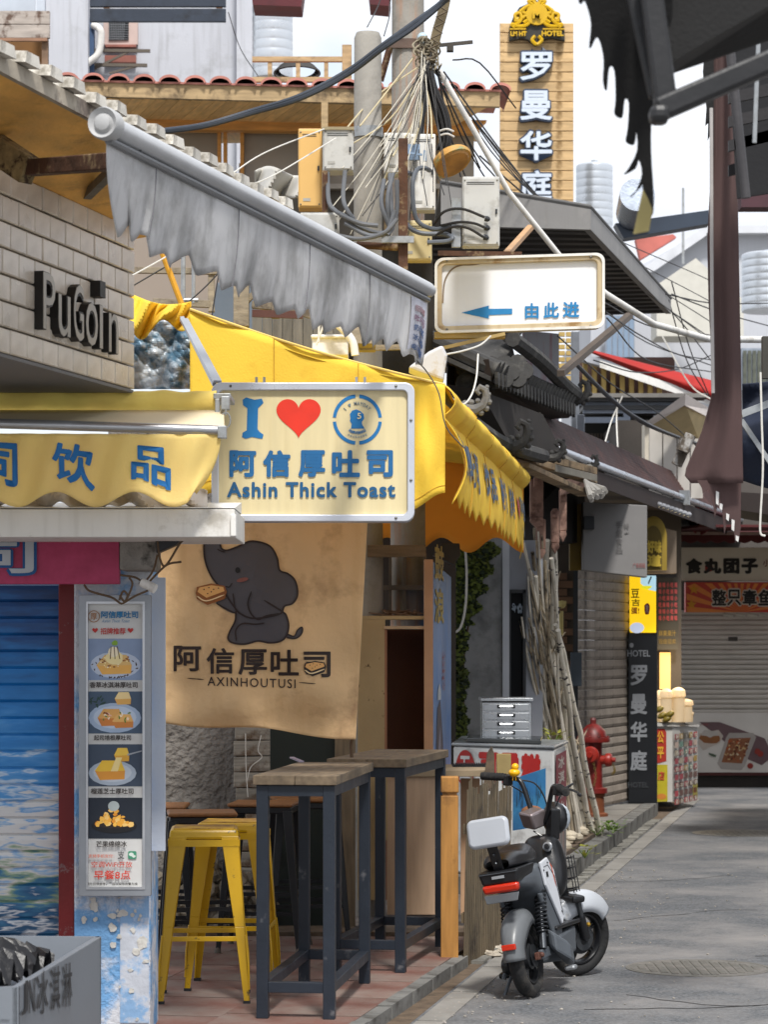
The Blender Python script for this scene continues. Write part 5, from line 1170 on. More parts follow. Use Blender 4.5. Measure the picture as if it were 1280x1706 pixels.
# ---------------------------------------------------------------- birch poles
random.seed(17)
def birch_mat():
    m = mat('birch_bark','b3ada2',.8,.12,4,.3,40,dirt=('3d3833',.64,16,.03)); return m
bk = mat('birch_bark','ddd6c8',.8,.15,7,.3,40,dirt=('6a6257',.62,9,.05)); bk2 = mat('birch_bark_brown','a89a84',.85,.25,7,.3,40,dirt=('35302b',.57,9,.06))
bb = [((948,1392),(878,905),.03),((963,1388),(897,960),.032),((975,1385),(915,930),.036),((988,1390),(925,1050),.04),((1000,1388),(930,1040),.034),((938,1385),(885,960),.028),((925,1380),(890,920),.03),((930,1300),(880,1000),.022),((958,1350),(905,1010),.024),((908,1260),(908,900),.045),((920,1260),(920,900),.05),((945,1330),(890,1080),.02),((902,1240),(880,930),.025),((915,1300),(898,880),.024)]
for i, (b_, t_, r_) in enumerate(bb):
    Yb_ = 21.6+i*.05; Yt_ = 20.35+.03*i; p0, p1 = P(*b_, Yb_), P(*t_, Yt_)
    p0.z = .12
    lbs = ['leftmost long pale pole rising to the eave','pale pole second from the left at the base','straight pale pole crossing the middle of the bundle','thick pole standing third from the right','outermost pole nearest the hydrant','thin pole at the left foot of the bundle','thin upright pole beside the dark door','short dark stick behind the freezer edge','slender stick behind the white poles','thick short trunk directly under the eave','thickest white trunk with dark knots','low thin stick with a dark tip','brown stick leaning nearest the door','upright brown stick reaching the carved post']
    bt = thing('birch_pole', 'birch: '+lbs[i], 'birch pole', p0, group='birch poles leaning against the house')
    pts = []; nn = 9
    for j in range(nn):
        q = j/(nn-1); p = p0.lerp(p1, q); p += V((.018*math.sin(q*5+i)+.02*math.sin(q*3.1+i*2)*(r_<.04)+.008*math.sin(q*17+i*3), 0, 0)); pts.append(p)
    mb = MB(); mb.tube(pts, [r_*.74*(1-.35*j/(nn-1))*random.uniform(.93,1.07) for j in range(nn)], 9); obj('trunk', mb, bk if i not in (5,6,7,8,11,12,13) else bk2, bt, smooth=True)
    for j in range(3 if r_ < .04 else 2):
        mb = MB()
        q = random.uniform(.3,.95); p = p0.lerp(p1,q); d_ = V((random.choice((-1,1))*random.uniform(.05,.12),random.uniform(-.05,.05),random.uniform(.08,.3))); mb.tube([p, p+d_*.5+V((0,0,.02)), p+d_], [.008,.006,.003], 5); obj('twig', mb, bk2, bt)
    if i in (2,3,4,10):
        mb = MB()
        for _ in range(16):
            q = random.random(); p = p0.lerp(p1,q); p += V((.018*math.sin(q*5+i)+.02*math.sin(q*3.1+i*2)*(r_<.04)+.008*math.sin(q*17+i*3), -r_*.93*(1.0-.35*q)-.001, 0)); w = r_*random.uniform(.3,.7); h_ = random.uniform(.006,.018); x_ = random.uniform(-.4,.4)*r_
            mb.add([p+V((x_-w,.004,0)),p+V((x_,0,-h_)),p+V((x_+w,.004,0)),p+V((x_,0,h_*.6))], [(0,1,2,3)])
        obj('bark_scar', mb, flat('2d2926'), bt, kind='stuff')
for i in range(18):
    bx, tx = random.uniform(900,962), random.uniform(872,925); by = random.uniform(1230,1370); Yb_ = 20.9+random.uniform(0,.5); p0, p1 = P(bx,by,Yb_), P(tx,random.uniform(880,1060),20.3+random.uniform(0,.15)); p0.z = .12; ph = random.uniform(0,6)
    mb = MB(); pts = [p0.lerp(p1,j/7)+V((.03*math.sin(j*.8+ph),0,0)) for j in range(8)]; mb.tube(pts, [.014*(1-.07*j) for j in range(8)], 7, 3)
    q = random.uniform(.5,.9); pq = p0.lerp(p1,q); mb2 = MB(); mb2.tube([pq, pq+V((-.06,0,.12)), pq+V((-.09,0,.25))], [.006,.004,.002], 5)
    th = thing('birch_stick', 'thin brown twiggy stick in the tangle behind the pale poles', 'stick', p0, group='thin sticks in the birch bundle'); obj('stem', mb, bk2 if i%3 else bk, th, smooth=True); obj('twig', mb2, bk2, th)
# pebbles and plants in the bed
random.seed(41); pb = mat('pebble','a89e8c',.6,.12,4,.1,rnd=.22); bed = structure('pebble_bed', (k(20)-.4,20,.12))
meP = [mesh('pebble', MB().ball((0,0,0),(.06,.05,.038),10), pb, smooth=True) for _ in range(1)]
for i in range(170):
    y = random.uniform(19.3,22.4); x = k(y)-.14-random.uniform(0,.55); s = random.uniform(.5,1.3)
    inst('pebble', meP[0], Matrix.Translation(V((x,y,.155+random.uniform(0,.06))))@Matrix.Rotation(random.uniform(0,6),4,'Z')@Matrix.Diagonal((s,s*random.uniform(.7,1),s*random.uniform(.7,1.1),1)), bed)
obj('bed_soil', flatpoly([(k(19.5)-.8,19.5),(k(19.5)-.12,19.5),(k(22.4)-.12,22.4),(k(22.4)-.8,22.4)], .15, .04), soil, bed)
gm = mat('plant_green','5f7a2c',.6,.25,4,0,trans=.25); gy = mat('plant_yellow','8a8a34',.6,.25,4,0,trans=.25)
for c_, n_, r_, lb in (((1022,1388),60,.1,'bright green leafy weed at the kerb corner by the birch poles'),((995,1392),40,.1,'low green weed among the pebbles at the pole feet'),((975,1430),26,.07,'small weed tuft in front of the pebbles'),((955,1385),30,.08,'yellowish weed behind the pebbles beside the freezer'),((905,1228),34,.09,'dry yellow flower bunch on the freezer corner')):
    base = G(c_[0], c_[1], .13) if c_[1] > 1300 else P(925,1240,19.0)
    th = thing('weed', lb, 'plant', base); mb = MB()
    for _ in range(n_):
        a = random.uniform(0,6.28); q = random.uniform(.2,1); p = base+V((math.cos(a)*r_*q,math.sin(a)*r_*q,random.uniform(.01,.09))); d_ = V((math.cos(a),math.sin(a),random.uniform(-.2,.8))).normalized(); w_ = d_.cross(V((0,0,1))).normalized(); s = random.uniform(.03,.05)
        mb.add([p, p+d_*s*.6+w_*s*.4, p+d_*s*1.3, p+d_*s*.6-w_*s*.4], [(0,1,2,3)])
    obj('leaves', mb, gm if 'green' in lb else gy, th); mb = MB()
    for _ in range(8): a = random.uniform(0,6.28); mb.tube([base, base+V((math.cos(a)*r_*.6,math.sin(a)*r_*.6,.06))], .003, 4)
    obj('stem', mb, gm, th)
# ---------------------------------------------------------------- hydrant
hy = P(990,1350,24.2); hy.z = .12; Yh = hy.y; hx = X(989,Yh); s_ = .9
hd = thing('fire_hydrant', 'red cast iron fire hydrant in front of the dark roller shutter', 'hydrant', (hx,Yh,.12))
rm = mat('hydrant_red','6e1c18',.45,.15,6,.15,50,dirt=('3b1512',.6,7,.08)); c0 = V((hx,Yh,.12)); brn = mat('hydrant_base','6a3a20',.7,.2,8,.2)
mb = MB(); mb.lathe([(.13,0),(.13,.03),(.10,.04),(.095,.18),(.105,.19),(.105,.21)], c0, 20); obj('base', mb, brn, hd, smooth=True)
mb = MB(); mb.lathe([(.125,.21),(.125,.25),(.085,.26),(.082,.30),(.078,.62),(.085,.66)], c0, 24); obj('barrel', mb, rm, hd, smooth=True)
mb = MB(); mb.lathe([(.145,.655),(.15,.675),(.145,.695),(.12,.70),(.105,.755),(.06,.80),(.03,.815)], c0, 24)
for i in range(10): a = i*.628; mb.ball(c0+V((.13*math.cos(a),.13*math.sin(a),.70)), .012, 6)
bn_ = obj('bonnet', mb, rm, hd, smooth=True); mb = MB(); mb.lathe([(.026,.81),(.026,.85),(.018,.868)], c0, 6); obj('nut', mb, rm, bn_)
def nozzle(dx, dy, r_, z_, label=None):
    d_ = V((dx,dy,0)).normalized(); p = c0+V((0,0,z_)); q = V((0,0,1)).rotation_difference(d_).to_matrix().to_4x4()
    mb = MB(); mb.lathe([(r_*.8,.05),(r_*.8,.11),(r_*1.15,.115),(r_*1.2,.15),(r_,.165),(r_*.45,.17),(r_*.4,.20)], (0,0,0), 16, M=Matrix.Translation(p)@q); nz2 = obj('nozzle', mb, mat('hydrant_cap','8a2218',.4,.12,6,.1), hd, smooth=True)
    return p+d_*.15
e1 = nozzle(-.25,-1,.062,.55); e2 = nozzle(1,-.3,.05,.50)
mb = MB()
for p_, q_ in ((e1,V((.03,-.02,-.26))),(e2,V((.02,-.02,-.12)))):
    for i in range(14):
        a = i/13; c = p_+q_*a+V((.03*math.sin(a*3.1),0,-.02*math.sin(a*3.1))); mb.tube([c+V((.009*math.cos(b*1.05)*(i%2),.009*math.cos(b*1.05)*((i+1)%2),.012*math.sin(b*1.05))) for b in range(7)], .003, 4)
obj('chain', mb, mat('old_brass','7c6a3c',.5,metal=.5), hd)
# ---------------------------------------------------------------- dark roller shutter behind the hydrant
A = V((X(955,24.4),24.4,.12)); B = V((X(1049,26.4),26.4,.12)); sdv = (B-A).normalized(); sn = V((sdv.y,-sdv.x,0)); Ls = (B-A).length
ds = thing('dark_roller_shutter', 'brown grey roller shutter behind the red hydrant', 'shutter', A)
slm = mat('brown_slat','988d82',.85,.1,4,.15,60,rnd=.07,dirt=('4a423c',.6,4,.1),streak=('4a423b',.3))
mb = MB(); mb.prism([A*0+V((0,a,b)) for a,b in ((0,0),(-.010,.004),(-.017,.03),(-.010,.080),(-.002,.087),(0,.089))], (Ls,0,0)); me_d = mesh('slat', mb, slm)
Ms = Matrix(((sdv.x,-sn.x,0,0),(sdv.y,-sn.y,0,0),(0,0,1,0),(0,0,0,1)))
for i in range(24): inst('slat', me_d, Matrix.Translation(A+V((0,0,.02+i*.09)))@Ms, ds)
mb = MB(); mb.bar(B+sn*.02+V((0,0,0)), B+sn*.02+V((0,0,2.2)), .06, .06); mb.bar(A+sn*.02, A+sn*.02+V((0,0,2.2)), .05, .05); obj('guide_rail', mb, dark_metal, ds)
mb = MB(); 
for i in range(22): c = B-sdv*.06+sn*.03+V((0,0,.12+i*.09)); mb.ball(c, (.02,.02,.022), 6)
obj('slat_clip', mb, dark_metal, ds, kind='stuff')
obj('meter_box', MB().pbox(952,1087,970,1143,24.0,.08), mat('slate_box','39434c',.5,.08), label='slate grey letter box beside the birch poles', cat='box', bev=.004)
bwl = thing('brick_wall', 'strip of dark brown brick wall behind the birch poles', 'wall', (X(930,24.3),24.3,.12)); brk = mat('dark_brick','5a4230',.85,.15,6,.3,rnd=.2)
obj('mortar', MB().pbox(880,880,956,1400,24.36,.1), mat('dark_mortar','3c342c',.9,.1), bwl); me_bk = piece_mesh('brick', (.19,.03,.062), brk, .003)
for i in range(30):
    inst('brick', me_bk, Matrix.Translation(V((X(937,24.33)-(i%2)*.05,24.345,.2+i*.07))), bwl)
pp = thing('yellow_pipe', 'pale yellow plastic pipe valve on the brick wall beside the birch poles', 'pipe', P(938,1040,23.9)); py_ = mat('cream_pipe','b9a86a',.5,.06)
mb = MB(); mb.tube([P(935,1060,23.9),P(935,1018,23.9)], .022, 10); obj('pipe', mb, py_, pp, smooth=True); mb = MB(); mb.ball(P(937,1007,23.9), .035, 12); mb.tube([P(928,1005,23.9),P(944,1005,23.9)], .02, 8); obj('valve', mb, py_, pp, smooth=True)
# ---------------------------------------------------------------- grey blank sign box
Yq = 23.4; gb = thing('blank_sign_box', 'big blank grey projecting sign box over the dark shutter', 'sign', P(1025,950,Yq))
obj('box', MB().prism([P(972,836,Yq),P(1079,842,Yq),P(1079,962,Yq),P(972,950,Yq)], (0,.22,0)), mat('grey_sign_back','7e7c7b',.6,.06,3,.05), gb, bev=.006)
plet('吾巷小店', 1034,868,1046,920, Yq-.005, mat('faint_grey','6b6968',.7,.05), gb, bold=0) if False else None
for i, ch in enumerate('手信食品'): plet(ch, 1027,868+i*14,1038,880+i*14, Yq-.004, mat('faint_grey','6a6867',.7,.05), gb)
for i, ch in enumerate('特产'): plet(ch, 1040,872+i*14,1049,882+i*14, Yq-.004, mat('faint_grey','6a6867',.7,.05), gb)
plet('广告招租', 1055,938,1076,946, Yq-.004, flat('8a5a58'), gb); obj('clamp', MB().pbox(973,860,991,882,Yq-.04,.06), dark_metal, gb, bev=.006)
# ---------------------------------------------------------------- hotel pillar sign and lit sign above
Yl = 26.2; hs_ = thing('hotel_pillar_sign', 'black vertical hotel sign with grey characters beside the snack stall', 'sign', P(1072,1338,Yl))
obj('panel', MB().pbox(1048,1052,1096,1338,Yl,.25), mat('black_sign','14161a',.35,.08,5,.05), hs_, bev=.004); gi = flat('7d8085')
plet('HOTEL',1046,1083,1084,1094,Yl-.004,gi,hs_); [plet(ch,1051,y,1079,y+34,Yl-.004,gi,hs_,bold=.03) for ch, y in (('罗',1108),('曼',1156),('华',1202),('庭',1250))]
plet('HOTEL',1047,1303,1081,1312,Yl-.004,flat('34373b'),hs_)
pprint('print', ell(1053,1075,3.5,4,12), Yl-.004, flat('8a8c90'), hs_)
ly = thing('lit_sign', 'bright yellow backlit snack sign above the black hotel sign', 'sign', P(1072,1050,Yl))
yem = mat('lit_yellow','c9a010',.4,.04,3,0,emit=('ffd010',.55)); obj('face', MB().pbox(1051,959,1094,1054,Yl-.02,.1), yem, ly, bev=.002)
pprint('print', [(1068,959),(1094,959),(1094,985),(1080,982),(1068,972)], Yl-.024, mat('lit_sky','7fa6b8',.4,.1,3,0,emit=('b8dcea',.5)), ly)
pprint('print', ell(1077,976,10,6,14,0)[:8], Yl-.027, mat('lit_lemon','c9c020',.4,.1,3,0,emit=('e8e020',.5)), ly); pprint('print', [(1080,972),(1085,960),(1087,961),(1082,973)], Yl-.03, flat('20242a'), ly)
pprint('print', ell(1062,1046,12,9,14), Yl-.024, mat('lit_ice','9aa4b8',.4,.1,3,0,emit=('c8d2e8',.45)), ly)
for i, ch in enumerate('豆'): plet(ch,1052,981,1066,996,Yl-.026,flat('1d2014'),ly,bold=.02)
plet('吉',1053,998,1067,1010,Yl-.026,flat('1d2014'),ly,bold=.02); plet('蛋!',1052,1012,1066,1023,Yl-.026,flat('a8302a'),ly,bold=.03); pprint('print', ell(1079,1014,5,10,12,.12), Yl-.025, flat('9a2a30'), ly); plet('来啦',1076.5,1007,1081,1021,Yl-.028,flat('d8c8c0'),ly)
# ---------------------------------------------------------------- behind: dark wall with banner of red labels, lit kiosk
Yw = 27.6; obj('corner_building', MB().pbox(1030,700,1136,1330,Yw,3), mat('corner_wall','3f3a36',.85,.15,3,.2), label='dark corner building at the end of the lane behind the snack stall', cat='building')
po = thing('label_poster', 'narrow dark poster with rows of red labels', 'poster', P(1113,1040,Yw-.1)); obj('sheet', MB().pbox(1096,962,1131,1082,Yw-.1,.03), mat('dark_sheet','2c2a26',.6,.1), po)
for i in range(5):
    for j in range(6): plet('美味小吃'[(i+j)%4],1098+i*6.6,970+j*11,1103+i*6.6,979+j*11,Yw-.104,flat('8e3a3c'),po,bold=.05)
plet('鲜果果汁',1098,1050,1127,1060,Yw-.104,flat('6b5a2c'),po,bold=.02); plet('现做现卖',1098,1064,1127,1073,Yw-.104,flat('5b4c26'),po,bold=.02)
warm = mat('lit_opening','b98a4c',.6,.06,2,0,emit=('ffc878',.55))
obj('lit_window', MB().pbox(1100,1087,1118,1148,Yw-.06,.03), warm, label='warm lit window opening behind the snack stall', cat='window')
st = thing('snack_stall', 'small snack stall counter covered in red and yellow menu prints', 'stall', P(1130,1335,26.9)); Yst = 26.8
cb = mat('stall_white','b5b2ac',.5,.06); obj('counter', MB().pbox(1095,1205,1121,1336,Yst,.6).prism([P(1121,1205,Yst),P(1163,1212,Yst+.9),P(1163,1322,Yst+.9),P(1121,1336,Yst)],(-.02,.1,0)), cb, st)
obj('counter_top', MB().prism([P(1094,1203,Yst-.03),P(1122,1203,Yst-.03),P(1166,1207,Yst+.9),P(1166,1211,Yst+.9),P(1122,1210,Yst-.03),P(1094,1210,Yst-.03)],(0,.05,0)), cb, st)
pprint('print',[(1095,1214),(1108,1214),(1111,1220),(1111,1268),(1095,1272)],Yst-.004,flat('9e2a1c'),st); plet('公平',1096,1219,1107,1264,Yst-.007,flat('d8a030'),st,bold=.03) if False else [plet(c_,1096,y_,1107,y_+20,Yst-.007,flat('cf9a2c'),st,bold=.03) for c_,y_ in (('公',1218),('平',1244))]
pprint('print',[(1095,1274),(1113,1274),(1113,1335),(1095,1336)],Yst-.004,flat('a89a1c'),st); plet('店',1097,1285,1108,1300,Yst-.007,flat('b03a2c'),st); pprint('print',ell(1103,1327,8,5,12),Yst-.006,flat('b8742c'),st)
sA, sB = P(1123,1213,Yst), P(1162,1216,Yst+.9); zb2 = Z(1328,Yst+.2)
def onst(u, z): p = sA.lerp(sB,u); return V((p.x+.004,p.y-.02,z))
random.seed(8)
for i in range(5):
    for j in range(9):
        u0 = .03+i*.2; z0 = sA.z-.06-j*.079; c_ = random.choice(['8d3038','8d3038','b09a8c','9c8f7c','5c7a6c','a5343c','9a7a2c'] if j < 5 else ['8d3038','a5343c','7a2a34','5c3a30'])
        mb = MB(); mb.add([onst(u0,z0),onst(u0+.15,z0),onst(u0+.15,z0-.055),onst(u0,z0-.055)],[(0,1,2,3)]); obj('label', mb, flat(c_), st)
        if j % 2 == 0: lettering('果茶冰粉烧仙草'[(i*3+j)%7],None,None,None,1,1,flat('c9c0b0'),st,mapf=lambda a,b,u0=u0,z0=z0: onst(u0+.075+a*.1,z0-.028+b*.045)+V((.003,-.004,0)),bold=.02)
mb = MB(); mb.add([onst(.8,sA.z-.72),onst(1,sA.z-.72),onst(1,zb2+.1),onst(.8,zb2+.1)],[(0,1,2,3)]); obj('print', mb, flat('8f8228'), st)
cup = mat('cup_white_glow','d8cbb4',.5,.04,3,0,trans=.5,emit=('ffdca0',.18))  # slight emission puts the stall's warm glow into the jars
random.seed(12)
for i,(px,py,w_,h_) in enumerate(((1111,1148,11,34),(1131,1146,12,40),(1143,1165,13,38),(1125,1172,10,36),(1147,1185,10,24),(1100,1150,8,30))):
    th = thing('plastic_dome', ['tall capped juice jar at the back left of the stall','tallest white capped jar under the lamp','round topped white jar at the right of the stall','pale cup stack in the middle of the stall','short rounded jar at the stall edge','narrow jar half hidden by the hotel sign'][i], 'jar', P(px,1203,27.0+.05*i), group='white jars on the snack stall')
    c = P(px,1203,27.0+.05*i); r_ = w_*27/F; hh = (1203-py)*27/F
    mb = MB(); mb.lathe([(r_*.8,0),(r_*.85,hh*.1),(r_*.9,hh*.72),(r_*.6,hh*.76)], c, 16); obj('jar', mb, cup, th, smooth=True)
    mb = MB(); mb.lathe([(r_*1.02,hh*.74),(r_*1.05,hh*.8),(r_*.95,hh*.93),(r_*.5,hh*1.0),(r_*.1,hh*1.02)], c, 16); obj('lid', mb, cup, th, smooth=True)
mg = mat('mango_skin','6f5f18',.5,.15,5,.05)
for i,(px,py) in enumerate(((1104,1192),(1112,1198),(1099,1182),(1117,1190))): obj('mango', MB().ball(P(px,py,26.78-.02*(i%2)),(.05,.035,.03),12,Matrix.Rotation(-.5,3,'Y')), mg, label=['green yellow mango in the middle of the pile','lowest mango at the counter edge','upper mango at the back of the pile','rightmost mango beside the jars'][i], cat='mango', group='mangoes on the snack stall', smooth=True)
lp = D.lights.new('stall_lamp','POINT'); lp.energy = 14; lp.color = (1,.75,.42); lp.shadow_soft_size = .08; lo = D.objects.new('stall_lamp', lp); COL.objects.link(lo); lo.location = P(1140,1110,27.1)

# ---------------------------------------------------------------- far shop
Yf = 31.4; fs_ = thing('far_shop', 'shuttered snack shop facing down the lane at the far right', 'building', P(1210,1310,Yf))
obj('wall', MB().pbox(1128,700,1420,1312,Yf+.15,4), mat('far_wall','55504c',.85,.12,2,.2), fs_)
obj('plinth', MB().pbox(1130,1290,1420,1312,Yf+.0,.16), mat('dark_plinth','2b2826',.8,.2), fs_); obj('step_edge', MB().pbox(1140,1287,1420,1292,Yf-.03,.1), flat('4a1f1e'), fs_)
slf = mat('grey_slat_far','bdb8b1',.45,.07,4,.1,rnd=.05,metal=.2); mb = MB(); hS = .0565
mb.prism([V((0,a,b)) for a,b in ((0,0),(-.014,.008),(-.018,.028),(-.012,.048),(0,.055))], (2.2,0,0)); me_f = mesh('slat', mb, slf)
for i in range(21): inst('slat', me_f, Matrix.Translation(V((X(1133,Yf),Yf+.14,Z(1190,Yf)+i*hS))), fs_)
obj('panel', MB().pbox(1145,1188,1420,1288,Yf-.02,.15), mat('food_poster','d6d3cf',.4,.06,2,0), fs_)
fy = Yf-.024
_fn = [0]
def fp_(pts, c, k_=0): _fn[0] += 1; return pprint('print', pts, fy-_fn[0]*.0003-(.11 if k_ > 9 else 0), flat(c), fs_)
fp_([(1166,1203),(1200,1203),(1275,1230),(1290,1260),(1270,1275),(1240,1262),(1195,1225)], '6a5358'); fp_([(1280,1232),(1420,1240),(1420,1288),(1290,1262)],'6a5358')
fp_([(1166,1222),(1198,1216),(1206,1226),(1200,1238),(1172,1250),(1165,1240)],'c0b6ae',1); fp_(ell(1184,1230,17,10,14,.15),'8c5a34',2); fp_(ell(1184,1222,15,6,12,.25),'b9b4b0',3)
fp_([(1196,1272),(1211,1228),(1216,1221),(1256,1221),(1261,1228),(1242,1276),(1236,1283),(1202,1281)],'a8a29e',2); fp_([(1203,1270),(1216,1230),(1252,1229),(1237,1272)],'8d5a3c',3)
random.seed(14)
for _ in range(60): u_, v_ = random.random(), random.random(); fp_(ell(1206+10*v_+u_*34,1268-v_*36,random.uniform(1.5,4),random.uniform(.8,1.6),6,.2,rot=random.uniform(0,3)), random.choice(['c9a878','7c3a24','b0552c','d8c8a8','5a2c1c']), 4)
for x_, y_ in ((1263,1252),(1251,1276),(1268,1256)): fp_(ell(x_,y_,5,5,12),'8f3128',2)
fp_(ell(1188,1258,8,2,8,.3,rot=.3),'4a5a48',2); plet('小食家',1147+20,1205,1181,1209,fy-.004,flat('8a4a4c'),fs_)
# small vents on shutter
fp_([(1214,1061),(1230,1061),(1230,1068),(1214,1068)],'3d3a37',40)
# sign boards
s1 = thing('snack_sign', 'cream shop sign with black rounded characters at the far shop', 'sign', P(1210,967,Yf-.35)); Y1 = Yf-.35
obj('board', MB().pbox(1129,912,1420,967,Y1,.2), mat('cream_board','cfc8b8',.5,.05,3,.04), s1, bev=.004)
for ch, x0, x1 in (('食',1143,1171),('丸',1173,1203),('团',1206,1233),('子',1236,1264)): plet(ch,x0,930,x1,956,Y1-.004,flat('15120f'),s1,bold=.06)
pprint('print', ell(1182,946,7,7,14,.1), Y1-.007, flat('93291e'), s1); plet('小',1272,932,1284,944,Y1-.004,flat('6a2c24'),s1)
s2 = thing('octopus_sign', 'red and orange sunburst sign with white outlined characters', 'sign', P(1210,1020,Y1)); Y2 = Y1-.05
obj('board', MB().pbox(1143,970,1420,1020,Y2,.12), mat('sign_red','b83420',.5,.06,3,0), s2, bev=.003)
for i in range(14):
    a0, a1 = math.pi*(1+i/14), math.pi*(1+(i+.5)/14); pts = [(1235,1020)]
    for a in (a0,a1):
        dx, dy = math.cos(a), math.sin(a); tt = min((90/abs(dx)) if dx < 0 else (185/max(abs(dx),1e-6)), 48/max(abs(dy),1e-6)); pts.append((1235+dx*tt,1020+dy*tt))
    pprint('print', pts, Y2-.004, flat('d8803a'), s2)
for sx_, sy_ in ((1157,982),(1153,1007)): pprint('print', [(sx_+ (9 if i%2==0 else 4)*math.sin(i*math.pi/5), sy_-(9 if i%2==0 else 4)*math.cos(i*math.pi/5)) for i in range(10)], Y2-.008, flat('c98a1c'), s2)
for ch, x0, x1 in (('整',1187,1211),('只',1212,1236),('章',1238,1262),('鱼',1264,1290)):
    plet(ch,x0-1.5,980,x1+1.5,1011,Y2-.012,flat('c9bdb0'),s2,bold=.09); plet(ch,x0,982,x1,1009,Y2-.016,flat('14100e'),s2,bold=.03)
th = thing('lamp_row', 'row of small white lamps under the sunburst sign', 'lamp', P(1215,1028,Y2)); lm = mat('lamp_white','a59f94',.5)
for i in range(5): obj('lamp', MB().tube([P(1206+i*20,1024,Y2-.02),P(1222+i*20,1026,Y2-.02)], .022, 8), lm, th, smooth=True)
da = thing('maroon_awning', 'faded maroon awning with scalloped hem over the far shop', 'awning', P(1210,905,30.3)); mar = mat('maroon_cloth','5a2c2e',.85,.1,3,.2,trans=.2)
Y3 = 30.2; mb = MB(); mb.grid(lambda u,v: P(1118+u*300, (885+14*v) if v < .5 else 892+(v-.5)*2*(9+4*abs(math.sin(u*42))), Y3+(.9*(.5-v)*2 if v<.5 else 0)), 120, 8); mb.prism([P(1118,884,30.2),P(1420,884,30.2),V((X(1420,30.2)+.3,29.2,Z(884,30.2)+.0)),V((X(1118,30.2)+.2,29.2,Z(884,30.2)+.0))],(0,0,.02)); obj('cloth', mb, mar, da, smooth=True, thick=.01)  # flat slab reaches forward unseen, added to shade the shop front
obj('edge_bar', MB().pbox(1118,886,1420,891,Y3-.03,.03), mat('pale_edge_bar','93817e',.5), da)
mb = MB(); mb.grid(lambda u,v: P(1155+55*u+6*math.sin(v*7), 838+v*50-u*6*v+4*math.sin(u*9), 30-.2*math.sin(u*7+v*4)), 20, 12); obj('folded_cloth', mb, mat('crimson_cloth','702a30',.85,.15,3,.3,trans=.15), label='folded crimson cloth bundled above the maroon awning', cat='cloth', smooth=True, thick=.008)
ar = thing('arch_sign', 'mustard arched sign with raised characters behind the blank sign box', 'sign', P(1090,950,25.6)); mu = mat('mustard','8d7628',.6,.08); Y4 = 25.8
arc = [(1079,948)]+[(1079+33*(1-math.cos(a))/1, 0) for a in ()]
arc = [(1068,950),(1068,900)]+[(1090-22*math.cos(R(i*10)),896-36*math.sin(R(i*10))) for i in range(1,18)]+[(1112,900),(1112,950)]
arc2 = [(1074,950),(1074,904)]+[(1089-15*math.cos(R(i*10)),902-26*math.sin(R(i*10))) for i in range(1,18)]+[(1104,904),(1104,950)]
obj('board', rpoly(arc, Y4, .12), mu, ar); obj('recess', rpoly(arc2, Y4-.012, .01), mat('mustard_dark','5c4c1c',.7,.1), ar)
plet('好味',1079,900,1103,922,Y4-.03,flat('b59a34'),ar,bold=.05); plet('道',1079,924,1103,944,Y4-.03,flat('b59a34'),ar,bold=.05)
obj('beige_wall_piece', MB().prism([P(1064,868,26.6),P(1128,885,26.6),P(1128,955,26.6),P(1064,955,26.6)],(0,.2,0)), mat('beige_wall','7d7063',.85,.1), label='beige wall strip behind the mustard arched sign', cat='wall')
# ---------------------------------------------------------------- utility poles
random.seed(51)
conc = mat('pole_concrete','8f8b84',.85,.10,5,.3,60,dirt=('6f6b65',.6,4,.12),streak=('9a6a3a',.0))
concr = mat('pole_concrete_rust','928d85',.85,.10,5,.3,60,dirt=('7a756c',.6,4,.1),streak=('a9682e',.8))
YA, YB = 16.6, 17.3
def zz(py, Y): return Z(py, Y)
pA = thing('utility_pole', 'shorter round concrete pole with a metal band, left of the two', 'pole', (X(613,YA),YA,0))
mb = MB(); mb.lathe([(.098,0),(.082,zz(58,YA)-.02),(.070,zz(55,YA))], (X(613,YA),YA,0), 24); obj('shaft', mb, conc, pA, smooth=True)
mb = MB(); mb.lathe([(.092,zz(230,YA)),(.092,zz(213,YA))], (X(613,YA),YA,0), 24); obj('band', mb, galv, pA, smooth=True)
pB = thing('utility_pole', 'taller rust stained concrete pole carrying the cable bundle', 'pole', (X(680,YB),YB,0))
mb = MB(); mb.lathe([(.115,0),(.100,zz(-60,YB))], (X(680,YB),YB,0), 24); obj('shaft', mb, concr, pB, smooth=True)
mb = MB(); mb.lathe([(.112,zz(81,YB)),(.112,zz(70,YB))], (X(680,YB),YB,0), 24); mb.bar(P(650,75,YB-.1), P(706,75,YB-.1), .03, .04); obj('clamp', mb, mat('clamp_rust','5c4a40',.7,.2), pB)
mb = MB(); mb.bar(P(650,78,YB-.1), P(634,135,YB-.05), .03, .03); obj('brace', mb, rust, pB)
mb = MB(); mb.bar(P(706,78,YB-.05), P(788,70,YB-.05), .02, .02); mb.pbox(745,72,756,84,YB-.1,.06); obj('crossarm', mb, mat('weathered_arm','3f3b36',.8,.2), pB)
mb = MB(); mb.ball(P(704,63,YB-.12), .035, 10); obj('insulator', mb, mat('insulator','a9bfc9',.2,.1,spec=.7), pB, smooth=True)
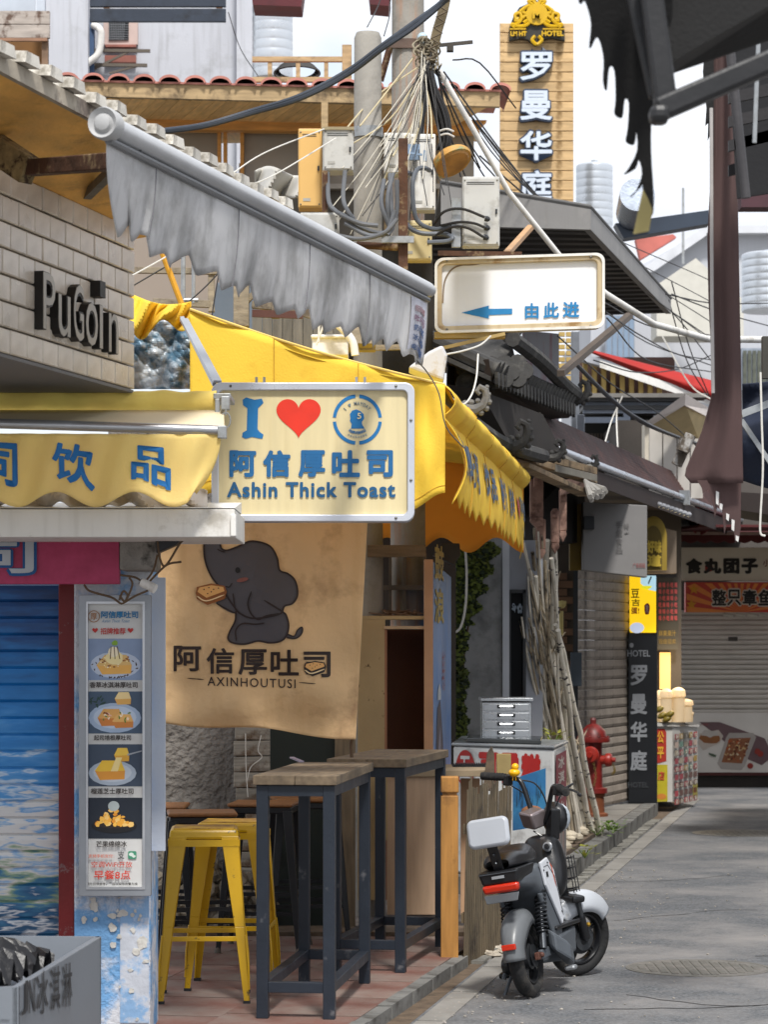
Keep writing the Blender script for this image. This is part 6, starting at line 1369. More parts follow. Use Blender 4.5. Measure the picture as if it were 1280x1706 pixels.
# meter boxes
def mbox(x0, y0, x1, y1, Y, d_, m, label, parts=None):
    th = thing('meter_box', label, 'meter box', P((x0+x1)/2,y1,Y), group='electric boxes round the poles')
    obj('case', MB().pbox(x0,y0,x1,y1,Y,d_), m, th, bev=.006); obj('lid', MB().pbox(x0+2,y0+3,x1-2,y1-3,Y-.008,.01), m, th, bev=.003)
    hh = y1-y0; screws([P(a_,b_,Y-.01) for a_,b_ in ((x0+4,y0+6),(x1-4,y0+6),(x0+4,y1-6),(x1-4,y1-6))], th, .005)
    obj('latch', MB().pbox(x1-7,(y0+y1)/2-4,x1-4,(y0+y1)/2+4,Y-.02,.012), dark_metal, th)
    if hh > 60: obj('label_plate', MB().pbox(x0+8,y1-16,x0+20,y1-11,Y-.0105,.003), mat('label_grey','a2a09a',.5), th); obj('vent', MB().pbox(x0+7,y0+9,x1-9,y0+10,Y-.0105,.003), dark_metal, th); obj('vent', MB().pbox(x0+7,y0+12,x1-9,y0+13,Y-.0105,.003), dark_metal, th)
    return th
bxw = mat('box_white','dad8d3',.5,.05,4,.05,60,dirt=('8f8b82',.64,6,.06),streak=('a3834e',.3)); bxy = mat('box_yellow','d0a764',.5,.04,3,.04); bxg = mat('box_grey','b4b3af',.5,.06,4,.05,dirt=('79746c',.6,5,.1))
mbox(497,214,536,346,16.3,.16,bxy,'tall plain yellowish box left of the poles')
t_ = mbox(538,213,589,284,16.1,.18,bxg,'grey white meter box between yellow box and pole'); obj('cap', MB().pbox(536,211,590,216,16.08,.2), mat('box_cap','8f8266',.6,.1), t_)
t_ = mbox(640,221,690,290,16.5,.14,bxw,'small white box with a rusty hinge on the taller pole')
t_ = mbox(684,223,726,350,16.45,.14,bxw,'tall white box with bracket fittings between the poles and the lamp')
mb = MB(); mb.pbox(680,240,700,266,16.36,.03); mb.pbox(706,250,711,268,16.36,.03); mb.bar(P(664,252,16.3),P(704,258,16.3),.012,.012); obj('bracket', mb, mat('bracket_blue_grey','7f92a8',.5,.1,metal=.3), t_)
t_ = mbox(771,294,833,410,16.0,.12,bxg,'wide grey box with three black plugs, right of the poles')
for i, (x_, y_) in enumerate(((808,364),(808,379),(806,395))): mb = MB(); mb.tube([P(x_,y_,15.96),P(x_+6,y_+1,15.96)], .017, 10); mb.ball(P(x_+5,y_+1,15.95), .016, 8); obj('plug', mb, dark_metal, t_, smooth=True)
obj('side_flange', MB().pbox(753,330,768,411,15.97,.05), galv, t_)
t_ = mbox(668,367,720,434,16.2,.12,mat('box_cream','c9b98c',.5,.05,3,.04,dirt=('9c8a5c',.6,6,.06)),'small cream box low between the poles')
t_ = mbox(500,354,565,400,16.0,.15,bxg,'low grey box under the yellowish box')
obj('rusty_upright', MB().pbox(664,230,680,450,15.9,.05), rust, label='rusty square steel upright in front of the boxes', cat='post', bev=.004)
obj('rusty_upright', MB().pbox(537,284,546,355,16.05,.05), rust, label='short rusty steel upright under the grey white meter box', cat='post', bev=.004)
mb = MB(); mb.tube([P(595,408,16.0),P(665,412,15.95)], .022, 10); obj('rusty_tube', mb, rust, label='horizontal rusty tube behind the grey bar', cat='tube', smooth=True)
obj('steel_plate', MB().pbox(636,393,690,404,15.85,.03), galv, label='horizontal galvanised strip in front of the rusty upright', cat='strip')
# cables
C_ = cable
C_('thick grey conduits looping out of the white boxes', [[(716,284,16.3),(708,280,16.2),(695,283,16.15),(688,305,16.1),(690,350,16.1),(700,372,16.1),(725,382,16.05),(752,377,16.0)],
   [(690,292,16.2),(678,288,16.1),(671,300,16.05),(670,340,16.05),(677,372,16.05),(700,388,16.0),(740,390,16.0),(754,396,15.95),(745,402,15.95),(712,404,15.95)]], .014, mat('conduit_grey','55595f',.5,.08), smooth=8, k=8)
C_('thin black leads running to the three plugs', [[(722,375,16.0),(740,353,15.95),(770,348,15.94),(808,362,15.94)],[(735,376,16.0),(765,370,15.95),(790,372,15.94),(808,379,15.94)],[(725,392,16.0),(755,378,15.95),(780,380,15.94),(806,395,15.94)]], .008, cab)
random.seed(61)
C_('grey and black service cables sagging between the poles', [[(546,288,16.1),(548,335,16.0),(560,352,15.95),(575,360,15.9),(600,378,15.9),(640,388,15.9),(660,360,15.9),(662,300,15.9)],
   [(575,285,16.0),(572,330,15.95),(580,352,15.9),(590,365,15.9)],[(568,358,15.9),(600,372,15.85),(630,376,15.85)],[(575,372,15.9),(615,392,15.85),(645,385,15.85),(658,350,15.85)],[(560,392,15.9),(600,398,15.85),(640,388,15.8),(662,365,15.8)],
   [(650,290,16.1),(652,340,15.9),(655,375,15.9),(645,392,15.85)],[(655,290,16.1),(646,330,15.9),(648,370,15.9)],[(640,300,16.1),(636,340,15.9),(650,380,15.9)]], .013, cabg, smooth=8, k=8)
for i in range(2):
    dx = i*9
    C_(['thick black cable swooping from upper right across the poles to the left roof','second thick black cable close under the first swooping line'][i], [[(770+dx*.5,-30,15.2),(735+dx*.3,5,15.3),(690,38+i*7,15.3),(640,74+i*5,15.3),(580,118+i*5,15.4),(500,160+i*4,15.4),(420,185+i*3,15.5),(340,208+i*2,15.5),(270,218+i,15.6)]], .016, mat('cable_slate','343a44',.5,.08), smooth=8, k=8)
bund = []
for i in range(24):
    a = random.uniform(-1,1); b = random.uniform(-1,1); Yy = 16.7+b*.05
    bund.append([(716+a*6,118,Yy),(722+a*9,150,Yy),(735+a*13,185,Yy),(742+a*12,215,Yy),(743+a*10,235,Yy),(738+a*12,250,Yy)])
C_('thick bundle of black cables hanging in a coil beside the taller pole', bund, .007, cab, smooth=6, k=5)
C_('white tie round the black cable bundle', [[(733,218,16.6),(745,215,16.58),(756,219,16.6)],[(732,226,16.6),(745,223,16.58),(757,228,16.6)]], .006, cabw)
C_('corrugated black hose descending along the taller pole', [[(714,70,16.9),(712,120,16.8),(706,180,16.75),(701,225,16.7)]], .016, mat('hose_black','2f3134',.6,.1), smooth=6)
kn = []
for i in range(40):
    x, y = 712+random.uniform(-10,12), 88+random.uniform(-22,24); r_ = random.uniform(5,16)
    kn.append([(x+r_*math.cos(j*1.2+i)*random.uniform(.5,1.2), y+r_*math.sin(j*1.2+i)*random.uniform(.6,1.4), 16.8+random.uniform(-.08,.08)) for j in range(5)])
C_('tangled knot of old pale wires at the top of the taller pole', kn, .006, mat('wire_tan','8f8571',.8,.2), smooth=4, k=5)
bb2 = []
for i in range(12): a = random.uniform(-1,1); bb2.append([(718+a*6,105,16.8),(728+a*7,55,16.75),(738+a*7,20,16.7),(745+a*8,-20,16.65)])
C_('bundle of pale taped wires rising from the knot', bb2, .009, mat('wire_tape','8c7f66',.8,.25), smooth=4, k=5)
C_('spiral binding round the pale wire bundle', [[(718+i*2.2+(8 if i%2 else -8), 100-i*9, 16.62) for i in range(12)]], .006, mat('wire_dark','5c5040',.8,.2), smooth=2)
wl = []
for x0,y0,x1,y1,sg2 in ((700,110,560,235,-8),(705,115,570,250,14),(700,120,690,240,8),(705,120,655,260,10),(690,95,600,210,0),(708,112,640,300,-5),(702,112,720,230,6)): wl.append([(x0,y0,16.8),((x0+x1)/2+sg2,(y0+y1)/2+sg2,16.6),(x1,y1,16.3)])
C_('loose yellowish service wires fanning out left of the knot', wl, .005, mat('wire_cream','b5a888',.8,.15), smooth=6, k=5)
random.seed(63); dn = []
for i in range(26):
    x0, y0 = 708+random.uniform(-8,14), 95+random.uniform(-10,25); x1, y1 = random.uniform(545,760), random.uniform(235,420); dn.append([(x0,y0,16.75),((x0+x1)/2+random.uniform(-14,14),(y0+y1)/2+random.uniform(0,34),16.4),(x1,y1,15.9+random.uniform(0,.4))])
C_('thin black service wires drooping from the knot over the electric boxes', dn[:13], .0035, cab, smooth=6, k=4); C_('thin pale service wires drooping from the knot over the electric boxes', dn[13:], .003, mat('wire_cream2','b9b3a5',.8), smooth=6, k=4)
sp2 = []
for i in range(4): x0 = 715+random.uniform(-5,10); sp2.append([(x0,100+i*3,16.8),(900+i*20,330+i*20,20),(1190+i*8,470+i*40,27)])
C_('thin wires spreading from the pole knot over the lane to the right', sp2, .0045, cab, smooth=8, k=4)
C_('thin dark wires fanning down right of the knot', [[(722,110,16.8),(760,190,16.9),(800,280,17.2)],[(725,110,16.8),(770,230,17),(830,330,17.5)],[(728,115,16.8),(745,200,17),(768,295,17)],[(730,120,16.8),(752,230,16.9),(778,300,17)],[(740,150,16.8),(790,250,17),(830,300,17)],[(755,100,16.8),(800,105,17),(860,180,18)]], .005, cab, smooth=4, k=5)
mb = MB(); pts = [P(732,118,17.0),P(780,200,17.1),P(848,320,17.3),P(932,425,17.6),P(1010,490,17.8),P(1090,540,18.4),P(1180,565,19.4),P(1290,566,21)]
mb.tube(pts, [.018,.018,.018,.018,.022,.022,.024,.026], 10); obj('white_pipe', mb, white_paint, label='long white plastic pipe running down right from the pole knot', cat='pipe', smooth=True)
sl2 = thing('street_lamp', 'rusty yellow and green round lamp head beside the white boxes', 'lamp', P(750,270,16.5))
q = V((0,0,1)).rotation_difference(V((-.42,.42,.8)).normalized()).to_matrix().to_4x4(); Lm = Matrix.Translation(P(752,268,16.5))@q
mb = MB(); mb.lathe([(.125,-.02),(.13,.0),(.12,.02),(.07,.055),(.02,.07)], (0,0,0), 24, M=Lm@Matrix.Diagonal((1,1,1,1))); obj('shade', mb, mat('lamp_paint','b78842',.6,.2,5,.2,40,dirt=('4f8f78',.6,4,.05)), sl2, smooth=True)
mb = MB(); mb.lathe([(.115,-.015),(.10,-.03),(.02,-.035)], (0,0,0), 20, M=Lm); obj('lamp_glass', mb, mat('lamp_rusty_glass','9c7038',.5,.25,9,.3), sl2, smooth=True)

# ---------------------------------------------------------------- pavilion with pink tiles
YP = 21.0; pv2 = thing('timber_pavilion', 'rooftop timber pavilion with pink tile edge and plank soffit', 'building', P(470,300,YP))
pinkt = mat('pink_tile','b07468',.7,.12,5,.2,rnd=.12,dirt=('7a4a40',.6,8,.08)); beamw = mat('fascia_timber','a8906c',.8,.2,3,.35,30,grain=(1.5,10,10),dirt=('4c3f30',.6,4,.08)); plk = mat('honey_plank','e6bb7c',.6,.12,3,.12,40,grain=(10,1.5,10),rnd=.14); hon = mat('honey_beam','cc9048',.6,.15,3,.15,40,grain=(1.5,10,10))
xs0, xs1 = 108, 836
mb = MB(); nW = 17
def tilew(px): return 6.5*abs(math.sin(math.pi*(px-xs0)/42.5))
per = .194
mb = MB()
for j in range(13):
    a = math.pi*j/12; mb.v.append(V((-per*.42*math.cos(a), 0, .055*math.sin(a)))); 
for j in range(13): a = math.pi*j/12; mb.v.append(V((-per*.36*math.cos(a), 0, .043*math.sin(a)-.008)))
for j in range(13): p = mb.v[j]; mb.v.append(p+V((0,1.4,.1)))
for j in range(12): mb.f.append((j,j+1,13+j+1,13+j)); mb.f.append((j,j+1,26+j+1,26+j))
me_pt = mesh('roof_tile', mb, pinkt, smooth=True)
def rz_(px): return 128+(px-xs0)*.024
for i in range(int((X(xs1,YP)-X(xs0,YP))/per)+1):
    px = xs0+i*per*F/YP; inst('roof_tile', me_pt, Matrix.Translation(P(px+4, rz_(px)+4, YP-.05))@Matrix.Rotation(random.uniform(-.02,.02),4,'Y'), pv2)
mb = MB(); mb.prism([P(xs0,rz_(xs0)+4,YP-.02),P(xs1,rz_(xs1)+4,YP-.02),P(xs1,rz_(xs1)-1,YP+.02)+V((0,1.5,.1)),P(xs0,rz_(xs0)-1,YP)+V((0,1.5,.1))],(0,0,-.015)); obj('roof_deck', mb, pinkt, pv2)
mb = MB(); mb.prism([P(xs0+2,rz_(xs0)+5,YP),P(xs1-2,rz_(xs1)+5,YP),P(xs1-3,178,YP),P(xs0+2,160,YP)],(0,.06,0)); obj('fascia', mb, beamw, pv2, bev=.004)
# soffit planks sloping back, each its own piece
mb = MB(); mb.box((-.042,0,-.01),(.042,.95,.01)); me_sp = mesh('soffit_plank', mb, plk)
sl_a = math.atan2(P(0,160,YP).z-P(0,192,YP+.9).z, .9)
for i in range(34):
    px = 150+i*19.8
    if px > 815: break
    inst('soffit_plank', me_sp, Matrix.Translation(P(px,161+(px-xs0)*.022,YP+.05))@Matrix.Rotation(.25,4,'Z')@Matrix.Rotation(-sl_a*.95,4,'X'), pv2)
mb = MB(); mb.prism([P(140,144,YP+.2),P(820,161,YP+.2),P(820,178,YP+1.1),P(140,174,YP+1.1)],(0,0,.03)); obj('soffit_backing', mb, dark_metal, pv2)
obj('beam', MB().prism([P(140,188,YP+.95),P(812,200,YP+.95),P(790,222,YP+.95),P(140,213,YP+.95)],(0,.12,0)), hon, pv2, bev=.006)
obj('inner_soffit', MB().prism([P(140,213,YP+1.0),P(800,222,YP+1.0),P(800,236,YP+2.2),P(140,240,YP+2.2)],(0,0,.02)), plk, pv2)
gb_ = mat('brown_glass','9a8c78',.2,.12,1.5,.02,dirt=('8b8478',.55,1.2,.15)); 
for x0,x1 in ((210,366),(404,540),(545,640),(645,730),(735,790)): obj('pane', MB().pbox(x0,222,x1,310,YP+1.25,.03), gb_, pv2)
for x_ in (206,362,372,400,540,640,730): obj('post', MB().pbox(x_,215,x_+6,420,YP+1.18,.08), hon if x_ < 410 else beamw, pv2)
obj('white_curtain', MB().pbox(398,272,428,318,YP+1.5,.02).pbox(470,275,498,300,YP+1.5,.02), white_paint, pv2)
obj('sill', MB().pbox(200,306,800,314,YP+1.15,.1), mat('light_sill','a7a096',.7,.1), pv2)
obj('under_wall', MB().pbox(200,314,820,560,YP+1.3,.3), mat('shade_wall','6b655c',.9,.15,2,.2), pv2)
obj('rafter_end', MB().bar(P(541,170,YP-.05),P(541,215,YP-.05),.05,.05), beamw, pv2)
# white building behind, window with mesh, dark balcony rails
wb = thing('white_building', 'pale rendered building behind the pavilion, top left', 'building', P(250,135,26.5)); YW = 26.5
wr = mat('pale_render_wall','b9bbc2',.85,.05,1.5,.15,60,streak=('8f8f92',.45),dirt=('a3a4a8',.62,3,.1))
obj('wall', MB().prism([P(70,-80,YW),P(420,-80,YW),P(420,300,YW),P(70,300,YW)],(0,4,0)), wr, wb)
obj('pier', MB().pbox(394,-80,421,300,YW-.25,.3), wr, wb); obj('pier', MB().pbox(76,-80,146,300,YW-.35,.3), wr, wb)
wd_ = obj('window', MB().pbox(172,32,229,74,YW-.06,.06), mat('pale_pink_frame','b8a39c',.7,.1,4,.1), wb); obj('pane', MB().pbox(181,33,214,67,YW-.07,.01), mat('dark_mesh','26282c',.4,.15,30,.3), wd_)
mb = MB()
for i in range(12): mb.bar(P(181+i*3,67,YW-.075),P(181+i*3-6+8,33,YW-.075),.006,.004) if i < 9 else None
for i in range(8): mb.bar(P(181,37+i*4,YW-.077),P(214,37+i*4,YW-.077),.006,.004)
obj('lattice', mb, mat('lattice_grey','6c6e72',.5), wd_)
obj('lower_frame', MB().pbox(175,74,226,78,YW-.1,.08).pbox(174,92,226,104,YW-.06,.05), mat('brick_pinkish','8f5c52',.8,.15,8,.2), wb)
for i,(x0,y0,x1,y1) in enumerate(((150,84,250,88),(155,108,245,112))): obj('bracket_bar', MB().bar(P(x0,y0,YW-.15),P(x1,y1-3,YW-.15),.03,.03), mat('bracket_brown','5d554c',.7,.1), wb)
obj('bracket_strut', MB().bar(P(150,118,YW-.15),P(218,84,YW-.15),.02,.02).bar(P(182,122,YW-.15),P(236,108,YW-.15),.02,.02), mat('bracket_brown','5d554c'), wb)
mb = MB(); mb.tube([P(155,42,YW-.2),P(165,48,YW-.25),P(168,60,YW-.25),P(164,88,YW-.25),P(150,102,YW-.25),P(130,116,YW-.25)], .035, 10, 5); obj('downpipe', mb, white_paint, wb, smooth=True)
obj('downpipe', MB().pbox(146,30,156,124,YW-.2,.1), mat('blue_pipe','3e5575',.6,.1), wb)
rl = thing('balcony_rail', 'two dark blue grey rails of a balcony at the top edge', 'railing', P(262,36,25.4)); bls = mat('slate_blue_paint','2b3340',.5,.1,5,.1,dirt=('20252e',.6,6,.1))
obj('rail', MB().pbox(149,14,376,36,25.4,.05), bls, rl, bev=.005); obj('rail', MB().pbox(149,-14,376,11,25.4,.05), bls, rl, bev=.005); obj('post', MB().pbox(360,8,370,18,25.42,.04).pbox(172,8,182,18,25.42,.04), mat('rail_post_tan','8c6a54',.7), rl)
lb = thing('timber_balcony', 'weathered pale timber balcony at the top left corner', 'balcony', P(40,110,24.0)); ww = mat('flaking_white_wood','a39a92',.85,.15,3,.3,30,grain=(1.5,9,9),dirt=('5c4a40',.57,5,.04))
for y0, y1 in ((18,40),(41,63)): obj('board', MB().pbox(-30,y0,82,y1,24,.05), ww, lb, bev=.004)
obj('recess', MB().pbox(-30,65,70,118,24.5,.05), mat('dark_brown_recess','6c4a24',.7,.15), lb); obj('post', MB().pbox(69,63,79,125,24.05,.08), mat('brick_post','7c6450',.8,.2,8,.3), lb); obj('post', MB().pbox(60,-20,74,18,24.2,.06).pbox(-30,-30,58,18,24.4,.03), mat('pale_sheet','b3bac4',.6,.06), lb)
obj('lower_strip', MB().pbox(-30,63,78,68,24.0,.04), mat('rail_post_tan','8c6a54'), lb)
# water tanks
chrome = mat('tank_steel','c4c9cf',.3,.06,3,.03,metal=.55)
def tank(x0, x1, y0, y1, Y, label, nr=9):
    th = thing('water_tank', label, 'water tank', P((x0+x1)/2,y1,Y), group='stainless rooftop water tanks'); r_ = (x1-x0)/2*Y/F; c = P((x0+x1)/2,y1,Y+r_); hh = (y1-y0)*Y/F; prof = []
    for i in range(nr*2+1): q = i/(nr*2); prof.append((r_*(1 if i%2 else .975), hh*q*.97))
    prof2 = []
    for i in range(nr): z0 = hh*.97*i/nr; z1 = hh*.97*(i+1)/nr; prof2 += [(r_*.985,z0+.004),(r_*.99,z0+(z1-z0)*.1),(r_*1.0,z0+(z1-z0)*.3),(r_*1.0,z0+(z1-z0)*.7),(r_*.99,z0+(z1-z0)*.9),(r_*.985,z1-.004)]
    prof2 += [(r_*.9,hh*.985),(r_*.3,hh*1.02),(r_*.1,hh*1.03)]
    mb = MB(); mb.lathe(prof2, c, 40); obj('body', mb, chrome, th, smooth=True); mb = MB(); mb.lathe([(r_*.18,hh*1.01),(r_*.18,hh*1.05),(r_*.05,hh*1.06)], c, 16); obj('hatch', mb, chrome, th)
tank(420,488,-60,132,24.5,'ribbed steel water tank behind the wooden railing, top centre',12)
tank(960,1022,272,390,33,'steel water tank right of the hotel tower sign',9)
tank(1236,1330,420,520,34,'steel water tank at the right edge beside the brown cloth',8)
# timber rail & coil on pavilion roof
tr = thing('roof_railing', 'small weathered timber railing on the pavilion roof', 'railing', P(500,130,21.8)); Yr2 = 21.9
obj('rail', MB().pbox(420,94,570,102,Yr2,.05), beamw, tr); obj('rail', MB().pbox(420,128,560,136,Yr2,.05), beamw, tr); obj('post', MB().pbox(570,74,586,138,Yr2,.07), beamw, tr, bev=.004)
for x_ in (446,493,540): obj('post', MB().pbox(x_,100,x_+7,134,Yr2+.01,.04), beamw, tr)
mb = MB()
for i in range(14): mb.tube([P(495+ (38-i*.5)*math.cos(a*math.pi/12), 122-(12+i*.2)*math.sin(a*math.pi/12)-i*.4, 22.2+i*.02) for a in range(25)], .009, 5)
obj('hose_coil', mb, cab, label='coil of black hose behind the roof railing', cat='hose', smooth=True)
for x0, x1, y1, lb_ in ((418,506,11,'dark red roof edge at the top, over the steel tank'),(614,652,10,'dark red roof edge at the top, beside the taller pole')): obj('red_roof_edge', MB().prism([P(x0,-20,23),P(x1,-20,23),P(x1-4,y1,23),P(x0+3,y1-3,23)],(0,.4,0)), mat('dark_red_edge','4f1a20',.6,.15), label=lb_, cat='roof edge')
# ---------------------------------------------------------------- hotel tower sign
YH = 32.0; hs = thing('hotel_tower_sign', 'tall timber slatted hotel sign with white characters and a gold emblem', 'sign', P(895,340,YH)); hw = mat('sign_plank','c4a476',.65,.12,3,.15,30,grain=(1.5,10,10),rnd=.1,dirt=('8a6c42',.62,6,.06))
obj('backing', MB().pbox(838,42,953,400,YH+.06,.25), mat('sign_gap','2f2b28',.8), hs)
w_ = (956-833)*YH/F; me_hp = piece_mesh('plank', (w_,.04,.108), hw, .006)
for i in range(22): inst('plank', me_hp, Matrix.Translation(P(894.5, 47+i*16.4, YH+.02))@Matrix.Rotation(random.uniform(-.004,.004),4,'Y'), hs)
lw = mat('letter_white','c3ccd8',.4,.03,3,0); ls = mat('letter_slate','2c3a50',.5,.05)
for ch, y0, y1 in (('罗',88,138),('曼',152,204),('华',219,271),('庭',285,337)):
    c = P(893,(y0+y1)/2,YH-.01); lettering(ch, c+V((.0,-.0,0)), (1,0,0),(0,0,1), 58*YH/F,(y1-y0+3)*YH/F, ls, hs, bold=.05, off=.09, depth=.085, name='letter'); lettering(ch, c, (1,0,0),(0,0,1), 53*YH/F,(y1-y0-3)*YH/F, lw, hs, bold=.022, off=.10, depth=.008, name='letter_face')
gold = mat('gold_paint','c9a000',.4,.06,4,0,spec=.5); ed = mat('emblem_dark','2e2c26',.5,.1)
bpts = [(849,68),(849,45),(857,25),(866,12),(880,6),(894,1),(908,6),(922,14),(932,27),(941,45),(942,68),(920,63),(906,66),(893,76),(880,66),(868,64)]
obj('emblem_plate', rpoly(bpts, YH-.10, .08), ed, hs, bev=.004)
YE = YH-.12
def gl(paths, r_=.022):
    mb = MB(); [mb.tube([P(a,b,YE) for a,b in p], r_, 6, 5) for p in paths]; obj('scroll', mb, gold, hs, smooth=True)
for s_ in (-1,1):
    f_ = lambda pts: [(895+s_*a,b) for a,b in pts]
    gl([f_([(44,42),(34,40),(26,32),(28,22),(36,24),(35,31),(30,31)]),f_([(43,40),(30,44),(18,42),(10,34),(11,26)]),f_([(28,20),(18,12),(10,10),(12,18),(18,22),(24,20)]),f_([(22,38),(14,32),(18,26),(24,30)]),f_([(8,8),(14,2),(6,0)]),f_([(3,60),(8,66),(4,72),(0,74)]),f_([(40,46),(30,36),(38,34)])])
mb = MB(); mb.lathe([(.125,-.02),(.13,.0),(.125,.02)], (0,0,0), 24, M=Matrix.Translation(P(895,24,YE))@Matrix.Rotation(R(90),4,'X')); obj('medallion', mb, gold, hs, smooth=True)
mb = MB(); mb.lathe([(.10,-.03),(.10,.0)], (0,0,0), 24, M=Matrix.Translation(P(895,24,YE))@Matrix.Rotation(R(90),4,'X')); obj('medallion_field', mb, ed, hs)
plet('M',888,18,902,31,YE-.05,gold,hs,bold=.05,depth=.02); plet('LM HT',851,52,878,60,YE-.02,gold,hs,bold=.04,depth=.02); plet('HOTEL',903,51,940,60,YE-.02,gold,hs,bold=.04,depth=.02)
gl([[(889,2),(895,-4),(901,2),(895,7),(889,2)]]); obj('bar', MB().pbox(850,47,877,49,YE-.01,.03).pbox(905,47,941,49,YE-.01,.03), gold, hs)
# ---------------------------------------------------------------- grey canopy with corrugated underside
cn = thing('grey_canopy', 'grey fascia canopy with dark corrugated underside above the arrow sign', 'canopy', P(985,383,19)); cm = mat('canopy_fascia','7e7c7a',.6,.07,2,.08,60,streak=('68655f',.3),dirt=('8f8c88',.6,3,.15))
K0 = P(985,345,19); K0b = P(985,383,19); Lf = P(735,303,18.6); Lb = P(735,376,18.6); Rf = P(1119,497,24.2); Rb = P(1119,523,24.2)
mb = MB(); mb.prism([Lf,K0,K0b,Lb],(0,.06,0)); obj('side_fascia', mb, cm, cn, bev=.003)
mb = MB(); mb.prism([K0,Rf,Rb,K0b],(-.05,0,0)); obj('street_fascia', mb, cm, cn, bev=.003)
obj('top_trim', MB().tube([Lf,K0,Rf], .012, 6), mat('trim_dark','4c4b4a',.5), cn)
und = mat('dark_corrugated','34302d',.6,.1,4,.1)
def uf(u, v):
    a = Lb.lerp(V((Lb.x-.2,24.2,Lb.z+.0)), v); b = K0b.lerp(Rb, v); p = a.lerp(b, u); return p+V((0,.05,.012*(1 if math.sin(v*120)>0 else -1)+.02))
mb = MB(); mb.grid(uf, 6, 220); obj('underside', mb, und, cn); mb = MB(); mb.prism([Lf+V((0,.02,0)),K0+V((0,.02,0)),Rf+V((0,.02,0)),V((Lf.x,24.3,Lf.z+.2))],(0,0,.02)); obj('roof_sheet', mb, cm, cn)
obj('brace', MB().bar(P(845,422,17.5), P(885,378,18.7), .04, .03), mat('tan_bar','b08a64',.6,.1), cn); obj('brace', MB().bar(P(935,622,18.0), P(1050,525,20.5), .05, .04), mat('brown_bar','5a5048',.7,.1), cn)
obj('rusty_edge_bar', MB().bar(P(730,422,16.7),P(870,424,16.7),.03,.03), rust, cn)
# arrow sign
YS = 16.4; an = thing('arrow_sign', 'weathered white sign with a blue arrow pointing left', 'sign', P(866,553,YS))
def skew(pts): return [(x, y+(4-(x-727)*.02)*0) for x, y in pts]
cor = lambda x0,x1,tl,tr,bl,br,r_: [(x, (tl+(tr-tl)*(x-x0)/(x1-x0))*(1-(y))+(bl+(br-bl)*(x-x0)/(x1-x0))*y) for x, y in [(x0+(a)*(x1-x0), b) for a, b in [((px_)/(x1-x0), py_) for px_, py_ in [(q[0], q[1]) for q in [((c[0]), c[1]) for c in rrect(0,0,x1-x0,1,0.0001)]]]]]
def signpoly(inset, r_):
    o = []
    for x, y in rrect(726+inset, 423+inset, 1007-inset, 554-inset, r_, 5):
        t_ = (x-726)/281; top = 431-9*t_; bot = 554-9*t_; o.append((x, top+(bot-top)*(y-423)/131))
    return o
obj('frame', ringprism(signpoly(0,14), signpoly(11,8), YS, .14), mat('frame_cream','b8a88a',.6,.1,3,.1,60,dirt=('8a6c42',.6,5,.06),streak=('8f6a3c',.35)), an, bev=.006)
obj('face', rpoly(signpoly(9,8), YS+.03, .05), mat('weathered_white','dddee1',.6,.03,2,.1,40,dirt=('b3a594',.68,2.6,.05),streak=('bda88c',.08)), an)
obj('outer_edge', ringprism(signpoly(-1.5,15), signpoly(3,13), YS-.012, .03), white_paint, an)
bluep = flat('1d75ad'); ya3 = YS+.026
pprint('arrow', [(769,521),(815,509),(815,514.5),(854,514),(854,523.5),(815,525),(815,531)], ya3, bluep, an)
for ch, x0, x1, dy in (('由',875,898,0),('此',906,932,-1),('进',938,966,-2)): plet(ch,x0,505+dy,x1,531+dy,ya3,bluep,an,bold=.03)
for s_ in ([(738,505),(741,470),(752,450),(768,442),(788,441),(805,438)],): mb = MB(); mb.tube([P(a,b,ya3+.004) for a,b in s_], .006, 4, 5); obj('scuff', mb, mat('scuff','7c6a54',.8,.2), an)
screws([P(x_,y_,YS-.004) for x_,y_ in ((745,434),(985,428),(745,549),(985,543))], an, .008); obj('bracket', MB().pbox(724,553,842,563,YS+.02,.08).bar(P(842,556,YS),P(724,583,YS),.02,.02), mat('cream_bracket','a08a58',.6,.15), an)
obj('old_lamp_box', MB().prism([P(715,585,14.2),P(738,574,14.2),P(746,592,14.2),P(740,634,14.2),P(700,620,14.2),P(680,612,14.2)],(0,.3,0)), mat('white_lamp_box','b4b4b8',.4,.06,3,.05,dirt=('a08c60',.62,5,.05)), label='tilted white lamp box behind the top corner of the yellow awning', cat='lamp', bev=.015)
C_('pale cable hanging from the arrow sign bracket', [[(745,590,15.2),(770,585,15.4),(800,575,15.6),(818,560,16.0)],[(738,640,14.6),(750,660,14.8),(770,674,15),(785,660,15.2),(794,630,15.4),(797,590,15.6)]], .005, cabw)
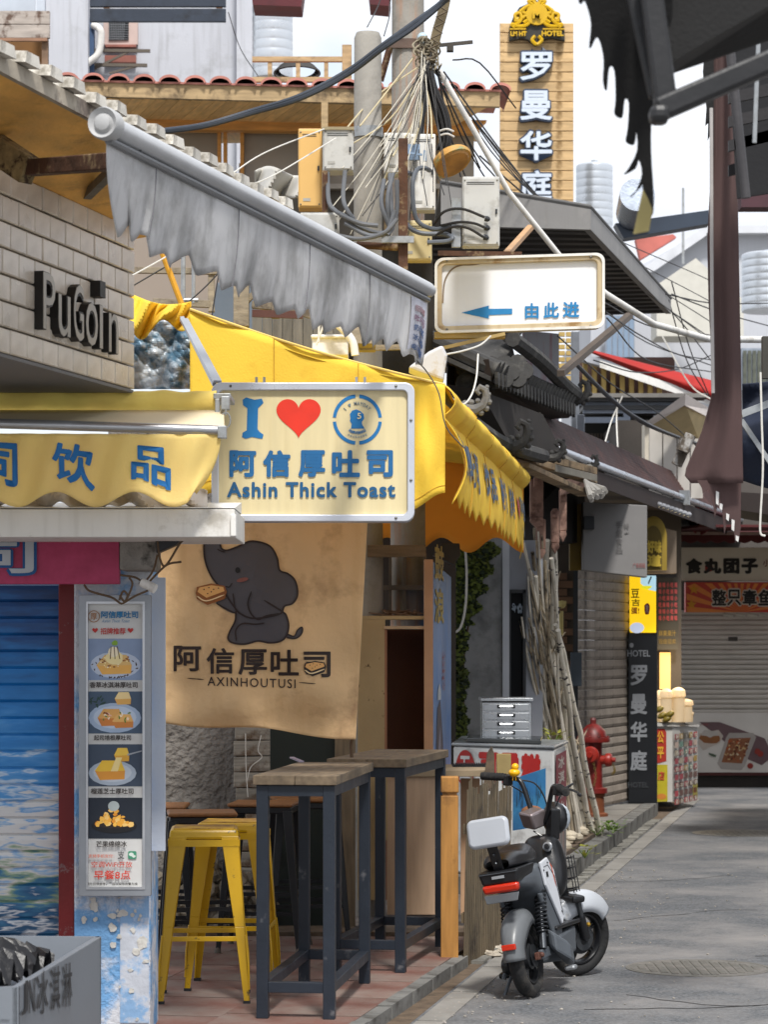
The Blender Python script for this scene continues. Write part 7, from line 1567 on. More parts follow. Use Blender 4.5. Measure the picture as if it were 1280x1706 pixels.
# ---------------------------------------------------------------- dark Chinese tile roofs with upturned tips
dt = mat('dark_roof_tile','3f3e3d',.85,.2,7,.5,40,rnd=.15,dirt=('5e5c58',.6,9,.08)); dts = mat('dark_roof_tile_plain','3c3b3a',.85,.2,7,.5,40,dirt=('5a5854',.6,9,.08)); brs = mat('roof_soffit_brown','352b26',.75,.15,3,.2)
def roof_run(name_label, A_, B_, n_, drop, rad, back, slope):
    th = thing('dark_tiled_roof', name_label, 'roof', B_); dv = (B_-A_); ln = dv.length; d1 = dv.normalized(); nn = V((d1.y,-d1.x,0)).normalized(); step = ln/n_
    mb = MB(); mb.tube([V((0,0,0)), V((0,0,0))+nn*-back*1+V((0,0,slope))], rad, 8); mb.lathe([(rad*1.12,-.0),(rad*1.12,.03)], (0,0,0), 10, M=V((0,0,1)).rotation_difference((nn*1+V((0,0,-slope/back))).normalized()).to_matrix().to_4x4()); me_ = mesh('roof_tile', mb, dt, smooth=True)
    mb = MB(); mb.prism([-d1*step*.34+V((0,0,-.0)), d1*step*.34, d1*step*.22+V((0,0,-drop*.75)), V((0,0,-drop)), -d1*step*.22+V((0,0,-drop*.75))], nn*.02); me2 = mesh('drip_tile', mb, dt)
    for i in range(n_):
        p = A_+d1*step*(i+.5); inst('roof_tile', me_, Matrix.Translation(p+V((0,0,random.uniform(-.006,.006)))), th); inst('drip_tile', me2, Matrix.Translation(p+V((0,0,-rad*.5))+d1*step*.0+nn*.02), th)
    mb = MB(); mb.prism([A_+V((0,0,-rad)), B_+V((0,0,-rad)), B_-nn*back+V((0,0,slope-rad)), A_-nn*back+V((0,0,slope-rad))], (0,0,-.03)); obj('roof_bed', mb, dts, th)
    return th, d1, nn
A_, B_ = P(818,612,17.0), P(952,668,20.6)
r1, d1, nn = roof_run('dark tiled roof with a row of drip tiles under the arrow sign', A_, B_, 24, .10, .055, .9, .42)
mb = MB(); mb.prism([P(746,606,17.3),P(815,598,17.0),P(820,632,17.0),P(952,692,20.6),P(905,695,20.4),P(745,648,17.4)],(0,.25,0)); obj('eave_soffit', mb, brs, r1)
mb = MB(); mb.tube([P(855,565,17.6),P(900,600,18.6),P(940,640,20),P(962,657,20.8)], [.05,.05,.05,.05], 8, 4); mb.tube([P(868,572,17.8),P(948,643,20.4)], .03, 6); obj('ridge', mb, dts, r1, smooth=True)
def tip(nm, pts, rs, par, m=dts):
    mb = MB(); mb.tube([P(*q) for q in pts], rs, 8, 5); obj(nm, mb, m, par, smooth=True)
def cur(par, x, y, Y, s, fx=1, m=None):
    """carved cloud scroll finial"""
    m = m or dts; f_ = lambda a, b: P(x+fx*a*s, y+b*s, Y); sc = s*Y/F
    mb = MB(); mb.tube([f_(-34,10),f_(-18,16),f_(0,16),f_(14,8),f_(20,-6),f_(18,-20),f_(8,-26),f_(2,-18),f_(8,-12)], [11*sc,11*sc,10*sc,9*sc,8*sc,7*sc,6*sc,5*sc,4*sc], 8)
    for a, b, r_ in ((-20,4,6),(-8,3,6.5),(4,0,5.5),(24,-12,5),(25,2,6),(20,14,6),(10,22,6),(-4,24,5),(21,-26,4.5)): mb.ball(f_(a,b), r_*sc, 8)
    obj('scroll', mb, m, par, smooth=True)
cur(r1, 965, 655, 20.8, .75)
gd_ = mat('grey_stone_carved','6b6966',.9,.15,14,.6,50)
th2 = thing('dark_tiled_roof', 'lower dark roof with carved scroll ends beside the yellow awning', 'roof', P(830,745,17.5))
random.seed(71); cur(th2, 793, 668, 16.2, .9, 1, gd_); cur(th2, 860, 728, 17.2, 1.0); cur(th2, 925, 752, 19.0, .7)
tip('ridge', [(752,690,15.9),(785,705,16.3),(830,735,17),(870,750,17.6),(905,760,18.6)], [.05,.07,.07,.07,.05], th2)
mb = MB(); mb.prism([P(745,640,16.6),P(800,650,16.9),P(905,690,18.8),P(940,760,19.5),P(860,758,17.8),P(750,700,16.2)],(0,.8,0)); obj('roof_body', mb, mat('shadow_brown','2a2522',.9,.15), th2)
mb = MB()
for j in range(3):
    for i in range(5): c = P(775+i*22+(j%2)*11, 612+j*13-i*1.5, 17.35+i*.05-j*.05); mb.lathe([(.058,-.02),(.058,.02)], (0,0,0), 12, M=Matrix.Translation(c)@Matrix.Rotation(R(75),4,'X'))
obj('scale_tile', mb, dts, r1)
obj('upper_roof', MB().prism([P(738,575,18.2),P(800,545,18.4),P(850,560,18.0),P(858,592,17.8),P(800,606,17.6),P(740,612,17.6)],(0,.4,0)), dts, r1)
tip('finial', [(845,562,17.8),(860,555,17.9),(866,545,18),(858,538,18)], [.04,.05,.03,.02], r1)
# air conditioner grille, red streaked white panel
ac = thing('air_conditioner', 'small white air conditioner unit between the dark roofs', 'air conditioner', P(882,705,19.8)); obj('case', MB().pbox(862,686,902,709,19.8,.3), white_paint, ac, bev=.01)
mb = MB(); [mb.pbox(865+i*2.4,689,866.2+i*2.4,706,19.79,.02) for i in range(9)]; obj('grille', mb, dark_metal, ac); obj('strut', MB().pbox(874,675,880,704,19.7,.05), galv, ac)
obj('streaked_panel', MB().prism([P(871,550,24),P(932,556,24),P(932,745,24),P(871,745,24)],(0,.1,0)), mat('streaked_white','b7b9c2',.5,.08,2,.1,streak=('a8434a',.9),dirt=('8d7c88',.64,2,.05)), label='white sheet panel with faded red streaks behind the dark roof', cat='panel')
sc2 = thing('timber_screen', 'small honeycomb timber screen beside the arrow sign pole', 'screen', P(945,640,26)); 
for i in range(9):
    for j in range(2): obj('block', MB().pbox(932+j*12,553+i*10.5,942+j*12,560+i*10.5,26,.06), mat('screen_wood','b59a5c',.6,.1), sc2)
obj('steel_post', MB().pbox(953,551,966,790,25,.12), mat('post_grey','7d8188',.5,.1,metal=.3), label='grey steel post right of the timber screen', cat='post', bev=.01)
obj('steel_post', MB().pbox(962,690,975,800,24.8,.1), mat('post_grey','7d8188'), label='short grey steel post behind the roof scroll', cat='post', bev=.01)
# ---------------------------------------------------------------- timber eave with carved bamboo ends
ev = thing('broken_eave', 'splintered timber eave with carved pinkish brown brackets above the birch poles', 'roof', P(930,830,19.0)); wp = mat('pink_brown_carved','9a7a6c',.85,.15,14,.5,50,rnd=.1,dirt=('5a4038',.58,9,.08)); te = mat('eave_timber','8a765c',.8,.2,5,.3,grain=(2,2,8),dirt=('4f4234',.56,5,.06))
for i, (a, b, Y0, Y1, w) in enumerate((((832,745),(985,785),18.3,20,.05),((845,757),(985,800),18.2,19.9,.045),((870,775),(975,823),18.1,19.8,.035),((838,750),(900,772),18.25,18.9,.06),((915,780),(985,797),19.0,19.9,.05))): obj('rafter', MB().bar(P(*a,Y0),P(*b,Y1),.10,w), te if i < 3 else mat('grey_slate_layer','77736a',.85,.15,5,.3), ev, bev=.003)
mb = MB()
def gr(u, v): return P(832+u*155, 742+u*40-10*abs(math.sin(u*7))+v*8, 18.3+u*1.7+v*.1)
mb.grid(gr, 30, 3); obj('slate_layer', mb, mat('grey_slate_layer','77736a'), ev, thick=.03)
for i, (x, y0, y1, Y, hw_) in enumerate(((895,798,862,19.6,11),(939,815,885,20.2,6),(926,850,905,20.6,7),(902,865,915,20.4,8))):
    dd = obj('carved_bracket', MB().pbox(x-hw_,y0,x+hw_,y1,Y,.1), wp, ev, bev=.008); obj('pendant', MB().prism([P(x-hw_+1,y1,Y-.01),P(x+hw_-1,y1,Y-.01),P(x+hw_,y1+6,Y-.01),P(x,y1+18,Y-.01),P(x-hw_,y1+6,Y-.01)],(0,.1,0)), wp, dd, bev=.005); obj('knob', MB().pbox(x-5,y0-3,x+4,y0+12,Y-.04,.05), wp, dd, bev=.005)
obj('hanging_panel', MB().prism([P(940,800,20.0),P(985,790,20.6),P(972,815,20.6),P(935,825,20.0)],(0,.1,.0)), wp, ev)
random.seed(81)
for i in range(12):
    a = i/11; obj('bamboo_end', MB().tube([P(975+a*10,800+6*a,19.6+a*.2), P(990+a*26-6,828-a*8+6*math.sin(i*1.7),19.3+a*.3)], [.012,.02], 7), mat('grey_bamboo','908d88',.7,.15,8,.2), ev, smooth=True)
cur(ev, 985, 772, 20.6, .5)
obj('dark_post', MB().pbox(905,800,925,1240,23.3,.2), mat('dark_timber','2c2019',.8,.2), label='dark timber post behind the birch poles', cat='post'); obj('mustard_post', MB().pbox(950,840,972,950,23.6,.1), mat('mustard_post','6c5618',.7,.15), label='mustard painted post left of the blank sign box', cat='post')
obj('dark_recess', MB().prism([P(700,740,21.2),P(975,760,23.9),P(975,905,23.9),P(846,900,21.2),P(700,900,20.6)],(0,.3,0)), mat('deep_shadow','1d1a18',.9,.1), label='dark sheet painting the shade under the broken eave', cat='wall')  # near-black sheet stands in for the shade under the eave
# ---------------------------------------------------------------- long maroon awning with steel bar
ml = thing('maroon_roll_awning', 'long maroon pleated awning with a silver front bar, over the lane', 'awning', P(1080,860,24)); a, b = P(936,752,20.2), P(1300,884,34.2)
b = V((a.x+.245*11.5, a.y+11.5, a.z)); dv = (b-a); mrn = mat('maroon_pleat','3c1f1c',.7,.12,3,.2,dirt=('57332c',.6,4,.1))
mb = MB(); mb.tube([a,b], .032, 10); obj('front_bar', mb, mat('bar_silver','b0b6c0',.3,.05,metal=.6), ml, smooth=True)
nb_ = V((-dv.y,dv.x,0)).normalized()
def pf(u, v): p = a+dv*u; k_ = v*9; return p+V((0,0,.04+v*.25))+nb_*(.02+.16*v)+V((0,0,.016*abs(math.sin(k_*math.pi))))
mb = MB(); mb.grid(pf, 2, 72); obj('pleats', mb, mrn, ml)
mb = MB(); mb.prism([a+V((0,0,-.06)), b+V((0,0,-.06)), b+nb_*1.5+V((0,0,-.05)), a+nb_*1.5+V((0,0,-.05))],(0,0,-.02)); obj('underside', mb, mat('awning_dark','2b211f',.8,.1), ml)
mb = MB(); mb.prism([a+V((0,0,-.05)), b+V((0,0,-.05)), b+V((0,0,-.22)), a+V((0,0,-.16))],-nb_*.01); obj('valance', mb, mat('maroon_valance','2e2220',.85,.12,3,.2), ml)
obj('bar_clamp', MB().bar(a+dv*.56,a+dv*.567,.14,.14), galv, ml)
random.seed(91); lt = thing('lamp_string', 'string of small lamps under the long maroon awning', 'lamp', P(1120,858,25))
for i in range(9): c = P(1092+i*7,838+i*2.4,25); obj('bulb', MB().ball(c,(.03,.03,.025),8), mat('bulb_grey','8f9196',.3,.1), lt, smooth=True)
# ---------------------------------------------------------------- background structures on the right
wbm = mat('far_white_render','b6b8be',.9,.03,.7,.05,streak=('a3a4a8',.25)); 
g1 = thing('white_house', 'large white rendered house with a gable, behind the lane on the right', 'building', P(1150,700,48)); Yg = 48
obj('wall', MB().prism([P(985,520,Yg),P(1040,470,Yg),P(1075,438,Yg),P(1178,382,Yg),P(1420,382,Yg),P(1420,1000,Yg),P(985,1000,Yg)],(0,8,0)), wbm, g1)
obj('coping', MB().prism([P(1060,455,Yg-.3),P(1178,375,Yg-.3),P(1178,392,Yg-.3),P(1090,452,Yg-.3)],(0,.4,0)).pbox(1178,376,1420,388,Yg-.3,.4), mat('white_coping','c6c8cd',.8,.03), g1)
obj('lower_wing', MB().prism([P(1095,475,Yg-2),P(1160,430,Yg-2),P(1240,500,Yg-2),P(1240,560,Yg-2),P(1095,560,Yg-2)],(0,1,0)), mat('cream_render','c2bfb6',.9,.04), g1)
obj('roof_tile_patch', MB().prism([P(1060,398,Yg+1),P(1122,390,Yg+1),P(1128,395,Yg+1),P(1068,432,Yg+1)],(0,.3,0)), mat('pink_far_tile','ad6258',.8,.15,2,.3), g1)
w1 = obj('window', MB().pbox(1010,525,1058,620,Yg-.5,.2), mat('far_frame','8a93a0',.6), g1)
for i in range(5): obj('pane', MB().pbox(1012+i*9.4,527,1019+i*9.4,618,Yg-.52,.02), mat('far_glass','7f92a8',.25,.1,2,0), w1)
w2 = obj('window', MB().pbox(1236,580,1420,650,Yg-.5,.2), mat('far_frame','8a93a0'), g1)
for i in range(9): obj('pane', MB().pbox(1239+i*8,584,1245+i*8,648,Yg-.55,.02), mat('far_glass2','55584e',.3,.2,9,.1), w2)
obj('antenna', MB().bar(P(1139,440,Yg-1),P(1139,313,Yg-1),.04,.04), galv, label='thin antenna rod on the white house', cat='antenna')
obj('steel_gutter', MB().prism([P(1026,372,30),P(1182,350,30),P(1184,372,30),P(1040,397,30)],(0,.3,0)), mat('slate_gutter','2f3947',.5,.1,3,.05), label='dark slate eave edge right of the steel water tank', cat='roof edge')
mb = MB(); mb.lathe([(.19,0),(.19,.5)], (0,0,0), 24, M=Matrix.Translation(P(1056,356,30))@Matrix.Rotation(R(75),4,'X')@Matrix.Rotation(R(0),4,'Y')); obj('steel_drum', mb, mat('drum_grey','747b86',.3,.1,metal=.6), label='round steel drum end beside the dark eave edge', cat='drum', smooth=True)
ra = thing('red_awning', 'bright red rolled awning below the white house', 'awning', P(1090,620,30)); redc = mat('red_cloth','a3221c',.7,.1,2,.1,trans=.1)
def rf_(u, v):
    x = 985+u*205; yt = 583+u*52; w = 4+u*38; a_ = v*math.pi; return P(x, yt+w*v, 30-.14*math.sin(a_)*(.3+u))
mb = MB(); mb.grid(rf_, 20, 10); obj('cloth', mb, redc, ra, smooth=True, thick=.01); mb = MB(); mb.grid(lambda u,v: P(1000+u*190, 600+u*62+v*(12+3*u), 29.9), 20, 3); obj('white_hem', mb, white_paint, ra)
bal = thing('balustrade', 'pale yellow balustrade with white rail below the red awning', 'railing', P(1040,660,31)); yb_ = mat('pale_yellow_paint','b79c5c',.7,.08); 
for i in range(9): x = 972+i*15.5; obj('baluster', MB().pbox(x,602+i*4,x+8,668,31,.1), yb_, bal, bev=.01)
mb = MB(); mb.prism([P(968,588,30.8),P(1130,634,30.8),P(1130,645,30.8),P(968,600,30.8)],(0,.2,0)); obj('rail', mb, wbm, bal)
obj('back_panel', MB().pbox(965,595,1125,668,31.2,.1), mat('brown_gap','4a352e',.8,.1), bal)
fr2 = thing('steel_terrace', 'dark terrace roof on light steel frames above the maroon awning', 'structure', P(1060,780,29)); gs = mat('light_steel','8f98a8',.5,.08,metal=.3)
obj('roof_slab', MB().pbox(965,660,1148,668,28.5,1.2).pbox(972,675,1145,682,28.6,.8), mat('grey_slab','55575a',.6,.1), fr2)
for (a_, b_) in (((965,671),(1146,671)),((972,684),(1140,684)),((975,700),(1045,700)),((1045,684),(1045,725)),((1045,722),(1075,722)),((1010,742),(1050,722)),((1075,700),(1075,780))): obj('frame_bar', MB().bar(P(*a_,28.7),P(*b_,28.7),.07,.06), gs, fr2)
obj('dark_interior', MB().pbox(962,682,1090,800,29.5,.1), mat('interior_dark','2b2a29',.9,.1), fr2); 
for i in range(12): obj('louvre', MB().pbox(966+i*5,722,969+i*5,800,29.4,.04), mat('louvre_brown','4f463c',.7,.1), fr2)
obj('floor_edge', MB().pbox(955,655,1180,662,28.4,.4), mat('floor_edge','74716d',.8,.1), fr2)
bx_ = thing('open_box_sign', 'beige sheet metal box with open front right of the steel terrace', 'box', P(1120,800,27)); bm2 = mat('beige_sheet','c6bdac',.6,.06); 
obj('top', MB().prism([P(1074,706,26.5),P(1143,656,26.5),P(1190,684,27.5),P(1190,700,27.5),P(1142,675,26.6),P(1080,712,26.6)],(0,.1,0)), mat('pinkish_sheet','dcd2cc',.6,.05), bx_); obj('inner_top', MB().prism([P(1080,708,26.7),P(1143,674,26.7),P(1190,700,27.5),P(1170,745,27.5)],(0,.05,0)), mat('tan_inner','bca87e',.7,.08), bx_)
obj('side', MB().pbox(1075,706,1082,780,26.6,.3), bm2, bx_); 
for x0,x1 in ((1083,1104),(1106,1128),(1130,1150),(1152,1172)): obj('panel', MB().pbox(x0,710+ (x0-1083)*.3,x1,830,27.2,.05), mat('pale_panel2','b8b3ac',.7,.06,3,.05), bx_)
ct_ = thing('cable_joint', 'taped white cable joint hanging under the wire crossing', 'cable joint', P(1140,755,25)); mb = MB(); mb.tube([P(1152,724,24.8),P(1142,745,24.8),P(1128,775,24.8)], .05, 8); mb.tube([P(1145,730,24.7),P(1138,752,24.7)], .06, 8); obj('body', mb, mat('dark_tape','5c5348',.7,.3,10,.3,dirt=('b3b0ab',.55,9,.05)), ct_, smooth=True)
obj('maroon_eave', MB().pbox(1236,300,1400,345,26,.3), mat('maroon_wall','4a2f35',.8,.1), label='maroon eave at the right edge above the tree', cat='eave')
# yellow tree crown at the far right
tr_ = thing('tree', 'small yellow green tree crown at the right edge', 'tree', P(1256,420,50)); random.seed(101)
leafcloud(900, lambda: P(1256+random.gauss(0,8),402+random.gauss(0,7),50+random.uniform(-.3,.3)), .12, 'crown', mat('autumn_leaf','8f7f22',.7,.25,3,0,trans=.2), tr_); mb = MB(); mb.tube([P(1256,560,50),P(1256,420,50)], .08, 6); obj('trunk', mb, cabb, tr_)
# wires of the upper right
wr2 = [[(740,120,16.9),(850,270,20),(980,420,24),(1180,560,30)],[(800,260,18),(930,370,20),(1110,510,25),(1185,600,28)],[(830,290,19),(950,440,22),(1060,560,27),(1190,610,29)],[(1010,520,18),(1070,560,22),(1130,590,26),(1190,600,28)],[(1012,530,18),(1080,600,24),(1190,620,28)],
  [(1120,470,24),(1150,580,27),(1185,665,28)],[(1115,500,24),(1145,600,27),(1180,660,28)],[(990,600,22),(1060,620,25),(1130,615,27),(1190,590,28)],[(1110,490,22),(1190,505,24),(1290,505,26)],[(1120,490,22),(1200,520,25),(1290,545,28)],[(1000,500,20),(1090,545,24),(1200,560,28)],[(930,560,20),(1020,640,23),(1100,690,25),(1180,760,27)],
  [(380,20,24),(400,80,24),(432,130,23)],[(612,45,18),(630,10,19),(640,-20,19)],[(640,60,18),(650,20,19),(648,-20,19)]]
for i, w in enumerate(wr2): C_(['thin black wire crossing over the hotel tower sign','thin black wire over the grey canopy edge','black wire from arrow sign area to the far right','black wire starting behind the arrow sign, upper','black wire starting behind the arrow sign, lower','steep wire dropping left of the brown cloth','second steep wire dropping to the taped joint','sagging wire crossing the red awning','level wire across the white house, upper','sloping wire across the white house, lower','wire running just above the white pipe','wire running down over the steel terrace','thin wire at the corner of the pale building','thin wire above the shorter pole, left','thin wire above the shorter pole, right'][i], [w], .006 if i < 12 else .004, cab, smooth=6, k=5, cat='wire')
random.seed(111)
C_('thick bundle of black wires descending past the roof scroll to the taped joint', [[(958+random.uniform(-3,3),605,21),(1020+random.uniform(-3,3),665,23),(1085+random.uniform(-4,4),710,24.5),(1170+random.uniform(-3,3),742,26)] for _ in range(9)], .012, cabg, smooth=6, k=6)
C_('white drop wires hanging over the steel terrace', [[(1038,660,27),(1020,700,27),(1008,740,26.5)],[(1030,665,27),(1028,700,27),(1030,748,26.5)],[(1104,560,27),(1150,640,27),(1185,665,27)]], .008, cabw, smooth=6, k=5)
# ---------------------------------------------------------------- yard clutter behind the yellow awning
yd_ = thing('timber_scaffold', 'jumble of timber rails and posts behind the yellow awning', 'scaffold', P(420,540,15.5)); Y5 = 15.4
gt = mat('grey_timber2','857a68',.85,.2,4,.35,30,grain=(2,2,9),dirt=('5a5044',.56,5,.06))
for a_, b_, w in (((218,450),(395,453),.035),((255,503),(350,507),.04),((402,452),(402,545),.085),((459,475),(459,530),.045),((352,455),(352,520),.035),((420,508),(505,515),.04),((505,520),(535,528),.05),((395,520),(440,470),.03),((600,580),(690,578),.03),((560,520),(620,560),.04),((596,540),(596,580),.2)): obj('timber', MB().bar(P(*a_,Y5+.002*len(str(a_))),P(*b_,Y5),w,w), gt, yd_, bev=.003)
for i in range(9): obj('plank', MB().pbox(420+i*17,525,436+i*17,600,Y5+.4,.03), mat('shed_plank','6a665f',.85,.15,4,.3,30,grain=(9,9,1.4),rnd=.15), yd_)
obj('reddish_bar', MB().bar(P(420,522,Y5-.1),P(505,525,Y5-.1),.03,.04), mat('red_brown_bar','4a2c26',.7,.1), yd_)
obj('back_sheet', MB().pbox(214,380,390,560,Y5+1.2,.05), mat('taupe_sheet','8f8378',.8,.05,2,.05), yd_); obj('dark_back', MB().pbox(385,400,722,640,Y5+1.4,.1), mat('dark_yard','2d2a27',.9,.2,3,.2), yd_)
obj('blue_grey_tank', MB().prism([P(360,470,Y5+.6),P(395,462,Y5+.6),P(440,470,Y5+.6),P(455,520,Y5+.6),P(455,560,Y5+.6),P(350,560,Y5+.6)],(0,.4,0)), mat('slate_plastic','5f6872',.4,.12,2,.05), label='slate grey plastic container behind the timber rails', cat='container', bev=.02)
obj('white_box', MB().pbox(520,560,580,592,Y5-.3,.3).pbox(518,557,583,563,Y5-.32,.34), white_paint, label='white plastic box standing above the yellow awning', cat='box', bev=.008)
mb = MB(); mb.tube([P(551,516,15),P(558,535,15),P(575,552,15),P(588,570,15),P(592,592,15)], .022, 10, 5); obj('white_bent_pipe', mb, white_paint, label='white bent drain pipe beside the white box', cat='pipe', smooth=True)
mb = MB(); mb.tube([P(262,400,14.5),P(302,506,14.5)], .016, 8); obj('yellow_pole', mb, mat('yellow_pole','c28c1c',.5,.1), label='thin yellow pole slanting behind the grey awning teeth', cat='pole', smooth=True)
mb = MB(); mb.tube([P(305,400,14.8),P(305,503,14.8)], .012, 8); mb.tube([P(322,430,14.8),P(322,505,14.8)], .01, 8); mb.tube([P(300,500,14.8),P(330,500,14.8)], .012, 8); obj('tube_stand', mb, galv, label='thin steel tube stand beside the yellow pole', cat='tube stand', smooth=True)
C_('thin black wires crossing the yard behind the yellow cloth', [[(218,478,14.6),(300,430,14.8),(360,395,15)],[(300,515,14.6),(345,475,14.8),(395,420,15)],[(350,545,14.6),(362,470,14.8),(372,420,15)]], .004, cab, k=5)
C_('white strings rising to the meter boxes', [[(372,300,14),(440,255,15),(540,215,16)],[(378,318,14),(450,295,15),(560,230,16)],[(218,460,13),(255,440,14),(290,420,14.5)]], .004, cabw, k=5)
C_('white wires hanging behind the grey teeth', [[(532,516,14.8),(531,570,14.8)],[(548,516,14.8),(538,545,14.8),(527,575,14.8)]], .006, cabw)
obj('white_sheet_heap', MB().grid(lambda u,v: P(425+u*75, 285+v*45-8*math.sin(u*5)*(1-v), 17.5+.2*math.sin(u*9+v*3)), 20, 8), mat('sheet_white','b5b2ab',.7,.1,3,.3), label='heap of white sheeting left of the yellowish box', cat='sheet', smooth=True, thick=.01)
obj('brown_tarp', MB().grid(lambda u,v: P(498+u*60, 385+v*60-6*math.sin(u*6), 15.9+.1*math.sin(u*9+v*5)), 16, 8), mat('dark_tarp','35322e',.8,.2,4,.4), label='dark tarpaulin under the low grey box', cat='tarpaulin', smooth=True, thick=.01)
# ---------------------------------------------------------------- right foreground awnings and cloth
blkf = mat('black_awning','131212',.8,.1,3,.2,100); blkm = mat('black_tube','1f1f21',.45,.1,6,.1,60)
fa = thing('black_awning', 'black torn awning with a saw toothed edge, top right foreground', 'awning', P(1080,100,5.6)); Y6 = 5.6
edge = [(960,-40),(965,5),(972,0),(978,10),(985,40),(982,80),(992,62),(1000,70),(1006,100),(1005,135),(1010,150),(1014,112),(1024,118),(1026,165),(1024,190),(1036,195),(1040,165),(1048,172),(1046,215),(1043,236),(1056,240),(1060,215),(1062,250),(1048,280),(1040,290),(1058,280),(1064,265),(1070,290),(1060,318),(1050,328),(1066,312),(1070,305),(1074,330),(1086,358),(1088,320),(1084,250),(1086,190),(1100,180),(1118,40),(1120,-40)]
ed2 = catmull([V((a,b,0)) for a,b in edge], 3)
obj('valance', MB().prism([P(q.x,q.y,Y6+.0015*q.y*.3) for q in ed2],(.003,.006,0)), blkf, fa)
obj('folded_tip', MB().prism([P(1072,315,Y6-.02),P(1080,330,Y6-.02),P(1088,350,Y6-.02),P(1082,385,Y6-.02),P(1056,390,Y6-.02)],(0,.005,0)), mat('yellowish_tip','9a8d5c',.8,.1,4,.1), fa)
obj('canopy', MB().prism([P(1045,-60,Y6),P(1400,-60,Y6),P(1400,25,5.9),P(1122,120,5.9),P(1085,120,Y6)],(0,.02,.0)), blkf, fa)
mb = MB(); mb.bar(P(1082,-40,5.5),P(1112,190,5.5),.045,.045); mb.bar(P(1048,-40,5.55),P(1095,165,5.55),.03,.03); mb.bar(P(1095,185,5.45),P(1420,45,5.45),.045,.045); obj('frame_arm', mb, blkm, fa, bev=.008)
obj('joint', MB().pbox(1085,172,1118,202,5.42,.06), blkm, fa, bev=.012)
fb = thing('slat_awning', 'dark slatted underside of the awning behind the black one, right edge', 'awning', P(1260,250,8)); 
for i, y in enumerate((85,128,170,212,255,290)): obj('slat', MB().prism([P(1215,y+28-i*2,8+i*.2),P(1420,y-14-i*6,8+i*.2),P(1420,y+10-i*6,8+i*.2),P(1215,y+46-i*2,8+i*.2)],(0,.02,0)), mat('dark_slat','222022',.6,.12,4,.1), fb)
obj('backing', MB().prism([P(1214,70,8.6),P(1420,30,8.6),P(1420,300,8.6),P(1230,330,8.6)],(0,.02,0)), mat('dark_slat_back','17171a',.8), fb); obj('tube', MB().tube([P(1215,60,7.8),P(1244,330,7.8)], .014, 10), mat('mid_tube','3d3b3d',.5,.1), fb, smooth=True); obj('tube', MB().tube([P(1266,40,7.6),P(1262,130,7.6),P(1258,238,7.6)], .006, 8), galv, fb, smooth=True)
cl_ = mat('brown_drape','5c4846',.9,.10,2.5,.08,90,streak=('4c3838',.4),trans=.2)
dr_ = thing('brown_drape', 'long faded brown cloth hanging down with a torn hem, right side', 'cloth', P(1195,900,9)); Y7 = 9.0
L_ = [(150,1188),(250,1188),(400,1180),(500,1182),(580,1186),(660,1187),(720,1170),(790,1140),(808,1155)]; 
def lx_(y):
    for (a0,b0),(a1,b1) in zip(L_,L_[1:]):
        if a0 <= y <= a1: return b0+(b1-b0)*(y-a0)/(a1-a0)
    return L_[-1][1] if y > L_[-1][0] else L_[0][1]
def rx_(y): return 1226+(y-150)*.02
def drf(u, v):
    y = 60+v*745; x = lx_(y)+u*(rx_(y)-lx_(y)); return P(x, y, Y7+.03*math.sin(u*5+v*1.2)+.006*math.sin(u*13+v*3)+.02*v*math.sin(u*4))
mb = MB(); mb.grid(drf, 30, 60); obj('cloth', mb, cl_, dr_, smooth=True, thick=.004)
tt = [(1150,800),(1162,800),(1170,812),(1172,822),(1183,815),(1188,835),(1192,862),(1200,828),(1204,850),(1208,890),(1214,860),(1222,872),(1226,905),(1232,898),(1235,880),(1236,800)]
obj('torn_hem', MB().prism([P(a,b,Y7+.03) for a,b in tt],(0,.004,0)), cl_, dr_)
for x, y0, y1 in ((1194,818,842),(1200,838,850),(1211,855,868),(1220,865,885),(1227,892,903)): obj('frayed_edge', MB().prism([P(x,y0,Y7+.02),P(x+5,y0+2,Y7+.02),P(x+4,y1,Y7+.02),P(x,y1-3,Y7+.02)],(0,.004,0)), white_paint, dr_)
obj('teeth', MB().prism([P(a,b,Y7) for a,b in [(1182,80),(1190,80),(1190,260),(1186,240),(1184,255),(1184,225),(1180,235),(1181,205),(1176,210),(1178,180),(1172,120),(1174,95)]],(0,.004,0)), blkf, dr_)
mb = MB(); mb.tube([P(1186,180,Y7-.03),P(1187,500,Y7-.03),P(1189,655,Y7-.03)], .006, 8); obj('edge_cord', mb, mat('pale_cord','a8a3a0',.7), dr_, smooth=True)
nv = thing('navy_parasol', 'navy blue awning cloth at the right edge', 'awning', P(1270,830,12)); nvm = mat('navy_cloth','161f33',.75,.12,3,.2)
mb = MB(); mb.grid(lambda u,v: P(1238+u*140, 640-u*40+v*(160+u*60)+10*math.sin(u*3), 11.8+.1*math.sin(v*7+u*3)), 14, 16); obj('cloth', mb, nvm, nv, smooth=True, thick=.005)
obj('frame_bar', MB().bar(P(1236,690,11.6),P(1420,620,11.6),.03,.03).bar(P(1236,700,11.7),P(1290,780,11.7),.02,.02), galv, nv); mb = MB(); mb.pbox(1272,560,1400,630,11.5,.05); obj('edge_flap', mb, mat('dark_flap','3b3934',.8), nv)
C_('white cord hanging down beside the navy awning', [[(1268,620,11.4),(1270,700,11.4),(1272,780,11.4),(1268,860,11.4),(1268,888,11.4),(1276,893,11.4)]], .0045, cabw)
nrs = thing('right_shop_awning', 'dark shop awning edge at the right side above the far shop', 'awning', P(1260,860,22)); obj('cloth', MB().prism([P(1236,820,22),P(1420,830,22),P(1420,880,22),P(1236,850,22)],(0,1,0)), mat('dark_brown_awning','2e2624',.8,.1), nrs)
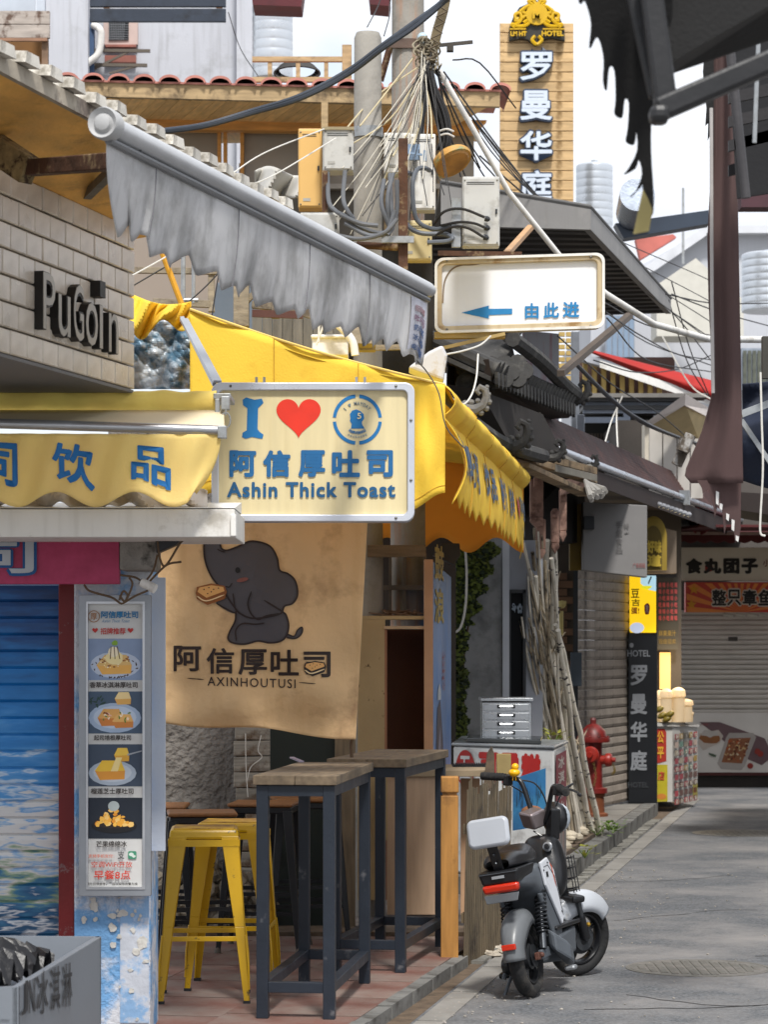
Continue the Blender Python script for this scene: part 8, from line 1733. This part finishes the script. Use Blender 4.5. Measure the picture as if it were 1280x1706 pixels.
# ---------------------------------------------------------------- grey ice cream box in the left foreground
bxl = thing('ice_cream_box', 'open grey metal cart box with black ice cream lettering, bottom left', 'cart', P(60,1760,8.2)); gcm = mat('cart_grey','787d84',.4,.06,2,.05,metal=.2)
q0, q1 = P(22,1630,7.9), P(168,1562,9.6)      # front face top edge, receding right
top0, top1 = P(22,1608,7.9), P(168,1560,9.2)
top1.z = top0.z = (top0.z+top1.z)/2
fA, fB = V((X(30,7.6),7.6,0)), V((X(168,8.9),8.9,0)); zt2 = Z(1598,8.2)
zt2 = 1.65-(1560-1070)*8.9/F; 
mb = MB(); fd2 = (fB-fA).normalized(); fn2 = V((fd2.y,-fd2.x,0))
mb.prism([fA+V((0,0,0)), fB+V((0,0,0)), fB+V((0,0,zt2)), fA+V((0,0,zt2))], -fn2*.02); obj('front_panel', mb, gcm, bxl, bev=.003)
mb = MB(); bk_ = -fn2*.55; mb.prism([fA, fA+bk_, fA+bk_+V((0,0,zt2-.02)), fA+V((0,0,zt2))], fd2*.02); mb.prism([fA+bk_, fB+bk_, fB+bk_+V((0,0,zt2)), fA+bk_+V((0,0,zt2))], -fn2*.02); mb.prism([fB, fB+bk_, fB+bk_+V((0,0,zt2)), fB+V((0,0,zt2))], -fd2*.02); obj('side_panel', mb, gcm, bxl)
mb = MB(); mb.prism([fA-fn2*.025+V((0,0,zt2-.10)), fB-fn2*.025+V((0,0,zt2-.10)), fB+bk_+V((0,0,zt2-.10)), fA+bk_+V((0,0,zt2-.10))],(0,0,.01)); obj('inner_floor', mb, gcm, bxl)
for i, (ch, x0, x1) in enumerate((('J',33,44),('N',46,56),('冰',58,78),('淇',81,98),('淋',101,118))):
    def mf(a, b, x0=x0, x1=x1, i=i):
        px = (x0+x1)/2+a*(x1-x0); q_ = (px-CX)/F; t2 = (fA.x-q_*fA.y)/(q_*(fB.y-fA.y)-(fB.x-fA.x)); p = fA.lerp(fB,t2); cy = 1664-(px-33)*.3; hh_ = 72 if i > 1 else 56; return P(px, cy-b*hh_, p.y)+fn2*.004
    lettering(ch, None,None,None,1,1, mat('ink_black_letter','2a2a2c',.6), bxl, mapf=mf, bold=.006)
random.seed(121)
mb = MB()
def crum(u, v): return fA.lerp(fB, .0+.62*u)+bk_*(.1+.8*v)+V((0,0,zt2-.03+.03*math.sin(u*31+v*9)+.02*math.sin(u*57+v*23)+.05*math.sin(math.pi*u)*math.sin(math.pi*v)+random.uniform(-.008,.008)))
mb.grid(crum, 40, 14); mb.xf(Matrix.Translation((0,0,.03))); obj('black_plastic', mb, mat('black_bag','121114',.38,.15,8,.3,spec=.4), label='crumpled black plastic bag stuffed in the grey cart', cat='plastic bag')
obj('brown_scrap', MB().ball(fA.lerp(fB,.08)+bk_*.3+V((0,0,zt2+.01)),(.05,.04,.03),10), mat('brown_scrap','6e4a2c',.8,.2), label='brown scrap on top of the plastic bag', cat='scrap')
# the other side of the lane: shopfronts outside the frame on the right, which shade the road
rs = thing('right_row_building', 'row of shopfronts along the right side of the lane, outside the picture', 'building', (4,14,0)); rwm = mat('right_wall','9a948c',.85,.08,1,.1)
def rx(Y): return 2.25+.215*(Y-8)+.3
obj('wall', MB().prism([(rx(13),13,0),(rx(30),30,0),(rx(30)+5,30,0),(rx(13)+5,13,0)],(0,0,4.0)), rwm, rs)
obj('eave', MB().prism([(rx(13.5)-.5,13.5,3.1),(rx(26)-.5,26,3.1),(rx(26),26,3.4),(rx(13.5),13.5,3.4)],(0,0,.05)), mat('dark_brown_awning','2e2624'), rs)
for ya_q, yb_q, xq, lq in ((21.5,25.5,.05,'farther'),):
    aw_r = thing('lane_shade_awning', lq+' unseen awning added right of the lane to shade the road', 'awning', (.139*ya_q+1,ya_q,2.9))
    obj('cloth', MB().prism([(.139*ya_q+xq,ya_q,2.75),(.139*yb_q+xq,yb_q,2.75),(rx(yb_q)+.4,yb_q,3.3),(rx(ya_q)+.4,ya_q,3.3)],(0,0,.02)), mat('dark_brown_awning','2e2624'), aw_r)  # out-of-frame cloth, added to throw shade on the far road
# right-hand shop wall nearer the camera, and the rails that carry the black awning, the drape and the navy cloth
obj('awning_post', MB().tube([V((2.3,5.5,0)),V((2.3,5.5,3.0))],.03,8), blkm, fa, smooth=True); obj('awning_post', MB().tube([V((2.9,8.6,0)),V((2.9,8.6,3.4))],.03,8), blkm, fb, smooth=True)
for y_, x_, z_, nm in ((5.5,.95,2.75,fa),(5.9,.95,2.85,fa),(8.3,1.5,2.9,fb),(9.0,1.2,3.42,dr_),(11.7,2.0,2.75,nv)):
    obj('support_rail', MB().tube([V((max(x_, .16*y_+.1),y_,z_)), V((rx(y_)+.45,y_,z_+.1))], .018, 8), blkm, nm, smooth=True)
